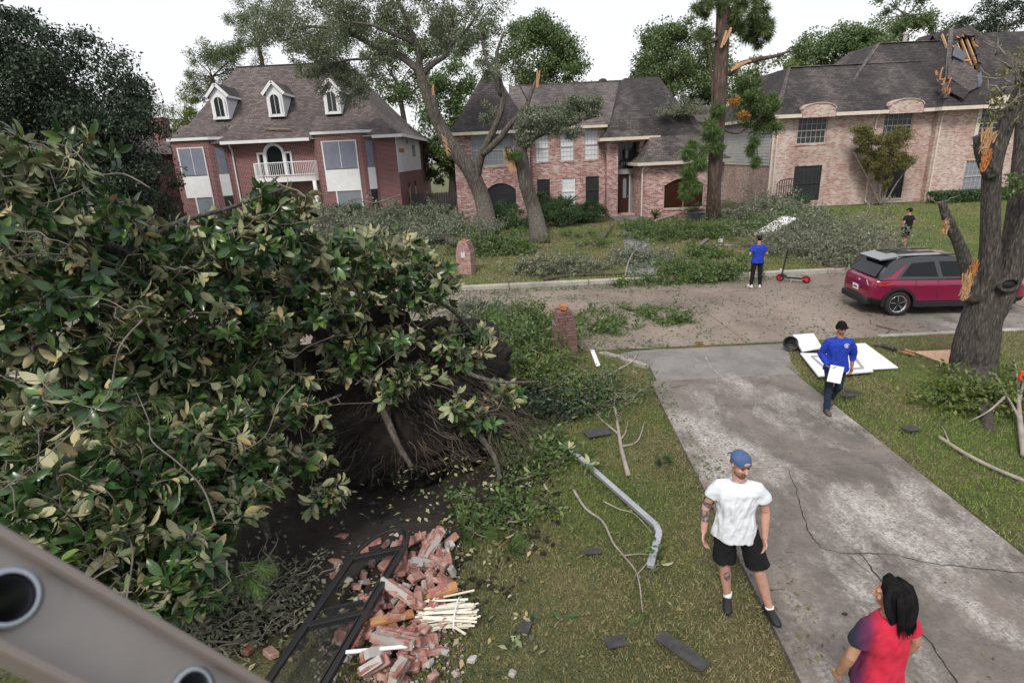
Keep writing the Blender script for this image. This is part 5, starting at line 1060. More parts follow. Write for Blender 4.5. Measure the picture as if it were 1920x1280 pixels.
torn(RO, 1811, 538, YR-.2, .5, .15, 40); torn(RO, 1848, 265, YR-.17, .45, .16, 34); torn(RO, 1845, 300, YR-.18, .4, .12, 24, 'raw_wood'); torn(RO, 1772, 425, YR-.1, .26, .07, 14); torn(RO, 1824, 508, YR-.2, .35, .12, 16, 'raw_wood')
b = MB()
for i in range(26):
    s = at(random.uniform(1865, 1925), random.uniform(90, 250), YR-.1); d_ = Vector((random.uniform(-.6, .2), random.uniform(-.4, .3), random.uniform(.1, .7))); b.tube(wig(s, s+d_*random.uniform(.4, 1.0), 6, .4), taper(.018, .004, 6), 5)
for (x, y, dx, dy) in ((1765, 380, -30, -12), (1765, 380, 35, -15), (1790, 440, -20, -20)): s = at(x, y, YR); b.tube(wig(s, at(x+dx, y+dy, YR-.1), 6, .3), taper(.012, .003, 6), 5)
o = b.build('twigs', 'twig', RO, world=True, smooth=True, uv=False); o['kind'] = 'stuff'
C = np.array([tuple(at(random.uniform(1850, 1930), random.uniform(90, 260), YR-.1)) for _ in range(26)]); foliage('foliage', C, np.full(26, .16), 26, .06, 'leaf_olive', RO)
C = np.array([tuple(at(random.uniform(1880, 1930), random.uniform(330, 370), YR+.2)) for _ in range(10)]); foliage('foliage', C, np.full(10, .16), 30, .07, 'leaf_mid', RO)
# ---------------- brush piles and fallen branches
def brush(label, g, r, nb, nl, leaf='leaf_grey', L=.08, tm='twig', name='brush_pile', blen=1.2, cat='branches', asp=.4, tr=.018, group=None, lowz=None):
    B = thing(name, label, cat, g, group=group); b = MB(); tips = []
    for i in range(nb):
        a = random.uniform(0, 6.28); q = random.random()**.5; s = Vector((math.cos(a)*r[0]*q, math.sin(a)*r[1]*q, random.uniform(0, r[2]*(1.05-q*.8)))); dd = Vector((random.uniform(-1, 1), random.uniform(-.7, .7), random.uniform(-.25, .45))).normalized()
        ln = blen*random.uniform(.4, 1.1); e = s+dd*ln; s.z = max(s.z, .02); e.z = max(e.z, .02); w_ = wig(s, e, 5, .45); [setattr(p, 'z', max(p.z, .015)) for p in w_]; b.tube(w_, taper(random.uniform(.4, 1)*tr, .003, 5), 5, cap=False); tips += w_[1:]
    o = b.build('twigs', tm, B, smooth=True, uv=False); o['kind'] = 'stuff'
    T = np.array([tuple(p) for p in tips]); k = rng.integers(0, len(T), nl); pos = T[k]+rng.normal(size=(nl, 3))*np.array([.09, .09, .06])*max(1, blen*.7)
    zm = gzv(pos[:, 0]+g[0], pos[:, 1]+g[1])-g[2]+.01; pos[:, 2] = np.maximum(pos[:, 2], zm); ln = L*rng.uniform(.6, 1.3, nl)
    f_ = scatter('foliage', pos+np.array(g), rdir(nl), ln, ln*asp, leaf, B); f_['kind'] = 'stuff'; return B
bp = [('tangled grey-green oak brush across the red house lawn', (590, 445), (4.6, 3.6, 1.6), 200, 15000, 'leaf_grey', .12, 1.8),
      ('heap of leafy brush before the fence and leaning oak', (770, 430), (3.4, 2.6, 1.2), 170, 12000, 'leaf_grey', .12, 1.6),
      ('leafy oak brush around the broken mailbox', (860, 450), (2.2, 1.8, .85), 90, 8000, 'leaf_grey', .11, 1.3),
      ('green brush at the foot of the leaning oak', (930, 470), (1.6, 1.2, .6), 80, 7000, 'leaf_mid', .11, 1.1),
      ('silvery leaf pile on the far kerb below the snapped oak', (1045, 508), (1.7, 1.0, .42), 70, 7500, 'leaf_pale', .10, 1.0),
      ('big tangle of branches on the far kerb behind the scooter', (1535, 465), (3.0, 2.1, 1.15), 190, 9000, 'leaf_grey', .10, 1.8),
      ('pale twiggy end of the branch heap near the red SUV', (1605, 492), (1.5, 1.0, .75), 130, 6000, 'leaf_pale', .09, 1.5),
      ('leafy branches piled before the pale house gate', (1440, 410), (2.4, 1.6, 1.0), 110, 8000, 'leaf_grey', .11, 1.5),
      ('broken pine tops heaped beside the white board', (1480, 430), (1.6, 1.2, .8), 60, 5000, 'needle', .16, 1.2),
      ('dark matted branches covering the lawn beneath the pine', (1310, 440), (3.4, 1.5, .28), 110, 12000, 'leaf_mid', .09, 1.3),
      ('green leaf drift on the far kerb left of the scooter', (1335, 520), (1.6, .7, .25), 50, 5000, 'leaf_mid', .10, .9),
      ('small leafy spray on the far lawn path edge', (1320, 480), (.8, .6, .35), 26, 2200, 'leaf_mid', .10, .7),
      ('leafy green brush leaning on the brick mailbox', (985, 640), (1.15, 1.3, .8), 120, 13000, 'leaf_mid', .09, 1.0),
      ('tall leafy brush behind the magnolia roots', (950, 690), (1.0, 1.1, .85), 90, 9500, 'leaf_mid', .09, 1.0),
      ('low leafy branch spread on the near lawn', (1120, 750), (.6, .75, .22), 60, 2200, 'leaf_mid', .075, .8),
      ('dark leafy litter heap at the edge of the roots', (1030, 760), (.8, .8, .22), 36, 2600, 'leaf_dark', .08, .7),
      ('green leaf drift in the street by the mailbox', (1120, 615), (1.0, .7, .06), 12, 1500, 'leaf_mid', .085, .6),
      ('small leaf spray lying mid street', (1265, 605), (.45, .3, .12), 12, 900, 'leaf_mid', .085, .5),
      ('leafy twigs beside the split oak trunk', (1850, 752), (.85, .5, .5), 60, 4600, 'leaf_bright', .085, .8),
      ('silver-leaved maple twigs beside the window frame', (460, 1150), (.75, .55, .25), 70, 1700, 'leaf_pale', .055, .6),
      ('silver-leaved twigs under the magnolia near the ladder', (330, 1200), (.5, .5, .3), 40, 1000, 'leaf_pale', .055, .6),
      ('green leafy boughs between the roots and the near mailbox', (1000, 720), (.8, .8, .4), 60, 4500, 'leaf_bright', .085, .8),
      ('leafy drift covering the front walk by the lawn', (1200, 428), (1.0, 1.1, .16), 40, 3500, 'leaf_mid', .10, .8),
      ('grey leafy branch fallen over the middle of the front walk', (1210, 492), (1.3, .9, .3), 46, 3800, 'leaf_grey', .10, 1.0),
      ('leaf drift on the street right of the mailbox brush', (1190, 585), (1.6, .7, .04), 14, 1300, 'leaf_mid', .085, .7),
      ('leafy twigs strewn along the far gutter', (1250, 530), (1.9, .45, .14), 34, 3600, 'leaf_mid', .09, .8),
      ('green sprouts and leaves at the rim of the crater', (1000, 850), (.6, .7, .14), 26, 2200, 'leaf_mid', .075, .5),
      ('low green leaves between the crater and the pine sprig', (940, 960), (.7, .4, .08), 18, 1300, 'leaf_mid', .07, .45),
      ('brush spilling over the kerb behind the mailbox', (900, 590), (.9, .8, .4), 40, 3000, 'leaf_grey', .09, .8)]
for lab, p, r, nb, nl, lf, L, bl_ in bp: brush(lab, gg(*p), r if p[1] > 560 else (r[0], r[1], r[2]*1.25), int(nb*1.6), int(nl*1.25), lf, L*1.15, blen=bl_, tm='twig' if 'dark' not in lab else 'twig_dark', asp=.2 if lf == 'needle' else .45)
# brush lying on the roof of the pink house
brush('broken grey-green treetop resting on the pink house roof', Vector(at(1275, 215, 36.6)), (1.25, .9, .55), 60, 5500, 'leaf_pale', .11, blen=1.2)
# single branches
def branch(label, path, r0, r1, forks=(), m='dead_wood', name='fallen_branch', leaf=None, cat='branch', n=8, z=.0, ends=None):
    pts = [gg(*p)+Vector((0, 0, (p[2] if len(p) > 2 else 0)+r0)) if len(p) == 2 else gg(p[0], p[1])+Vector((0, 0, p[2])) for p in path]
    B = thing(name, label, cat, gg(*path[0][:2])); b = MB(); p, r = spline(pts, taper(r0, r1, len(pts)-1), 6); b.tube(p, r, n); tips = [p[-1]]
    for f in forks:
        fp = [gg(q[0], q[1])+Vector((0, 0, q[2] if len(q) > 2 else .03)) for q in f]; p, r = spline(fp, taper(r0*.55, .004, len(fp)-1), 5); b.tube(p, r, 6); tips.append(p[-1])
    b.build('wood', m, B, world=True, smooth=True, uv=False)
    if ends:
        e = MB()
        for i in range(14): s = pts[ends]; dr = (pts[ends]-pts[ends-1 if ends else 1]).normalized(); o = Vector([random.uniform(-r0, r0)*.7 for _ in range(3)]); e.bar(s+o-dr*.1, s+o+dr*random.uniform(.05, .22), .03, .02)
        e.build('torn_wood', 'lumber', B, world=True)
    if leaf:
        C = np.array([tuple(t) for t in tips for _ in range(3)])+rng.normal(size=(len(tips)*3, 3))*.06; foliage('foliage', C, np.full(len(C), .13), 16, .07, leaf, B)
    return B
branch('forked grey branch lying near the driveway edge', [(1178, 895), (1165, 845), (1158, 800), (1150, 750), (1140, 715)], .04, .012, [[(1158, 815), (1140, 800), (1125, 785), (1112, 752), (1095, 730)], [(1160, 830), (1172, 815), (1178, 790)], [(1150, 760), (1158, 735), (1155, 712)], [(1165, 840), (1195, 830), (1208, 800, .1)]])
branch('thin pale branch snaking over the lawn below the gutter pipe', [(1075, 920), (1098, 955), (1130, 980), (1150, 1020), (1170, 1045), (1195, 1080), (1205, 1150)], .02, .007, [[(1170, 1045), (1200, 1042), (1235, 1045)], [(1195, 1080), (1212, 1060), (1215, 1045)]], leaf='leaf_mid')
branch('curved twig leaning on the gutter pipe', [(1130, 940), (1160, 955), (1190, 965), (1222, 1000)], .012, .005)
branch('dead branch across the path toward the drive apron', [(1115, 720), (1150, 700), (1185, 680), (1195, 665)], .03, .01)
branch('long dead branch with orange scar on the right lawn', [(1760, 822), (1800, 848), (1850, 875), (1920, 905)], .03, .03, [[(1780, 836), (1772, 815), (1765, 800)]])
branch('tall bare bough fallen beside the split oak', [(1920, 860), (1908, 800, .15), (1900, 750, .35), (1890, 720, .5)], .05, .012, [[(1908, 800, .15), (1880, 770, .3), (1850, 740, .5)], [(1905, 780, .2), (1912, 740, .5), (1918, 715, .6)], [(1880, 770, .3), (1850, 790, .2), (1815, 800, .1)]], 'dead_wood')
branch('broken log with torn orange end behind the white panels', [(1640, 650), (1665, 655), (1695, 664)], .075, .06, m='bark_oak', name='log', cat='log', ends=2)
branch('dark forked stick on the street by the near kerb', [(1643, 613), (1665, 618), (1683, 622)], .03, .015, [[(1668, 618), (1665, 625), (1650, 632)]], 'twig_dark', 'stick', cat='stick')
branch('thick fallen trunk lying behind the far mailbox', [(775, 445), (815, 450), (850, 462), (885, 480)], .3, .22, m='bark_oak', name='log', cat='log', ends=None)
branch('curved bark-stripped limb on the lawn by the front walk', [(1228, 418), (1245, 412), (1275, 405), (1310, 403)], .1, .05, m='dead_wood', name='log', cat='log')
branch('dark limb stretched along the far kerb', [(1020, 535), (1075, 527), (1130, 518), (1175, 516)], .07, .03, [[(1075, 527), (1095, 518), (1125, 512)]], 'twig_dark', leaf='leaf_mid')
branch('pale branch arching from the kerb to the walk', [(1172, 518), (1180, 500, .3), (1195, 488, .5), (1210, 482, .3)], .03, .01)
branch('forked limb standing on the lawn beside the walk', [(1128, 452), (1140, 440, .2), (1146, 425, .4)], .09, .03, [[(1130, 450, .1), (1118, 440, .3)]], 'bark_oak')
branch('dark heavy limb in the far gutter by the SUV', [(1545, 505), (1570, 503), (1605, 497)], .12, .1, m='twig_dark', name='log', cat='log', ends=2)
branch('thin stick on the driveway beside the standing man', [(1440, 1108), (1472, 1105)], .009, .006, m='twig_dark', name='stick', cat='stick'); branch('bent twig on the driveway left of the red shirt', [(1586, 1187), (1605, 1180), (1618, 1178)], .007, .004, [[(1614, 1180), (1618, 1165), (1622, 1155)]], 'twig', 'stick', cat='stick')
branch('short twig near the driveway joint', [(1258, 728), (1290, 722)], .012, .006, m='twig_dark', name='stick', cat='stick'); branch('little curled twig near the long crack', [(1473, 1037), (1488, 1036)], .008, .005, m='twig_dark', name='stick', cat='stick'); branch('short twig under the long crack', [(1482, 1058), (1495, 1050)], .007, .005, m='twig_dark', name='stick', cat='stick')
branch('small broken limb by the boards on the far lawn', [(1300, 470), (1340, 463), (1375, 462)], .05, .03, m='dead_wood'); branch('bare limb beneath the far pine', [(1225, 440), (1250, 433), (1290, 428)], .06, .02, m='dead_wood')
# loose magnolia sprigs and pine sprigs on the lawn
def sprig(label, px, py, n=8, L=.16, z=.1):
    g = gg(px, py); S = thing('magnolia_sprig', label, 'leaves', g); b = MB(); b.tube(wig((0, 0, .03), (.1, .12, z), 3, .2), [.008, .007, .006, .005], 5); b.build('twig', 'twig', S)
    for i in range(n):
        a = i*2.4; el = random.uniform(-.1, .9); d = Vector((math.cos(a)*math.cos(el), math.sin(a)*math.cos(el), math.sin(el)*.7)); nn = Vector((0, 0, 1)) if random.random() < .45 else Vector((random.uniform(-.5, .5), random.uniform(-.5, .5), -1)); nn = (nn-d*nn.dot(d)).normalized(); y = nn.cross(d)
        l_ = L*random.uniform(.8, 1.15); M = Matrix((d*l_, y*l_*.42, nn*l_)).transposed().to_4x4(); M.translation = Vector((.1, .12, z))+d*.015
        o = bpy.data.objects.new('leaf', protos[i % 6]); link(o, S); o.matrix_local = M
for lab, px, py, n, z in (('tan magnolia sprig lying over the gutter pipe top', 1055, 870, 12, .2), ('magnolia leaves beside the gutter pipe', 1095, 895, 9, .15), ('magnolia leaves at the foot of the fine roots', 1010, 850, 9, .15), ('fallen magnolia sprig by the leafy brush', 1060, 795, 6, .06), ('dark green magnolia leaves near the low brush', 1000, 790, 7, .08), ('single magnolia leaf at the end of the bent pipe', 1225, 1075, 1, .02), ('loose magnolia leaf beside the crater', 1020, 935, 2, .02), ('magnolia leaves left of the pipe on dry grass', 985, 900, 3, .03), ('yellow magnolia leaf by the pine sprig', 930, 1025, 2, .03), ('dark leaf pair on the lawn below the slats', 1040, 1180, 2, .02)): sprig(lab, px, py, n, .16, z)
bough('fresh pine sprig on the soil right of the bricks', 890, 1005, 0, 9, .2, .2, gdir=(.3, -.2, .2)); bough('small pine sprig beside the crater grass', 960, 1030, 0, 6, .16, .14, gdir=(.3, -.2, .2)); bough('pine sprig near the lawn edge of the driveway', 1245, 870, 0, 5, .14, .1, gdir=(.1, -.1, .1), m='shrub_leaf')
for lab, px, py in (('bright pine bough on the far lawn beneath the snapped oak', 1115, 462), ('second pine bough beside the bright one on the far lawn', 1085, 445), ('pine bough at the root of the leaning oak', 985, 440)): bough(lab, px, py, 0, 26, .4, .75, gdir=(.1, -.1, .1))
# ---------------- leaf litter (nobody could count it)
def litter(name, label, n, xr, yr, leaf, L, dens=None, z=.012):
    x, y = rng.uniform(*xr, n), rng.uniform(*yr, n)
    if dens is not None: k = rng.random(n) < dens(x, y); x, y = x[k], y[k]
    pos = np.stack([x, y, np.where((y > 13.3) & (y < 20.95), -.12, gzv(x, y))+z], 1); d = rdir(len(x)); d[:, 2] *= .25; ln = L*rng.uniform(.5, 1.3, len(x))
    tag(scatter(name, pos, d, ln, ln*.5, leaf, None, spin=rng.normal(0, .35, len(x))), label, 'leaves', kind='stuff')
street_d = lambda x, y: np.clip(.06+.9*np.clip((9-x)/8, 0, 1)*(vnoise(x, y, .9, 5) > .5)*vnoise(x, y, 2.5, 6)+np.where((y > 20.2) & (x < 14), .6, 0)+np.where((y < 14.2) & (x < 4), .4, 0), 0, 1)*np.where(x > 11, .15, 1)*np.where(x < -8, .6, 1)
litter('leaf_litter', 'green leaf litter strewn over the street', 80000, (-14, 22), (13.3, 21), 'leaf_mid', .085, street_d)
litter('leaf_litter', 'dry brown leaf crumbs on the street', 9000, (-14, 22), (13.3, 21), 'leaf_olive', .05, lambda x, y: .15+.5*(vnoise(x, y, 1.2, 8) > .55))
litter('leaf_litter', 'fallen leaves on the far lawns', 16000, (-20, 22), (21.4, 34), 'leaf_grey', .1, lambda x, y: np.where(x < 14, .75, .1)*(.3+.9*(vnoise(x, y, .6, 9) > .5)))
litter('leaf_litter', 'dry leaf bits on the near lawn', 3500, (-1.2, 3), (4, 13), 'leaf_olive', .05, None, .035)
litter('leaf_litter', 'green leaf bits by the brush on the near lawn', 5000, (-.4, 3.1), (7, 13), 'leaf_mid', .06, lambda x, y: vnoise(x, y, .9, 10)**1.5, .03)
litter('leaf_litter', 'scattered leaf crumbs on the driveway', 260, (2.6, 6), (3, 13), 'leaf_olive', .04, None, .02)
litter('leaf_litter', 'broken magnolia leaves trampled into the soil', 2600, (-5, .2), (4.2, 9), 'mag_under', .09, lambda x, y: .5*vnoise(x, y, 1.1, 11), .05)
litter('leaf_litter', 'dark leaves on the soil under the magnolia', 4000, (-6, .2), (3.6, 9.5), 'leaf_dark', .07, lambda x, y: vnoise(x, y, 1.7, 12)**1.5, .04)
# ---------------- grass
leafmat('grass_green', [(0, (.08, .14, .022)), (.6, (.165, .26, .05)), (1, (.28, .33, .10))], .55, .25)
leafmat('grass_dry', [(0, (.15, .13, .062)), (.6, (.27, .235, .12)), (1, (.40, .36, .21))], .6, .2)
leafmat('grass_far', [(0, (.095, .165, .028)), (.6, (.175, .26, .055)), (1, (.27, .32, .10))], .55, .25)
def grass(name, label, n, xr, yr, L, W, mask, drys, m1='grass_green', m2='grass_dry'):
    x, y = rng.uniform(*xr, n), rng.uniform(*yr, n); k = mask(x, y); x, y = x[k], y[k]; pos = np.stack([x, y, gzv(x, y)+np.where(y < 13, crater(x, y), 0)-.005], 1)
    dry = rng.random(len(x)) < drys(x, y)
    for q, m_, lab in ((~dry, m1, label), (dry, m2, 'dry straw-coloured blades in '+label)):
        d = rdir(q.sum()); d[:, 2] = np.abs(d[:, 2])+.75; l_ = L*rng.uniform(.5, 1.3, q.sum()); tag(scatter(name, pos[q], d, l_, W, m_, None, BLADE), lab, 'grass', kind='stuff')
insoil = lambda x, y: ((x+2.55)/2.3)**2+((y-6.9)/2.1)**2 < .72+.35*(vnoise(x, y, 3, 17)-.5)
offdrive = lambda x, y: ((x < 2.37+.055*(y-3)) | (x > 5.72+.028*(y-4))) & ~((y > 11.6) & (x > 2.2+(13-y)*.5) & (x < 6.7-(13-y)*.45))
ndry = lambda x, y: np.clip(.30+1.7*(vnoise(x, y, .75, 14)-.42)+.6*(vnoise(x, y, 3, 15)-.5), .05, .93)
grass('grass', 'the lawn left of the driveway', 150000, (-2.5, 3.3), (3.2, 13.1), .055, .008, lambda x, y: offdrive(x, y) & ~insoil(x, y), lambda x, y: np.clip(ndry(x, y)+.12, 0, 1))
grass('grass', 'the lawn right of the driveway', 170000, (5.6, 15.5), (3.5, 13.1), .06, .010, offdrive, lambda x, y: np.clip(ndry(x, y)*.75+np.where(y > 11, .3, 0), 0, 1))
grass('grass', 'the far lawn before the brick houses', 90000, (-12, 15), (21.25, 34), .10, .024, lambda x, y: np.abs(x-5.25-.177*(y-22)) > .62, lambda x, y: np.clip(ndry(x, y)+.25, 0, .9), 'grass_far')
grass('grass', 'the mown lawn of the pale house', 90000, (13, 36), (21.25, 35.5), .09, .024, lambda x, y: x > 0, lambda x, y: np.clip(ndry(x, y)*.6, 0, .9), 'grass_far')
grass('grass', 'the shaded lawn behind the magnolia', 50000, (-14, -2), (9, 13.1), .07, .014, lambda x, y: ~insoil(x, y), ndry)
# ---------------- brick rubble
def brickpm(name, c, mt, kk=1.7):
    m, t, b = nmat(name); v = coords(t); n = nd(t, 'TexNoise', Scale=9, Detail=6, Roughness=.7); t.links.new(v, n.inputs['Vector'])
    oi = t.nodes.new('ShaderNodeObjectInfo'); r = ramp(t, oi.outputs['Random'], [(0, tuple(x*.7 for x in c)), (.5, c), (1, (c[0]*1.1, c[1]*kk, c[2]*kk))])
    k = ramp(t, n.outputs['Fac'], [(.44, (0, 0, 0)), (.68, (.9, .9, .9))]); t.links.new(mixc(t, k.outputs[0], r.outputs[0], mt), b.inputs['Base Color']); b.inputs['Roughness'].default_value = .9
    f = nd(t, 'TexNoise', Scale=40, Detail=4); t.links.new(v, f.inputs['Vector']); bumpn(t, b, f.outputs['Fac'], .7, .01)
brickpm('loose_brick', (.27, .10, .078), (.40, .33, .31)); brickpm('loose_mortar', (.36, .34, .33), (.30, .25, .23), 1.15)
def chip(size, seed):
    r = random.Random(seed); b = bmesh.new(); bmesh.ops.create_cube(b, size=1)
    for v in b.verts: v.co = Vector((v.co.x*size[0], v.co.y*size[1], v.co.z*size[2]))+Vector([r.uniform(-.012, .012) for _ in range(3)])
    bmesh.ops.bevel(b, geom=b.edges[:], offset=.008, segments=1, affect='EDGES'); me = bpy.data.meshes.new('brick'); b.to_mesh(me); b.free(); return me
bm_ = [chip((.2, .092, .058), i) for i in range(4)]+[chip((.11, .092, .058), 9), chip((.13, .09, .06), 10)]
for m_ in bm_: m_.materials.append(MATS['loose_brick'])
mm_ = [chip((.12, .09, .05), 20), chip((.08, .07, .05), 21), chip((.06, .045, .035), 22)]
for m_ in mm_: m_.materials.append(MATS['loose_mortar'])
def pile_z(x, y):
    d = ((x+1.25)/.75)**2+((y-5.4)/1.15)**2; return .2*max(0, 1-d)
random.seed(21); rub = []
def drop(me, name, label, cat, group, x, y, lay, flat=False):
    o = bpy.data.objects.new(name, me); link(o); o.location = (x, y, .035+lay); t_ = .25 if flat else .7
    o.rotation_euler = (random.uniform(-t_, t_), random.uniform(-t_, t_)+(math.pi/2 if random.random() < .18 else 0), random.uniform(0, 6.28)); tag(o, label, cat, group)
def zone(px, py):
    if py < 1060: return 'by the frame arch', 'in the rubble beside the arched end of the frame'
    if px < 700 and py < 1190: return 'inside the frame', 'lying within the black window frame'
    if py < 1120: return 'above the slats', 'in the rubble just above the cream slats'
    if py < 1200: return 'left of the slats', 'in the rubble between the frame and the slats'
    return 'at the rubble foot', 'at the foot of the rubble by the white trim strip'
cnt = 0
while cnt < 130:
    px, py = random.uniform(600, 850), random.uniform(1010, 1275); me_ = random.choice(bm_); half = me_ in bm_[4:]; c_ = 720+(1130-py)*.30; 
    if abs(px-c_-30) > 95+random.uniform(-25, 20) or py > 1205 and px < 690: continue
    g = gp(px, py, .08); z = pile_z(g.x, g.y)*random.uniform(.1, 1.1); g = gp(px, py, .04+z); zn, zl = zone(px, py); drop(me_, 'loose_brick', ('broken half brick ' if half else 'whole mortar-crusted brick ')+zl, 'brick', ('half bricks ' if half else 'whole bricks ')+zn, g.x, g.y, z); cnt += 1
for i in range(60):
    px, py = random.uniform(590, 860), random.uniform(1000, 1270); g = gp(px, py, .05); z = pile_z(g.x, g.y)*random.uniform(.3, 1.1); zn, zl = zone(px, py); drop(random.choice(mm_), 'mortar_lump', 'grey mortar lump '+zl, 'rubble', 'mortar lumps '+zn, g.x, g.y, z-.01)
for lab, px, py in (('lone brick left of the rubble near the soil', 640, 1007), ('pink broken brick by the window frame top edge', 634, 1078), ('lone brick between the pine sprig and the window frame', 630, 1055), ('brick half buried under silver twigs', 470, 1215), ('second brick under silver twigs by the frame', 510, 1225)):
    g = gp(px, py, .03); o = bpy.data.objects.new('loose_brick', bm_[0]); link(o); o.location = (g.x, g.y, .04); o.rotation_euler = (.2, .3, random.uniform(0, 3)); tag(o, lab, 'brick')
for lab, px, py in (('white mortar chip on the lawn near the dark shingle', 1430, 2000), ('pale mortar piece on the lawn right of the slats', 885, 1235), ('small white mortar chip right of the slats', 835, 1222), ('white plaster crumb at the lawn below the slats', 960, 1260)):
    if py > 1280: continue
    g = gp(px, py, .03); o = bpy.data.objects.new('mortar_lump', mm_[1]); link(o); o.location = (g.x, g.y, .025); o.rotation_euler = (.1, .2, random.uniform(0, 3)); tag(o, lab, 'rubble')
def chunk(label, px, py, z, nx, ny, rot):       # bricks still mortared together
    g = gp(px, py, z); T = thing('brick_chunk', label, 'rubble', g, rot=rot); b = MB(); b.box((0, 0, 0), (nx*.205, .082, ny*.066)); b.build('mortar', 'loose_mortar', T)
    for j in range(ny):
        for i in range(nx):
            o = bpy.data.objects.new('brick', bm_[(i+j) % 4]); link(o, T); o.location = ((i-(nx-1)/2+(.25 if j % 2 else -.1))*.208, random.uniform(-.008, .004), (j-(ny-1)/2)*.07)
chunk('slab of six pink bricks still mortared beside the arch of the frame', 808, 1020, .2, 2, 3, (1.0, -.35, 1.1)); chunk('mortared pair of orange bricks in the middle of the rubble', 745, 1105, .24, 2, 2, (.9, .3, -.5)); chunk('wide orange brick slab below the slat bundle', 742, 1195, .2, 2, 3, (1.2, .1, -.2)); chunk('mortar-caked brick block near the bottom of the rubble', 700, 1225, .2, 1, 2, (.7, .5, .8)); chunk('tall mortared bricks standing at the rubble end', 745, 1262, .14, 1, 3, (.2, .2, 1.3)); chunk('mortared bricks at the right rim of the rubble', 800, 1060, .12, 2, 2, (.4, .5, .3)); chunk('twin bricks leaning under the window frame', 700, 1250, .12, 1, 3, (.5, -.3, .4))
n = 900; px_, py_ = rng.uniform(590, 870, n), rng.uniform(1000, 1280, n); b = MB()
for i in range(n):
    g = gp(px_[i], py_[i], .02); q_ = random.uniform(.004, .016); b.box((g.x, g.y, .02+pile_z(g.x, g.y)*.5), (q_*2, q_*1.5, q_), Euler((random.uniform(0, 3), random.uniform(0, 3), 0)).to_matrix(), random.randrange(2))
o = b.build('brick_crumbs', ['loose_brick', 'loose_mortar'], uv=False); tag(o, 'crumbs of brick and mortar sprinkled through the rubble', 'rubble', kind='stuff')
# ---------------- black window frame lying on the rubble
A_, B_ = gp(657, 1049, .34), gp(757, 1028, .34); C_, D_ = gp(500, 1280, .22), gp(612, 1280, .22)
ex = (B_-A_); ey = ((C_-A_).normalized()+(D_-B_).normalized()).normalized(); O_ = (A_+B_)/2; Lb = 2.15
WF = thing('window_frame', 'black arched window frame lying across the brick rubble', 'window', O_)
def wp(u_, v_, z=0): return O_+ex*u_+ey*v_+Vector((0, 0, z))      # the racked frame: across, along, above
def wbar(name, a, c, w_, h, m='black_metal'):
    q = MB(); q.bar(wp(*a), wp(*c), w_, h); q.build(name, m, WF, world=True, bevel=.006)
arcp = [(-.5*math.cos(a), -.42*math.sin(a)) for a in np.linspace(0, math.pi, 21)]
for k_, rr_, zz, nm in ((1, .03, 0, 'arch'), (.88, .013, .03, 'arch_bead')):
    q = MB(); q.tube([wp(p[0]*k_, p[1]*k_, zz) for p in arcp], rr_, 6); q.build(nm, 'black_metal', WF, world=True)
for s in (-1, 1): wbar('side_rail', (s*.5, -.02, 0), (s*.5, Lb, 0), .055, .07); wbar('inner_bead', (s*.42, 0, .025), (s*.42, Lb, .025), .016, .04)
for v_ in (0, .92, Lb): wbar('cross_rail', (-.5, v_, 0), (.5, v_, 0), .07, .07)
wbar('meeting_rail', (-.42, .68, -.06), (.25, .68, -.06), .03, .06)
for v0, v1 in ((.96, Lb-.04), (.70, .88)):
    q = MB(); q.poly([wp(-.43, v0), wp(.43, v0), wp(.43, v1), wp(-.43, v1)]); q.build('pane', 'clear_glass', WF, world=True)
q = MB(); q.poly([wp(-.42, .05), wp(.35, .05), wp(.05, .16), wp(-.15, .12), wp(-.42, .5)]); q.build('broken_pane', 'clear_glass', WF, world=True)
# ---------------- bundle of white slats, trim pieces
mat('slat_white', (.68, .66, .58), (.60, .57, .46), 3, .55); mat('galv', (.45, .47, .50), (.36, .37, .40), 6, .38, (30, .1), metal=.55); mat('asphalt_shingle', (.035, .034, .036), (.06, .058, .058), 9, .95, (60, .5)); mat('cardboard_wood', (.42, .22, .10), (.34, .16, .07), 4, .8)
SB = thing('slat_bundle', 'tied bundle of cream blind slats beside the bricks', 'slats', gp(840, 1165)); c_ = gp(838, 1165)
for i in range(44):
    a = R_(random.gauss(4, 7)); L = random.uniform(.42, .62); o = Vector((random.uniform(-.06, .06), random.uniform(-.17, .15), .05+random.uniform(0, .12))); d = Vector((math.cos(a), math.sin(a), random.uniform(-.03, .03)))
    q = MB(); q.bar(o-d*L/2, o+d*L/2, .022, .006, up=(0, random.uniform(-.6, .6), 1)); q.build('slat', 'slat_white', SB)
for (x, y, a, L) in ((.12, -.22, -.75, .25), (.0, .24, .12, .55), (-.16, .2, 1.3, .2), (-.2, .15, 2.0, .25)): q = MB(); d = Vector((math.cos(a), math.sin(a), .1)); o = Vector((x, y, .12)); q.bar(o-d*L/2, o+d*L/2, .024, .008); q.build('slat', 'slat_white', SB)
q = MB(); q.tube([(.1+.02*math.cos(a), .0+.2*math.cos(a), .1+.1*math.sin(a)) for a in np.linspace(0, 6.283, 17)], .008, 5); q.build('tie', 'white_paint', SB)
q = MB(); q.bx(-.3, .16, -.02, .1, 0, .04); wd_ = q.build('split_board', 'cardboard_wood'); wd_.location = c_+Vector((-.05, .26, .12)); wd_.rotation_euler = (0, -.1, .25); tag(wd_, 'orange split board under the cream slats', 'board')
q = MB(); q.bx(-.22, .22, -.05, .05, 0, .03); wd_ = q.build('split_board', 'cardboard_wood'); wd_.location = gp(735, 1160, .14); wd_.rotation_euler = (0, .1, .35); tag(wd_, 'orange broken board at the left end of the slats', 'board')
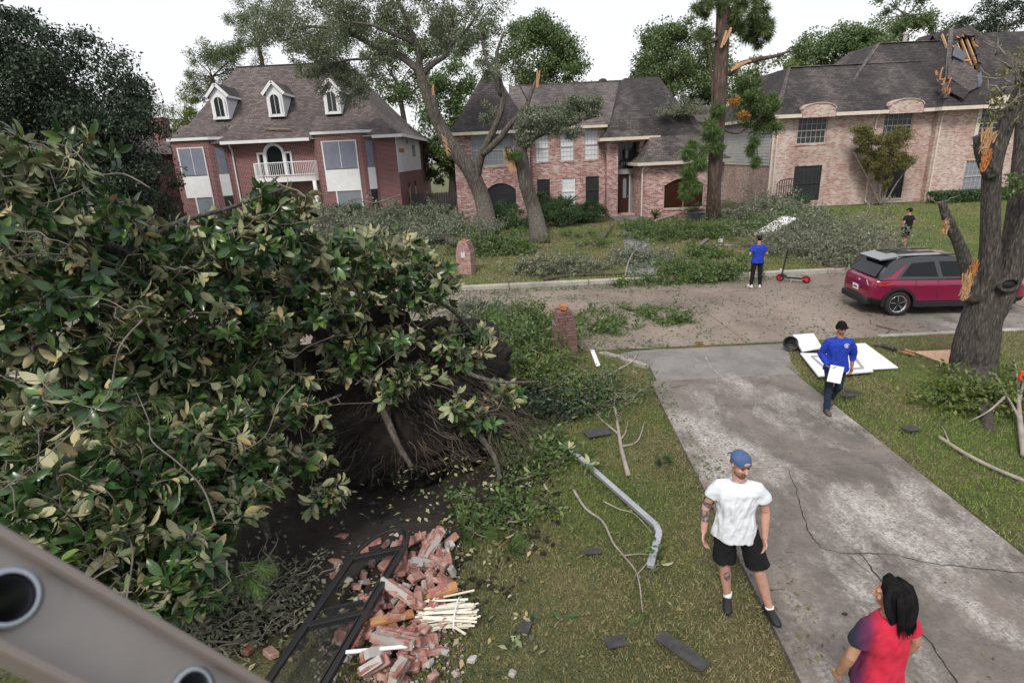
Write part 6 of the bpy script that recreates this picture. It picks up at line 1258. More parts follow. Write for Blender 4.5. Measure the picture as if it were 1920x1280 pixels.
def piece(name, label, cat, p0, p1, w_, h, m, z0=.03, z1=.03, up=(0, 0, 1)):
    a, c = gg(*p0)+Vector((0, 0, z0)), gg(*p1)+Vector((0, 0, z1)); mid = (a+c)/2; q = MB(); q.bar(a-mid, c-mid, w_, h, up=up); o = q.build(name, m, bevel=.004); o.location = mid; return tag(o, label, cat)
piece('trim_strip', 'white trim strip lying across the bottom bricks', 'trim', (655, 1262), (780, 1240), .035, .02, 'white_paint', .26, .2)
piece('wire', 'thin grey wire running down from the slats', 'wire', (799, 1195), (815, 1285), .008, .008, 'galv', .05, .02)
piece('trim_strip', 'white trim board stuck in the lawn by the near mailbox', 'trim', (1110, 657), (1122, 690), .1, .02, 'white_paint', .02, .05)
for lab, a, c, w_ in (('grey plank lying flat below the far pine', (1303, 468), (1326, 452), .2), ('upright grey plank stuck in the far lawn', (1350, 456), (1357, 432), .22)): piece('plank', lab, 'plank', a, c, w_, .03, 'fence_wood' if 'flat' in lab else 'grey_siding', .05, .12)
piece('white_board', 'large white board sloping out of the branch heap', 'board', (1425, 446), (1478, 436), .75, .05, 'white_paint', .12, .75, up=(0, -.15, 1))
# bent gutter pipe: two lengths of square pipe with an elbow
GP = thing('gutter_pipe', 'bent grey metal gutter downspout lying on the near lawn', 'pipe', gp(1150, 915)); pts = [gp(1064, 838, .06), gp(1230, 985, .06), gp(1236, 1000, .06), gp(1219, 1062, .06)]
for a, c, nm in ((pts[0], pts[1], 'pipe_length'), (pts[1], pts[2], 'elbow'), (pts[2], pts[3], 'pipe_length')): q = MB(); q.bar(a, c, .085, .06); q.build(nm, 'galv', GP, world=True, bevel=.01)
q = MB(); q.bar(gp(1226, 1030, .06), gp(1224, 1036, .06), .095, .07); q.build('collar', 'galv', GP, world=True)
def shard(label, px, py, L, w_, a, rx=.0):
    g = gg(px, py); T = MB(); n = 8; pts = [(-L/2, -w_/2), (L/2*.9, -w_/2*.9), (L/2, w_/2*.7), (.2*L, w_/2), (-.2*L, w_/2*.85), (-L/2*1.05, w_/2*.8)]; T.prism(pts, 0, .012, 'xy'); o = T.build('shingle_piece', 'asphalt_shingle', fixn=True); o.location = g+Vector((0, 0, .05)); o.rotation_euler = (rx, .05, a); tag(o, label, 'shingle')
for lab, px, py, L, w_, a in (('long charred board on the lawn near the standing man', 1280, 1228, .52, .16, -.85), ('dark shingle scrap below the bent pipe', 1155, 1210, .2, .14, .2), ('dark shingle scrap near the slat bundle', 985, 1182, .17, .12, 1.2), ('shingle scrap between crater and pipe', 1112, 1040, .22, .1, .1), ('black shingle sheet by the forked branch', 1120, 815, .45, .3, .3), ('black shingle sheet at the root tips', 1040, 838, .4, .3, .6), ('grey shingle pair on the right lawn', 1590, 745, .3, .15, .3), ('curled shingle on the right lawn by the walking man', 1600, 738, .3, .12, -.4), ('square shingle scrap on the right lawn', 1707, 808, .28, .2, .1)): shard(lab, px, py, L, w_, a)
# ---------------- white panels, plywood, bucket on the right lawn
def panel(label, px, z, th, m='white_paint', name='garage_door_section', win=None):
    c = [gp(*p, z) for p in px]; mid = sum(c, Vector())/len(c); T = thing(name, label, 'panel', (mid.x, mid.y, 0)); n = len(c); q = MB(); q.add([tuple(v+Vector((0, 0, th))) for v in c]+[tuple(v) for v in c], [tuple(range(n)), tuple(range(2*n-1, n-1, -1))]+[(i, i+n, (i+1) % n+n, (i+1) % n) for i in range(n)]); q.build('sheet', m, T, world=True, fixn=True, bevel=.006)
    if win:
        w4 = [gp(*p, z+th+.012) for p in win]; q = MB()
        for i in range(4): q.bar(w4[i], w4[(i+1) % 4], .045, .03)
        q.build('window_rim', 'galv', T, world=True)
    return T
panel('white panel with a framed opening on the lawn', [(1534, 707), (1637, 698), (1612, 668), (1500, 664), (1488, 657)][:4], .07, .04, win=[(1522, 668), (1598, 664), (1618, 690), (1552, 694)])
panel('large plain white panel lying under the framed one', [(1626, 694), (1684, 691), (1622, 645), (1560, 648)], .035, .03)
panel('small white panel block propped by the street edge', [(1503, 660), (1541, 654), (1525, 628), (1486, 631)], .14, .05)
q = MB(); c4_ = [gp(*p, .075) for p in ((1505, 662), (1530, 658), (1536, 666), (1516, 670))]; q.poly([tuple(v) for v in c4_]); o = q.build('roof_scrap', 'asphalt_shingle'); tag(o, 'dark torn scrap lying on the white panels', 'scrap')
panel('bare plywood sheet lying on the lawn by the split oak', [(1784, 690), (1800, 655), (1714, 660), (1772, 688)][0:0] or [(1790, 690), (1800, 656), (1712, 660)], .01, .02, 'plywood', 'plywood_sheet')
g = gp(1483, 655); BK = thing('bucket', 'dark grey plastic bucket tipped over by the white panels', 'bucket', g+Vector((0, 0, .15)), rot=(R_(72), .2, -.7))
q = MB(); n = 24; R0 = lambda r, z: [(r*math.cos(2*math.pi*j/n), r*math.sin(2*math.pi*j/n), z) for j in range(n)]
mat('bucket_plastic', (.05, .055, .07), rough=.45); q.loft([R0(.125, -.17), R0(.16, .16), R0(.155, .16), R0(.12, -.16)], cap0=True, cap1=True); q.build('shell', 'bucket_plastic', BK, smooth=False, fixn=True); q = MB(); q.tube(R0(.163, .15)+[R0(.163, .15)[0]], .008, 6); q.build('rim', 'bucket_plastic', BK)
mat('orange_plastic', (.75, .10, .03), rough=.4); OT = thing('orange_tool', 'small orange-handled tool stuck upright by the fallen bough', 'tool', gp(1903, 752)); 
q = MB(); q.tube([(0, 0, 0), (0, 0, .42)], .012, 6); q.build('shaft', 'dead_wood', OT); q = MB(); q.box((0, 0, .5), (.07, .06, .17)); q.build('handle', 'orange_plastic', OT, bevel=.015); q = MB(); q.box((.05, 0, .45), (.05, .05, .06)); q.build('trigger', 'dark', OT, bevel=.01)
# ---------------- brick mailboxes
brickpm('mailbox_brick', (.15, .065, .06), (.20, .15, .14)); brickpm('mailbox_pink', (.32, .13, .12), (.42, .34, .32))
def mailbox(label, g, H, W, D, m, rz, box, broken=True, tilt=(0, 0), lean=0):
    T = thing('brick_mailbox', label, 'mailbox', g, rot=(tilt[0], tilt[1], rz)); rows = int(H/.075); bme = {}
    core = MB(); core.bx(-W/2+.02, W/2-.02, -D/2+.02, D/2-.02, -.05, H*.72); pr = []
    for j in range(rows):
        z = j*.075+.0375; t = z/H; w_ = W*(1 if t < .5 else max(.22, math.sqrt(max(0, 1-((t-.5)/.56)**2)))); nb = 2 if w_ > W*.6 else 1
        for f in (-1, 1):
            for i in range(nb):
                bw = w_/nb; x0 = -w_/2+i*bw+((.25*bw if j % 2 else 0) if nb == 2 else 0)
                x1 = min(x0+bw, w_/2)
                if i == 0 and j % 2 and nb == 2:
                    o = MB(); o.box(((-w_/2+x0)/2, f*(D/2-.045), z), (x0+w_/2-.012, .09+random.uniform(-.006, .01), .064)); o.build('brick', m, T)
                o = MB(); o.box(((x0+x1)/2, f*(D/2-.045), z), (x1-x0-.012, .09+random.uniform(-.006, .01), .064)); o.build('brick', m, T)
        for s in (-1, 1):
            for i in range(max(1, int((D-.18)/.2))): o = MB(); o.box((s*(w_/2-.05), -D/2+.09+.1+i*.2 if D > .3 else 0, z), (.1, min(.19, D-.19), .064)); o.build('brick', m, T)
    core.build('mortar_core', 'loose_mortar', T)
    if broken: o = MB(); o.box((.0, 0, H+.0), (.13, .2, .1), Matrix.Rotation(.15, 3, 'Y')); o.build('broken_top', 'raw_wood', T)
    if box:
        o = MB(); arc = [(.085*math.cos(a), H*.66+.085*math.sin(a)) for a in np.linspace(0, math.pi, 9)]; o.prism([(.085, H*.52)]+arc+[(-.085, H*.52)], -D/2-.03, -D/2+.02, 'xz'); bx_ = o.build('letter_box', 'grey_siding', T, fixn=True); o = MB(); o.box((0, -D/2-.04, H*.7), (.04, .02, .03)); o.build('latch', 'black_metal', bx_)
    return T
mailbox('dark brick arched mailbox pillar at the near kerb', gp(1060, 672), 1.26, .5, .46, 'mailbox_brick', .1, False, True, (0, -.03))
mailbox('pink brick mailbox with grey letter box beyond the street', gg(882, 512)+Vector((-.15, 0, 0)), 1.35, .62, .6, 'mailbox_pink', -.25, True, True)
# yard sign
YS = thing('yard_sign', 'small red octagonal security sign by the front walk', 'sign', gg(1134, 408)); q = MB(); q.bx(-.015, .015, -.01, .01, 0, .5); q.build('stake', 'galv', YS); mat('sign_red', (.75, .06, .10), rough=.5)
q = MB(); q.prism([(.14*math.cos(R_(22.5+45*i)), .6+.14*math.sin(R_(22.5+45*i))) for i in range(8)], -.03, -.015, 'xz'); q.build('plate', 'sign_red', YS, fixn=True); q = MB(); q.bx(-.08, .08, -.034, -.031, .58, .62); q.build('stripe', 'white_paint', YS)
SX = thing('planter_box', 'low blue-grey box on the lawn at the foot of the pine', 'box', gg(1305, 412)); q = MB(); q.bx(-.4, .4, -.25, .25, 0, .35); q.build('body', 'felt', SX, bevel=.02); q = MB(); q.bx(-.43, .43, -.28, .28, .352, .4); q.build('lid', 'felt', SX, bevel=.02)
b = MB(); b.ell(gp(1584, 1150, .02), (.03, .018, .012)); o = b.build('pine_cone', 'dark', uv=False); tag(o, 'dark pine cone lying on the driveway', 'cone')
pu = MB(); pts = [gp(1310+35*math.cos(a)*(.5+.3*math.sin(3*a)), 648+8*math.sin(a), -.072) for a in np.linspace(0, 6.28, 20, endpoint=False)]; pu.poly([tuple(p) for p in pts]); 
m, t, b = nmat('puddle'); b.inputs['Base Color'].default_value = (.16, .09, .03, 1); b.inputs['Roughness'].default_value = .05
o = pu.build('puddle', 'puddle'); tag(o, kind='structure')
# ================================================================== people
mat('skin_light', (.50, .30, .235), (.44, .24, .185), 14, .5, spec=.3); mat('skin_tan', (.34, .175, .105), (.29, .14, .085), 14, .5, spec=.3); mat('skin_mid', (.42, .24, .16), (.36, .19, .12), 14, .5, spec=.3)
def cloth(name, c1, c2=None, s=7): return mat(name, c1, c2 or tuple(x*.8 for x in c1), s, .9, (9, .55, .03), spec=.2)
cloth('tee_white', (.66, .69, .74), (.58, .62, .69)); cloth('cloth_black', (.012, .012, .014)); cloth('cloth_blue', (.018, .05, .40), (.014, .035, .28)); cloth('cloth_navy', (.012, .018, .06)); cloth('denim', (.022, .035, .06), (.016, .024, .04)); cloth('cap_blue', (.07, .12, .24)); mat('shoe_black', (.014, .014, .016), rough=.6); mat('shoe_brown', (.10, .065, .045), (.07, .05, .035), 9, .8); mat('hair_black', (.004, .004, .005), (.012, .011, .012), 30, .8, (70, .8), spec=.12, stretch=(1, 1, .15)); mat('beard_red', (.17, .065, .035), rough=.9); mat('lip', (.33, .13, .11), rough=.6); mat('eye_dark', (.02, .014, .012), rough=.3); mat('sock', (.72, .72, .74), rough=.9); mat('paper', (.78, .79, .76), rough=.7); mat('tattoo', (.07, .075, .085), (.30, .20, .17), 30, .6, lo=.45, hi=.6)
m, t, b = nmat('red_shirt'); v = coords(t); sx = t.nodes.new('ShaderNodeSeparateXYZ'); t.links.new(v, sx.inputs[0])
r = ramp(t, sx.outputs['X'], [(0, (.012, .014, .03)), (1, (.45, .012, .04))]); mr = nd(t, 'MapRange'); mr.inputs['From Min'].default_value = -.29; mr.inputs['From Max'].default_value = -.04; ng = nd(t, 'Math', operation='MULTIPLY_ADD'); ng.inputs[1].default_value = -1.0; t.links.new(sx.outputs['X'], ng.inputs[0]); hy = nd(t, 'Math', operation='MULTIPLY'); hy.inputs[1].default_value = .7; t.links.new(sx.outputs['Y'], hy.inputs[0]); t.links.new(hy.outputs[0], ng.inputs[2]); t.links.new(ng.outputs[0], mr.inputs['Value'])
r2 = ramp(t, mr.outputs[0], [(.0, (.010, .013, .03)), (.45, (.10, .012, .06)), (.75, (.42, .014, .045)), (1, (.50, .014, .045))]); t.links.new(r2.outputs[0], b.inputs['Base Color']); b.inputs['Roughness'].default_value = .9
n = nd(t, 'TexNoise', Scale=9, Detail=3); t.links.new(v, n.inputs['Vector']); bumpn(t, b, n.outputs['Fac'], .5, .03)
def remesh(b, name, m, parent, vox=.009, sm=3, ny=False):
    o = b.build(name, m, parent, uv=False, fixn=False, smooth=True); bm = bmesh.new(); bm.from_mesh(o.data)
    bmesh.ops.recalc_face_normals(bm, faces=bm.faces); bm.to_mesh(o.data); bm.free()
    r = o.modifiers.new('r', 'REMESH'); r.mode = 'VOXEL'; r.voxel_size = vox; r.use_smooth_shade = True
    if sm: s = o.modifiers.new('s', 'SMOOTH'); s.factor = .5; s.iterations = sm
    dg = bpy.context.evaluated_depsgraph_get(); me = bpy.data.meshes.new_from_object(o.evaluated_get(dg)); o.modifiers.clear(); old = o.data; o.data = me; bpy.data.meshes.remove(old)
    if ny:          # cloth folds
        k = len(me.vertices); co = np.empty(k*3); me.vertices.foreach_get('co', co); co = co.reshape(-1, 3); nr = np.empty(k*3); me.vertices.foreach_get('normal', nr); nr = nr.reshape(-1, 3)
        a = np.arctan2(co[:, 1], co[:, 0]); f = vnoise(a*2.4+co[:, 2]*3, co[:, 2]*5+co[:, 0]*6, 1, 33)-.5+.6*(vnoise(a*6-co[:, 2]*8, co[:, 2]*12, 1, 34)-.5)
        co += nr*(f*ny*np.clip((1.44-co[:, 2])/.08, .1, 1))[:, None]; me.vertices.foreach_set('co', co.ravel()); me.update()
    return o
def hand(b, w_, d, n, k=1.0, curl=.9, side=1):
    """wrist point, direction of the hand, palm normal; five separate fingers"""
    w_, d, n = Vector(w_), Vector(d).normalized(), Vector(n); n = (n-d*n.dot(d)).normalized(); s = d.cross(n)*side
    b.tube([w_-d*.03, w_+d*.02, w_+d*.055, w_+d*.085], [(.024*k, .02*k), (.033*k, .017*k), (.042*k, .016*k), (.040*k, .013*k)], 10, up=n)
    for i, (o, L) in enumerate(((-.030, .066), (-.010, .077), (.011, .072), (.030, .056))):
        L *= k; p = w_+d*.085*k+s*o*k; pts = [p-d*.015]; a = .25
        for q in (.45, .32, .23): a += curl*(.45 if q < .4 else .35); p = p+(d*math.cos(a)+n*math.sin(a))*L*q*1.3; pts.append(p)
        b.tube(pts, [.0095*k, .0092*k, .0085*k, .007*k], 7)
    p = w_+d*.025*k-s*.03*k; pts = [p, p+(d*.6-s*.7+n*.15).normalized()*.04*k, p+(d*.6-s*.7+n*.15).normalized()*.04*k+(d*.9-s*.1+n*.35).normalized()*.038*k]; b.tube(pts, [.013*k, .0115*k, .009*k], 7)
def headM(yaw, pitch, roll=0): return Matrix.Rotation(R_(yaw), 3, 'Z') @ Matrix.Rotation(R_(pitch), 3, 'X') @ Matrix.Rotation(R_(roll), 3, 'Y')
J0 = dict(pel=(0, 0, .98), chest=(0, .0, 1.32), neck=(0, .01, 1.50), head=(0, -.01, 1.685), shL=(.19, 0, 1.425), shR=(-.19, 0, 1.425), elL=(.25, .03, 1.17), elR=(-.25, .03, 1.17), wrL=(.26, -.06, .92), wrR=(-.26, -.06, .92), hipL=(.095, 0, .95), hipR=(-.095, 0, .95), knL=(.11, -.03, .51), knR=(-.11, -.03, .51), anL=(.12, 0, .09), anR=(-.12, 0, .09))
def person(label, loc, rz, H, J, skin, shirt, pants, shoes, sleeve=.5, leg=.45, head=(0, 0), girth=1.0, hair=None, face=True, toe=(0, 0), hem=.86, vox=.0085, curl=(.9, .9), handn=None, skirt=0, beard=False, sock=False, sleeveL=None):
    T = thing('person', label, 'person', loc, rz); s_ = H/1.80; j = {k: Vector(J.get(k, v)) for k, v in J0.items()}; T.scale = (s_, s_, s_); g = girth
    HM = headM(*head); hc = j['head']; hp = lambda *p: hc+HM @ Vector(p)
    b = MB()
    b.tube([j['pel']+Vector((0, 0, -.08)), j['pel'], j['pel'].lerp(j['chest'], .45), j['chest'], j['neck']+Vector((0, 0, -.05)), j['neck']], [(.155*g, .10*g), (.165*g, .115*g), (.145*g, .105*g), (.172*g, .12*g), (.13, .085), (.065, .065)], 18, up=(0, 1, 0))
    b.tube([j['neck']-Vector((0, 0, .05)), hp(0, .015, -.06)], [.066, .058], 12)
    b.ell(hp(0, .018, .028), (.077, .098, .098), HM); b.ell(hp(0, -.022, -.045), (.060, .072, .072), HM); b.ell(hp(0, -.045, -.088), (.034, .032, .026), HM)
    b.tube([hp(0, -.082, .022), hp(0, -.098, .0), hp(0, -.115, -.022), hp(0, -.09, -.034)], [.009, .012, .017, .012], 8)
    for q in (-1, 1): b.ell(hp(q*.079, .012, -.012), (.012, .02, .031), HM, 8, 6); b.ell(hp(q*.035, -.068, -.028), (.026, .022, .02), HM, 8, 6); b.ell(hp(q*.032, -.078, .032), (.028, .014, .009), HM, 8, 6)
    for S in 'LR':
        q = 1 if S == 'L' else -1; sh, el, wr = j['sh'+S], j['el'+S], j['wr'+S]
        b.tube([sh+Vector((-q*.05, 0, .02)), sh, sh.lerp(el, .35), el, el.lerp(wr, .3), wr], [.045, .046, .046*g, .042*g, .044*g, .029], 12)
        d = (wr-el).normalized(); hn = (handn or {}).get(S, (-q, -.3, 0)); hd = (handn or {}).get(S+'d', d*.8+Vector((0, 0, -.2))); hand(b, wr, hd, hn, 1.0, curl[0 if S == 'L' else 1], q)
        hi, kn, an = j['hip'+S], j['kn'+S], j['an'+S]
        b.tube([hi+Vector((0, 0, .05)), hi.lerp(kn, .2), hi.lerp(kn, .6), kn, kn.lerp(an, .3)+Vector((0, .015, 0)), kn.lerp(an, .65)+Vector((0, .008, 0)), an, an-Vector((0, 0, .05))], [.085*g, .088*g, .07*g, .056*g, .059*g, .046, .036, .036], 12)
    remesh(b, 'body', skin, T, vox)
    # shirt
    b = MB(); e = .022; hz = Vector((0, 0, hem-j['pel'].z))
    b.tube([j['pel']+hz, j['pel']+Vector((0, 0, .0)), j['pel'].lerp(j['chest'], .5), j['chest']+Vector((0, 0, -.04)), j['chest']+Vector((0, 0, .07)), j['neck']+Vector((0, 0, -.045)), j['neck']+Vector((0, 0, .0))], [(.222*g+skirt, .16*g+skirt), (.205*g, .155*g), (.182*g, .145*g), (.195*g, .15*g), (.205*g, .135*g), (.155*g, .105*g), (.085, .085)], 20, up=(0, 1, 0))
    for S in 'LR':
        q = 1 if S == 'L' else -1; sl = sleeve if S == 'R' or sleeveL is None else sleeveL; sh, el, wr = j['sh'+S], j['el'+S], j['wr'+S]
        if sl <= 1: b.tube([sh+Vector((-q*.09, 0, .005)), sh+Vector((-q*.02, 0, -.002)), sh.lerp(el, sl*.6), sh.lerp(el, sl)], [.075*g, .074*g, .076*g, .079*g], 14)
        else: b.tube([sh+Vector((-q*.09, 0, .005)), sh+Vector((-q*.02, 0, -.002)), sh.lerp(el, .5), el, el.lerp(wr, (sl-1)*.5), el.lerp(wr, sl-1)], [.075*g, .078*g, .072*g, .072*g, .062*g, .05*g], 14)
    remesh(b, 'shirt', shirt, T, vox, 9, .028)
    # trousers or shorts
    b = MB(); b.tube([j['pel']+Vector((0, 0, .06)), j['pel'], j['pel']+Vector((0, 0, -.08)), j['pel']+Vector((0, 0, -.13))], [(.16*g, .12*g), (.172*g, .13*g), (.175*g, .13*g), (.12*g, .11*g)], 18, up=(0, 1, 0))
    for S in 'LR':
        hi, kn, an = j['hip'+S], j['kn'+S], j['an'+S]
        if leg <= 1: b.tube([hi+Vector((0, 0, .04)), hi.lerp(kn, .2), hi.lerp(kn, leg*.6), hi.lerp(kn, leg)], [.092*g, .10*g, .108*g, .118*g], 14)
        else: b.tube([hi+Vector((0, 0, .04)), hi.lerp(kn, .2), hi.lerp(kn, .6), kn, kn.lerp(an, .3)+Vector((0, .012, 0)), kn.lerp(an, .7), an+Vector((0, 0, -.03))], [.098*g, .102*g, .084*g, .07*g, .07*g, .062, .06], 14)
    remesh(b, 'shorts' if leg <= 1 else 'trousers', pants, T, vox, 6, .018)
    for i, S in enumerate('LR'):
        an = j['an'+S]; a = R_(toe[i]); f = Vector((math.sin(a), -math.cos(a), 0)); z0 = an.z-.09
        b = MB(); P = lambda t_, z: an+f*t_+Vector((0, 0, z-an.z+z0)); b.tube([P(-.075, .05), P(-.05, .055), P(.0, .06), P(.06, .05), P(.13, .038), P(.175, .03), P(.19, .028)], [(.03, .035), (.038, .05), (.042, .055), (.044, .046), (.048, .034), (.036, .025), (.015, .015)], 14, up=(0, 0, 1)); b.tube([an-Vector((0, 0, .05)), an+Vector((0, 0, .0))], .047, 12)
        so_ = remesh(b, 'shoe', shoes, T, .008, 2); b = MB(); b.tube([P(-.08, .012), P(-.05, .012), P(.06, .012), P(.13, .012), P(.185, .012)], [(.03, .012), (.042, .013), (.046, .013), (.05, .013), (.028, .012)], 12); b.build('sole', 'sock' if shoes == 'sock' else 'shoe_black', so_, smooth=True, uv=False)
        if sock: b = MB(); b.tube([an+Vector((0, 0, -.02)), an+Vector((0, 0, .06)) if i else an+Vector((0, 0, .02))], [.043, .043], 12); b.build('sock', 'sock', T, smooth=True, uv=False)
    if face:
        for q in (-1, 1):
            b = MB(); b.ell(hp(q*.031, -.0855, .012), (.013, .006, .0065), HM, 8, 6); b.build('eye', 'eye_dark', T, smooth=True, uv=False)
            b = MB(); b.tube([hp(q*.014, -.093, .030), hp(q*.034, -.092, .036), hp(q*.052, -.08, .032)], [.004, .0048, .003], 6); b.build('eyebrow', 'hair_black' if not beard else 'beard_red', T, smooth=True, uv=False)
        b = MB(); b.tube([hp(-.024, -.086, -.060), hp(0, -.095, -.058), hp(.024, -.086, -.060)], [.003, .0065, .003], 6); b.build('mouth', 'lip', T, smooth=True, uv=False)
    if beard:
        b = MB(); b.ell(hp(0, -.052, -.098), (.040, .036, .030), HM); b.tube([hp(-.03, -.083, -.07), hp(-.026, -.09, -.046), hp(0, -.1, -.042), hp(.026, -.09, -.046), hp(.03, -.083, -.07)], .007, 6); b.tube([hp(-.06, -.01, -.06), hp(-.045, -.045, -.09), hp(.0, -.06, -.108), hp(.045, -.045, -.09), hp(.06, -.01, -.06)], .014, 8); remesh(b, 'beard', 'beard_red', T, .006, 1)
    if hair == 'bowl':
        b = MB(); b.ell(hp(0, .024, .046), (.087, .104, .088), HM); b.tube([hp(-.082, -.045, .045), hp(-.05, -.088, .055), hp(0, -.1, .06), hp(.05, -.088, .055), hp(.082, -.045, .045)], .018, 8); b.ell(hp(0, .07, -.005), (.07, .05, .06), HM); [b.ell(hp(q*.078, .03, .01), (.018, .05, .045), HM) for q in (-1, 1)]; remesh(b, 'hair', 'hair_black', T, .007, 1)
    elif hair == 'short':
        b = MB(); b.ell(hp(0, .03, .045), (.085, .098, .09), HM); b.ell(hp(0, .07, -.01), (.068, .05, .06), HM); remesh(b, 'hair', 'hair_black', T, .008, 1)
    elif hair == 'long':
        b = MB(); b.ell(hp(0, .036, .042), (.102, .108, .098), HM); b.tube([hp(0, .06, .06), hp(0, .09, -.02), hp(0, .10, -.08), hp(0, .10, -.15), hp(0, .09, -.215)], [(.10, .09), (.115, .085), (.124, .08), (.124, .07), (.11, .04)], 16, up=HM @ Vector((0, 1, 0)))
        for q in (-1, 1): b.tube([hp(q*.06, .01, .095), hp(q*.09, -.015, .03), hp(q*.10, .0, -.07), hp(q*.10, .025, -.17)], [(.03, .05), (.03, .06), (.028, .06), (.02, .04)], 10)
        for i in range(38):
            a = random.uniform(-.1, 3.24); x, y = math.cos(a)*.115, .07+math.sin(a)*.07; b.tube([hp(x*.85, y*.8, .06), hp(x, y, -.06), hp(x*1.06, y*1.05, -.15), hp(x*1.08, y*1.05, -.235+random.uniform(-.035, .03))], [.014, .014, .011, .005], 6)
        remesh(b, 'hair', 'hair_black', T, .0065, 1); b = MB()
        for i in range(320):
            a = random.uniform(-.25, 3.4); x, y = math.cos(a)*.118, .062+math.sin(a)*.082; z1 = -.225+random.uniform(-.05, .05); b.tube([hp(x*.25, .03+y*.2, .145), hp(x*.8, y*.85, .09), hp(x*1.02, y*1.02, -.02), hp(x*1.12, y*1.08, -.13), hp(x*(1.1+random.uniform(-.05, .12)), y*(1.08+random.uniform(-.05, .12)), z1)], [.002, .003, .003, .0025, .001], 4, cap=False)
        st_ = b.build('hair_strands', 'hair_black', T, smooth=True, uv=False); st_['kind'] = 'stuff'
    elif hair in ('cap', 'capback'):
        b = MB(); f = -1 if hair == 'cap' else 1; m_ = 'cap_blue' if hair == 'capback' else 'cloth_black'
        rings = [[hp(math.cos(2*math.pi*q/24)*.092*math.cos(a), .014+math.sin(2*math.pi*q/24)*.112*math.cos(a), .045+.088*math.sin(a)) for q in range(24)] for a in np.linspace(-.12, math.pi/2-.05, 9)]; b.loft(rings, cap0=False); C_ = b.build('cap', m_, T, smooth=True, uv=False)
        b = MB(); b.tube([hp(0, .014+f*.10, .045), hp(0, .014+f*.125, .03), hp(0, .014+f*.15, .012)], [(.078, .006), (.075, .005), (.045, .004)], 14, up=HM @ Vector((0, 0, 1))); b.build('brim', m_, C_, smooth=True, uv=False)
        b = MB(); b.ell(hp(0, .005, .136), (.012, .012, .006), HM, 8, 6); b.build('button', m_, C_, smooth=True, uv=False)
        if hair == 'capback': b = MB(); b.ell(hp(0, -.092, .066), (.034, .01, .02), HM, 12, 8); b.build('strap_gap', 'skin_light', C_, smooth=True, uv=False); b = MB(); b.tube([hp(-.06, -.078, .042), hp(0, -.1, .044), hp(.06, -.078, .042)], .006, 6); b.build('strap', 'cap_blue', C_, smooth=True, uv=False)
        b = MB(); b.ell(hp(0, .045, .0), (.08, .075, .065), HM); b.build('hair', 'beard_red' if hair == 'capback' else 'hair_black', T, smooth=True, uv=False)
    return T, j, hp
# man in the white tee
g = gp(1402, 1148); W1, j, hp = person('man in white tee, black shorts and backward blue cap standing on the grass', (g.x-.16, g.y+.12, 0), R_(-14), 1.80, dict(elR=(-.285, .03, 1.16), wrR=(-.30, -.05, .90), elL=(.275, .03, 1.16), wrL=(.275, -.05, .90), knR=(-.07, -.02, .51), anR=(-.01, .02, .09), knL=(.255, -.07, .51), anL=(.385, -.07, .09), hipL=(.125, 0, .95)), 'skin_light', 'tee_white', 'cloth_black', 'shoe_black', .5, .84, (24, 12), 1.0, 'capback', True, (22, -4), .86, .0075, beard=True, sock=True)
def tat(name, a, c, r0, r1): b = MB(); b.tube([a, a.lerp(c, .5), c], [r0, (r0+r1)/2+.002, r1], 14, cap=False); b.build(name, 'tattoo', W1, smooth=True, uv=False)
tat('tattoo', j['elR'].lerp(j['wrR'], .12), j['elR'].lerp(j['wrR'], .55), .0502, .0455); tat('tattoo', j['shR'].lerp(j['elR'], .72), j['shR'].lerp(j['elR'], .9), .0535, .0505)
b = MB(); b.ell(j['knR'].lerp(j['anR'], .22)+Vector((.012, -.05, 0)), (.03, .016, .055)); b.build('tattoo', 'tattoo', W1, smooth=True, uv=False)
b = MB(); b.tube([hp(.0, .0, -.10)+Vector((.085*math.cos(a), .01+.085*math.sin(a), -.055-.02*(-math.sin(a)))) for a in np.linspace(0, 6.283, 25)], .004, 5); b.build('necklace', 'galv', W1, smooth=True, uv=False)
# walking man in the blue polo
g = gp(1556, 772); P2, j, hp = person('walking man in bright blue polo and jeans holding white papers', (g.x, g.y, .012), R_(-16), 1.66, dict(elR=(-.27, .05, 1.16), wrR=(-.20, -.14, .98), elL=(.27, .07, 1.17), wrL=(.27, .03, .92), knR=(-.09, -.04, .51), anR=(-.09, -.08, .09), knL=(.10, .02, .52), anL=(.05, .27, .17), hipL=(.095, .02, .95)), 'skin_tan', 'cloth_blue', 'denim', 'shoe_brown', 1.95, 1.5, (8, 16), 1.0, 'bowl', True, (-6, 10), .86, .008, handn=dict(R=(.4, .2, .6), Rd=(.7, -.5, -.25)), sleeveL=1.55)
b = MB(); M = Matrix.Rotation(R_(10), 3, 'Z') @ Matrix.Rotation(R_(-14), 3, 'X') @ Matrix.Rotation(R_(12), 3, 'Y'); b.box((0, 0, 0), (.225, .012, .29), M); o = b.build('papers', 'paper'); o.location = P2.matrix_basis @ Vector((-.06, -.235, .86)); o.rotation_euler = (0, 0, R_(-16)); tag(o, 'white sheets of paper held in the walking man\'s hand', 'papers')
b = MB(); c_ = j['chest']+Vector((.085, -.153, .075)); b.tube([c_+Vector((.036*math.cos(a), .0, .036*math.sin(a))) for a in np.linspace(.3, 5.6, 17)], .0055, 5); b.ell(c_, (.02, .004, .012)); b.build('shirt_emblem', 'paper', P2, uv=False)
for q in (-1, 1): b = MB(); c_ = j['neck']; b.add([tuple(c_+Vector(p)) for p in ((0, -.10, -.075), (q*.075, -.085, -.03), (q*.08, .0, .02), (q*.055, -.06, .02))], [(0, 1, 2, 3)]); b.build('collar', 'cloth_blue', P2, uv=False)
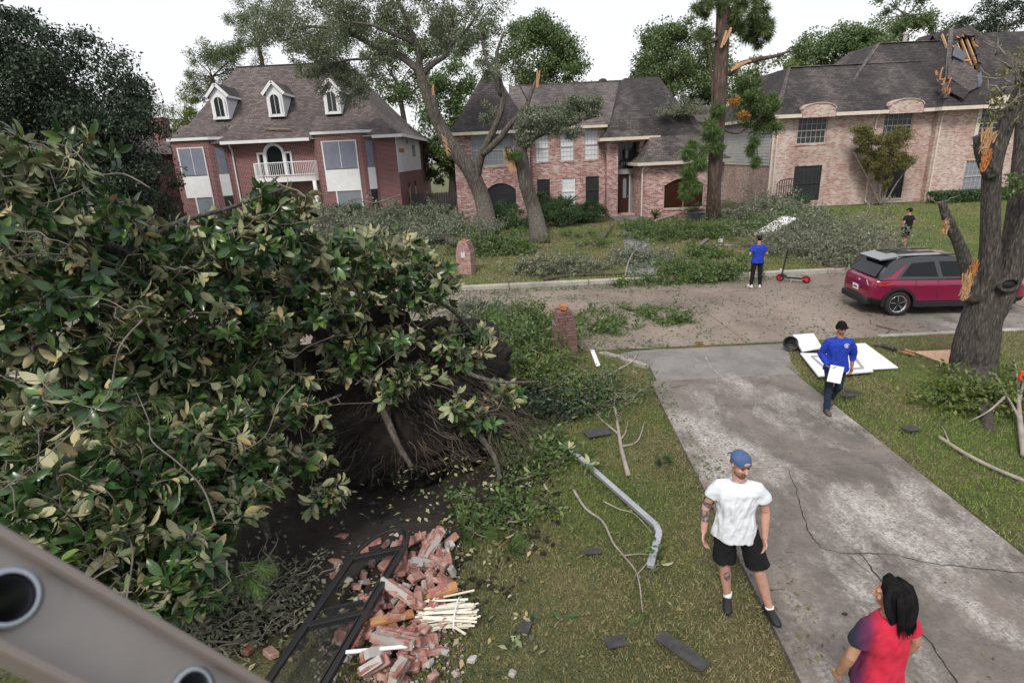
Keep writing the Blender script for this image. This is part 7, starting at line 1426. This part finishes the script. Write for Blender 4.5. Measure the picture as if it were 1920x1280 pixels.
# man in blue seen from behind
g = gp(1416, 538, -.12); person('man in royal blue shirt and black trousers standing by the scooter, back turned', (g.x, g.y, -.12), R_(172), 1.77, dict(elR=(-.285, .04, 1.17), wrR=(-.16, -.2, 1.14), elL=(.285, .04, 1.17), wrL=(.16, -.2, 1.14), knR=(-.12, -.01, .51), anR=(-.15, 0, .09), knL=(.12, -.01, .51), anL=(.15, .0, .09)), 'skin_mid', 'cloth_blue', 'cloth_black', 'sock', .62, 1.5, (0, 22), 1.02, 'cap', False, (18, -18), .86, .011)
# man in black walking away
g = gg(1694, 468); person('man in black tee and shorts walking away across the far lawn', (g.x, g.y, g.z), R_(196), 1.72, dict(elR=(-.29, .05, 1.17), wrR=(-.30, -.05, .93), elL=(.29, .05, 1.17), wrL=(.28, -.08, .95), knR=(-.11, -.12, .53), anR=(-.11, -.02, .12), knL=(.11, .0, .51), anL=(.11, .16, .10)), 'skin_mid', 'cloth_black', 'cloth_black', 'shoe_black', .55, .8, (0, 5), 1.05, 'cap', False, (0, 0), .84, .011)
# person in the red shirt, back three-quarter
g = gp(1676, 1100, 1.66); person('person with shoulder-length black hair in a red and navy shirt on the driveway', (g.x+.02, g.y+.02, .012), R_(192), 1.68, dict(head=(0, -.02, 1.665), elR=(-.275, .03, 1.18), wrR=(-.29, -.06, .93), elL=(.285, .0, 1.16), wrL=(.27, -.09, .91), knR=(-.1, -.05, .51), anR=(-.1, -.1, .09), knL=(.1, .03, .51), anL=(.1, .1, .09)), 'skin_mid', 'red_shirt', 'cloth_navy', 'shoe_black', .55, 1.5, (46, 6), .95, 'long', False, (0, 0), .84, .0075)
# ================================================================== red SUV
m, t, b = nmat('car_paint'); b.inputs['Base Color'].default_value = (.22, .004, .05, 1); b.inputs['Metallic'].default_value = .35; b.inputs['Roughness'].default_value = .28; b.inputs['Coat Weight'].default_value = 1; b.inputs['Coat Roughness'].default_value = .04
m, t, b = nmat('car_black'); b.inputs['Base Color'].default_value = (.012, .013, .017, 1); b.inputs['Roughness'].default_value = .15; b.inputs['Coat Weight'].default_value = 1
mat('cladding', (.012, .012, .014), rough=.6); mat('tyre', (.018, .018, .019), rough=.85, bump=(40, .2)); mat('alloy', (.62, .62, .64), rough=.25, metal=1); mat('tail_red', (.30, .008, .015), rough=.12, spec=.6, coat=1); mat('plate_white', (.75, .76, .78), rough=.4); glassmat('car_glass', (.006, .007, .010)); mat('chrome', (.8, .8, .82), rough=.12, metal=1)
def suv():
    rear = gp(1580, 548, -.12); yaw = R_(-5)
    T = thing('parked_car', 'magenta red SUV with black roof parked on the street', 'car', (12.2, 15.95, -.12), yaw); T.scale = (.96, .98, .98)
    xs_ = [-2.21, -2.19, -2.14, -2.05, -1.9, -1.7, -1.4, -1.0, -.5, 0, .5, .8, 1.1, 1.5, 1.8, 2.0, 2.1, 2.17, 2.2]
    W = np.interp(xs_, [-2.21, -2.19, -2.14, -2.05, -1.7, -.9, 0, .9, 1.6, 2.0, 2.2], [.66, .74, .82, .865, .90, .905, .90, .905, .89, .80, .60])
    ZB = np.interp(xs_, [-2.21, -2.05, -1.7, 0, 1.7, 2.2], [.40, .33, .25, .23, .24, .32]); ZT = np.interp(xs_, [-2.21, -2.19, -2.14, -2.05, -1.9, -1, 0, .8, 1.1, 1.5, 1.9, 2.1, 2.2], [.70, .80, .98, 1.05, 1.07, 1.05, 1.03, 1.02, 1.01, .97, .91, .82, .68])
    rings = []
    for x, w_, zb, zt in zip(xs_, W, ZB, ZT):
        zs = zt-zb; half = [(0, zb), (.80*w_, zb), (.95*w_, zb+.05), (.995*w_, zb+min(.19, zs*.3)), (1.0*w_, zb+zs*.36), (.985*w_, zb+zs*.52), (.995*w_, zb+zs*.72), (.985*w_, zb+zs*.86), (.95*w_, zt-.02), (.86*w_, zt+.005), (.5*w_, zt+.02), (0, zt+.025)]
        rings.append([(x, y, z) for y, z in half]+[(x, -y, z) for y, z in half[-2:0:-1]])
    b = MB(); b.loft(rings); n = len(rings[0]); b.m = []
    for i in range(len(rings)-1):
        for k in range(n):
            kk = k if k < 11 else n-1-k; b.m.append(1 if kk <= 2 else 0)
    b.m += [0, 0]; body = b.build('body', ['car_paint', 'cladding'], T, smooth=True, uv=False, fixn=True)
    # wheel arches cut through the body
    cut = MB()
    for x in (-1.43, 1.28):
        for s in (-1, 1): cut.tube([(x, s*.62, .35), (x, s*1.1, .35)], .415, 32, up=(0, 0, 1))
    co = cut.build('c', 'dark', T, uv=False, fixn=True); co.data.materials.clear(); co.data.materials.append(MATS['dark']); bo = body.modifiers.new('b', 'BOOLEAN'); bo.object = co; bo.operation = 'DIFFERENCE'; bo.solver = 'EXACT'
    bpy.context.view_layer.update(); dg = bpy.context.evaluated_depsgraph_get(); me = bpy.data.meshes.new_from_object(body.evaluated_get(dg)); body.modifiers.clear(); body.data = me; bpy.data.objects.remove(co)
    # cabin
    wz = lambda z: .875-(z-1.03)*.40
    prof = [(-2.04, 1.04), (-1.93, 1.22), (-1.74, 1.46), (-1.60, 1.56), (-1.3, 1.605), (-.8, 1.63), (-.2, 1.625), (.2, 1.59), (.42, 1.545), (.72, 1.32), (1.08, 1.03)]
    def roofw(i): return wz(prof[i][1])
    b = MB(); k = len(prof)
    sec = [[(x, -wz(z), z), (x, -wz(z)*.86, z+.022), (x, -wz(z)*.45, z+.045), (x, 0, z+.05), (x, wz(z)*.45, z+.045), (x, wz(z)*.86, z+.022), (x, wz(z), z)] for x, z in prof]; b.loft(sec, cap0=False, cap1=False, closed=False)
    for s in (0, 6): b.poly([r_[s] for r_ in sec][::1 if s else -1])
    b.build('cabin', 'car_black', T, uv=False, fixn=True)
    def sp(x, z, s, o=.007): return (x, s*(wz(z)+o), z)
    for s in (-1, 1):
        for nm, pts in (('side_window', [(-1.42, 1.13), (-1.12, 1.47), (-.52, 1.50), (-.43, 1.10)]), ('side_window', [(-.30, 1.10), (-.38, 1.50), (.12, 1.49), (.36, 1.40), (.80, 1.09)])):
            b = MB(); b.poly([sp(x, z, s) for x, z in pts][::s]); b.build(nm, 'car_glass', T, uv=False)
        b = MB(); b.poly([sp(x, z, s, .009) for x, z in [(-2.0, 1.05), (-1.74, 1.12), (-1.50, 1.30), (-1.24, 1.46), (-1.55, 1.09), (-1.52, 1.05)]][::s]); b.build('rear_quarter', 'car_paint', T, uv=False)
        b = MB(); b.bar(sp(-1.45, 1.645, s, -.06), sp(.15, 1.66, s, -.06), .03, .035); b.build('roof_rail', 'car_black', T, uv=False, bevel=.008)
        for x0 in (-.40, .78): b = MB(); b.bar((x0, s*.908, .48), (x0-.02, s*.885, 1.02), .006, .006); b.build('door_seam', 'dark', T, uv=False)
        b = MB(); b.bar((-1.02, s*.908, .70), (-1.02, s*.885, 1.02), .006, .006); b.build('door_seam', 'dark', T, uv=False)
        for x0 in (-.86, .02): b = MB(); b.ell((x0, s*.905, .87), (.11, .022, .02)); b.build('door_handle', 'car_paint', T, smooth=True, uv=False)
        b = MB(); b.bx(-.98, .86, min(s*.895, s*.93), max(s*.895, s*.93), .25, .40); b.build('sill_cladding', 'cladding', T, bevel=.015)
        b = MB(); b.ell((.62, s*.99, 1.08), (.08, .11, .07)); b.build('mirror', 'car_paint', T, smooth=True, uv=False)
        for x in (-1.43, 1.28):
            b = MB(); A = np.linspace(R_(-8), R_(188), 25)
            for a0, a1 in zip(A[:-1], A[1:]):
                q = [(x+r_*math.cos(a), .35+r_*math.sin(a)) for a, r_ in ((a0, .405), (a0, .475), (a1, .475), (a1, .405))]; b.prism(q, s*.86, s*.925, 'xz')
            b.build('arch_trim', 'cladding', T, uv=False, fixn=True)
            wl = bpy.data.objects.new('wheel', None); link(wl, T); wl.location = (x, s*.80, .35); b = MB(); n_ = 40
            pr = [(.225, -.11), (.235, .105), (.30, .118), (.335, .108), (.347, .07), (.347, -.07), (.335, -.108), (.30, -.118)]
            rg = [[(r_*math.cos(2*math.pi*q/n_), s*y_, r_*math.sin(2*math.pi*q/n_)) for q in range(n_)] for r_, y_ in pr+[pr[0]]]; b.loft(rg, cap0=False, cap1=False); ty = b.build('tyre', 'tyre', wl, smooth=True, uv=False, fixn=True)
            b = MB(); b.tube([(0, s*.04, 0), (0, s*.06, 0)], .232, 30, up=(0, 0, 1)); b.build('rim_back', 'dark', wl, uv=False)
            b = MB(); rg = [[(r_*math.cos(2*math.pi*q/n_), s*y_, r_*math.sin(2*math.pi*q/n_)) for q in range(n_)] for r_, y_ in ((.215, .06), (.236, .112), (.243, .108), (.236, .05))]; b.loft(rg, cap0=False, cap1=False); b.build('rim', 'alloy', wl, smooth=True, uv=False, fixn=True)
            for q in range(5):
                a = 2*math.pi*q/5+.3
                for da in (-.13, .13):
                    b = MB(); b.bar((.04*math.cos(a), s*.085, .04*math.sin(a)), (.225*math.cos(a+da), s*.105, .225*math.sin(a+da)), .022, .026, up=(0, 1, 0)); b.build('spoke', 'alloy' if da > 0 else 'car_black', wl, uv=False)
            b = MB(); b.tube([(0, s*.06, 0), (0, s*.105, 0)], .045, 14, up=(0, 0, 1)); b.build('hub_cap', 'car_black', wl, uv=False)
        # tail lamp wrapping the corner
        b = MB(); b.add([(-2.155, s*.52, .90), (-2.155, s*.52, .955), (-2.10, s*.815, .985), (-2.10, s*.825, .86), (-1.95, s*.893, .985), (-1.95, s*.902, .87), (-1.62, s*.895, .985), (-1.68, s*.905, .93), (-2.17, s*.55, .87)], [(8, 0, 1, 2, 3), (3, 2, 4, 5), (5, 4, 6, 7)]); b.build('tail_lamp', 'tail_red', T, uv=False, fixn=True)
        b = MB(); b.bar((-2.185, s*.50, .99), (-2.19, s*.62, .86), .015, .02); b.bar((-2.19, s*.62, .86), (-2.10, s*.845, .845), .012, .015); b.build('chrome_strip', 'chrome', T, uv=False)
        b = MB(); b.tube([(-2.24, s*.55, .36), (-2.1, s*.55, .36)], [(.05, .03), (.05, .03)], 14); b.build('exhaust', 'chrome', T, uv=False)
        b = MB(); b.box((-2.2, s*.62, .62), (.02, .12, .04)); b.build('reflector', 'tail_red', T, uv=False)
    b = MB(); b.poly([(-2.045, -.70, 1.10), (-2.045, .70, 1.10), (-1.755, .60, 1.475), (-1.755, -.60, 1.475)]); b.v = [(x-.02, y, z+.008) for x, y, z in b.v]; b.build('rear_window', 'car_glass', T, uv=False)
    b = MB(); b.add([(-1.95, -.62, 1.535), (-1.95, .62, 1.535), (-1.5, .66, 1.60), (-1.5, -.66, 1.60), (-1.95, -.6, 1.565), (-1.95, .6, 1.565), (-1.5, .62, 1.645), (-1.5, -.62, 1.645)], [(0, 3, 2, 1), (4, 5, 6, 7), (0, 1, 5, 4), (1, 2, 6, 5), (2, 3, 7, 6), (3, 0, 4, 7)]); b.build('spoiler', 'car_black', T, uv=False, bevel=.01)
    b = MB(); b.bx(-2.27, -2.0, -.72, .72, .30, .50); b.build('rear_bumper', 'cladding', T, bevel=.05)
    b = MB(); b.box((-2.215, .0, .70), (.012, .31, .16), Matrix.Rotation(-.12, 3, 'Y')); pl = b.build('licence_plate', 'plate_white', T, uv=False)
    b = MB(); b.box((-2.222, .0, .70), (.004, .2, .05), Matrix.Rotation(-.12, 3, 'Y')); b.build('plate_characters', 'felt', pl, uv=False)
    b = MB(); b.prism([(-.09, .905), (-.03, .905), (-.03, .89), (.03, .89), (.03, .905), (.09, .905), (.075, .94), (.03, .94), (.03, .955), (-.03, .955), (-.03, .94), (-.075, .94)], -2.185, -2.165, 'yz'); b.build('badge', 'chrome', T, uv=False, fixn=True)
    b = MB(); b.poly([(.46, -.58, 1.535), (.46, .58, 1.535), (1.07, .80, 1.06), (1.07, -.80, 1.06)]); b.v = [(x+.02, y, z+.02) for x, y, z in b.v]; b.build('windscreen', 'car_glass', T, uv=False, fixn=True)
    for s in (-1, 1): b = MB(); b.ell((2.08, s*.62, .74), (.1, .17, .06)); b.build('headlight', 'plate_white', T, uv=False, smooth=True)
    b = MB(); b.box((2.19, 0, .55), (.04, .9, .2)); b.build('grille', 'cladding', T, uv=False)
suv()
# ================================================================== electric scooter
mat('scooter_red', (.6, .02, .04), rough=.35)
f0, r0 = gp(1462, 527, -.12), gp(1511, 531, -.12); d = (r0-f0); ang = math.atan2(d.y, d.x)
S = thing('electric_scooter', 'black electric scooter with red wheels standing on its stand', 'scooter', f0, ang); L = d.length
for x in (0, L):
    wl = bpy.data.objects.new('wheel', None); link(wl, S); wl.location = (x, 0, .13); b = MB(); b.tube([(.1*math.cos(a), 0, .1*math.sin(a)) for a in np.linspace(0, 6.283, 25)], .032, 8, cap=False, up=(0, 1, 0)); b.build('tyre', 'tyre', wl, smooth=True, uv=False); b = MB(); b.tube([(0, -.03, 0), (0, .03, 0)], .075, 18, up=(0, 0, 1)); b.build('rim', 'scooter_red', wl, uv=False)
    b = MB(); b.tube([(x+(-.05 if x == 0 else .05)+.14*math.cos(a), 0, .14+.14*math.sin(a)) for a in np.linspace(.4, 2.6, 9)], (.012), 6); b.build('mudguard', 'scooter_red', S, uv=False)
b = MB(); b.box((L*.55, 0, .17), (L*.62, .17, .07)); b.build('deck', 'black_metal', S, bevel=.015); b = MB(); b.box((L*.55, 0, .21), (L*.58, .15, .008)); b.build('deck_mat', 'galv', S)
for s in (-1, 1):
    b = MB(); b.bar((0, s*.055, .13), (.05, s*.055, .3), .03, .05); b.build('fork', 'black_metal', S); b = MB(); b.bar((L*.8, s*.07, .16), (L, s*.06, .13), .025, .04); b.build('swing_arm', 'scooter_red', S)
    b = MB(); b.tube([(.17, s*.04, 1.13), (.19, s*.28, 1.16)], .014, 8); b.build('handlebar', 'black_metal', S, uv=False); b = MB(); b.tube([(.19, s*.19, 1.15), (.195, s*.3, 1.165)], .02, 8); b.build('grip', 'tyre', S, uv=False)
    b = MB(); b.tube([(.16, s*.15, 1.14), (.08, s*.2, 1.12)], .006, 5); b.build('brake_lever', 'black_metal', S, uv=False)
b = MB(); b.bar((.05, 0, .28), (.17, 0, 1.15), .05, .045); b.build('stem', 'black_metal', S, bevel=.01); b = MB(); b.bar((.04, 0, .28), (L*.28, 0, .18), .07, .06); b.build('neck', 'black_metal', S, bevel=.01)
b = MB(); b.box((.15, 0, 1.19), (.07, .1, .03)); b.build('display', 'black_metal', S); b = MB(); b.bar((L*.5, -.06, .15), (L*.46, -.2, .0), .015); b.build('kickstand', 'galv', S); b = MB(); b.ell((.0, 0, .42), (.03, .04, .03)); b.build('headlight', 'plate_white', S, uv=False)
# ================================================================== ladder rail in the foreground
mat('ladder_alu', (.27, .25, .24), (.22, .205, .20), 4, .5, (25, .08), metal=.3); mat('ladder_edge', (.24, .205, .19), rough=.5, metal=.3); mat('ladder_rung', (.34, .37, .42), rough=.35, metal=.9)
def atd(px, py, d): r = ray(px, py); return Vector((0, 0, HC))+r*d        # d: depth along the view axis
hA, hB = atd(12, 1122, .62), atd(357, 1302, .745); ed = (hB-hA).normalized(); sp0 = (hB-hA).length
topA = atd(0, 1006, .60); nn = atd(-330, 1560, 1.0)-hA; nn = (nn-ed*nn.dot(ed)).normalized(); up_ = ed.cross(nn).normalized()
if up_.dot(topA-hA) < 0: up_ = -up_
if nn.dot(hA-Vector((0, 0, HC))) < 0: nn = -nn            # pointing away from the camera
LD_ = thing('ladder', 'aluminium ladder rail with open rung ends leaning in the foreground', 'ladder', hA); MLd = Matrix((ed, up_, nn)).transposed(); LD_.rotation_euler = MLd.to_euler(); 
if MLd.determinant() < 0: nn = -nn
MLd = Matrix((ed, up_, nn)).transposed(); LD_.rotation_euler = MLd.to_euler(); sg = 1 if nn.dot(hA-Vector((0, 0, HC))) > 0 else -1
hT, hBt, rh = .044, .038, .031; k0, k1 = -1, 15
def rail(z):
    b = MB(); n = 32; S_ = sp0
    for k in range(k0, k1):
        c = [(k*S_+rh*1.0*math.cos(2*math.pi*q/n), rh*math.sin(2*math.pi*q/n), z) for q in range(n)]; o = []
        for q in range(n):
            dx, dy = math.cos(2*math.pi*q/n), math.sin(2*math.pi*q/n); t_ = min((S_/2)/max(abs(dx), 1e-6), (hT if dy > 0 else hBt)/max(abs(dy), 1e-6)); o.append((k*S_+dx*t_, dy*t_, z))
        # exact corners
        b.add(c+o, [(q, (q+1) % n, (q+1) % n+n, q+n) for q in range(n)])
        for cx, cy, q0 in ((S_/2, hT, None), (-S_/2, hT, None), (-S_/2, -hBt, None), (S_/2, -hBt, None)):
            near_ = sorted(o, key=lambda p: (p[0]-k*S_-cx)**2+(p[1]-cy)**2)[:2]
            b.poly([(k*S_+cx, cy, z), near_[0], near_[1]])
    return b
def ladder_side(z, s):
    b = rail(z); b.build('rail_web', 'ladder_alu', LD_, uv=False, fixn=True); x0, x1 = (k0-.5)*sp0, (k1-.5)*sp0
    for y, nm in ((hT, 'rail_flange'), (-hBt, 'rail_flange')):
        q = MB(); sy = 1 if y > 0 else -1; q.bx(x0, x1, min(y, y+sy*.012), max(y, y+sy*.012), min(z-s*.014, z+s*.022), max(z-s*.014, z+s*.022)); q.build(nm, 'ladder_edge', LD_, uv=False, bevel=.004)
ladder_side(0, sg); ladder_side(sg*.42, -sg)
for k in range(k0, k1):
    q = MB(); n = 28; R0 = lambda r, z: [(k*sp0+r*math.cos(2*math.pi*j_/n), r*math.sin(2*math.pi*j_/n), z) for j_ in range(n)]
    q.loft([R0(rh*.84, -sg*.006), R0(rh*1.06, -sg*.008), R0(rh*1.06, sg*.004), R0(rh, sg*.005), R0(rh, sg*.42), R0(rh*.86, sg*.42), R0(rh*.84, sg*.002)], cap0=False, cap1=False); q.build('rung', 'ladder_rung', LD_, uv=False, smooth=True, fixn=True)
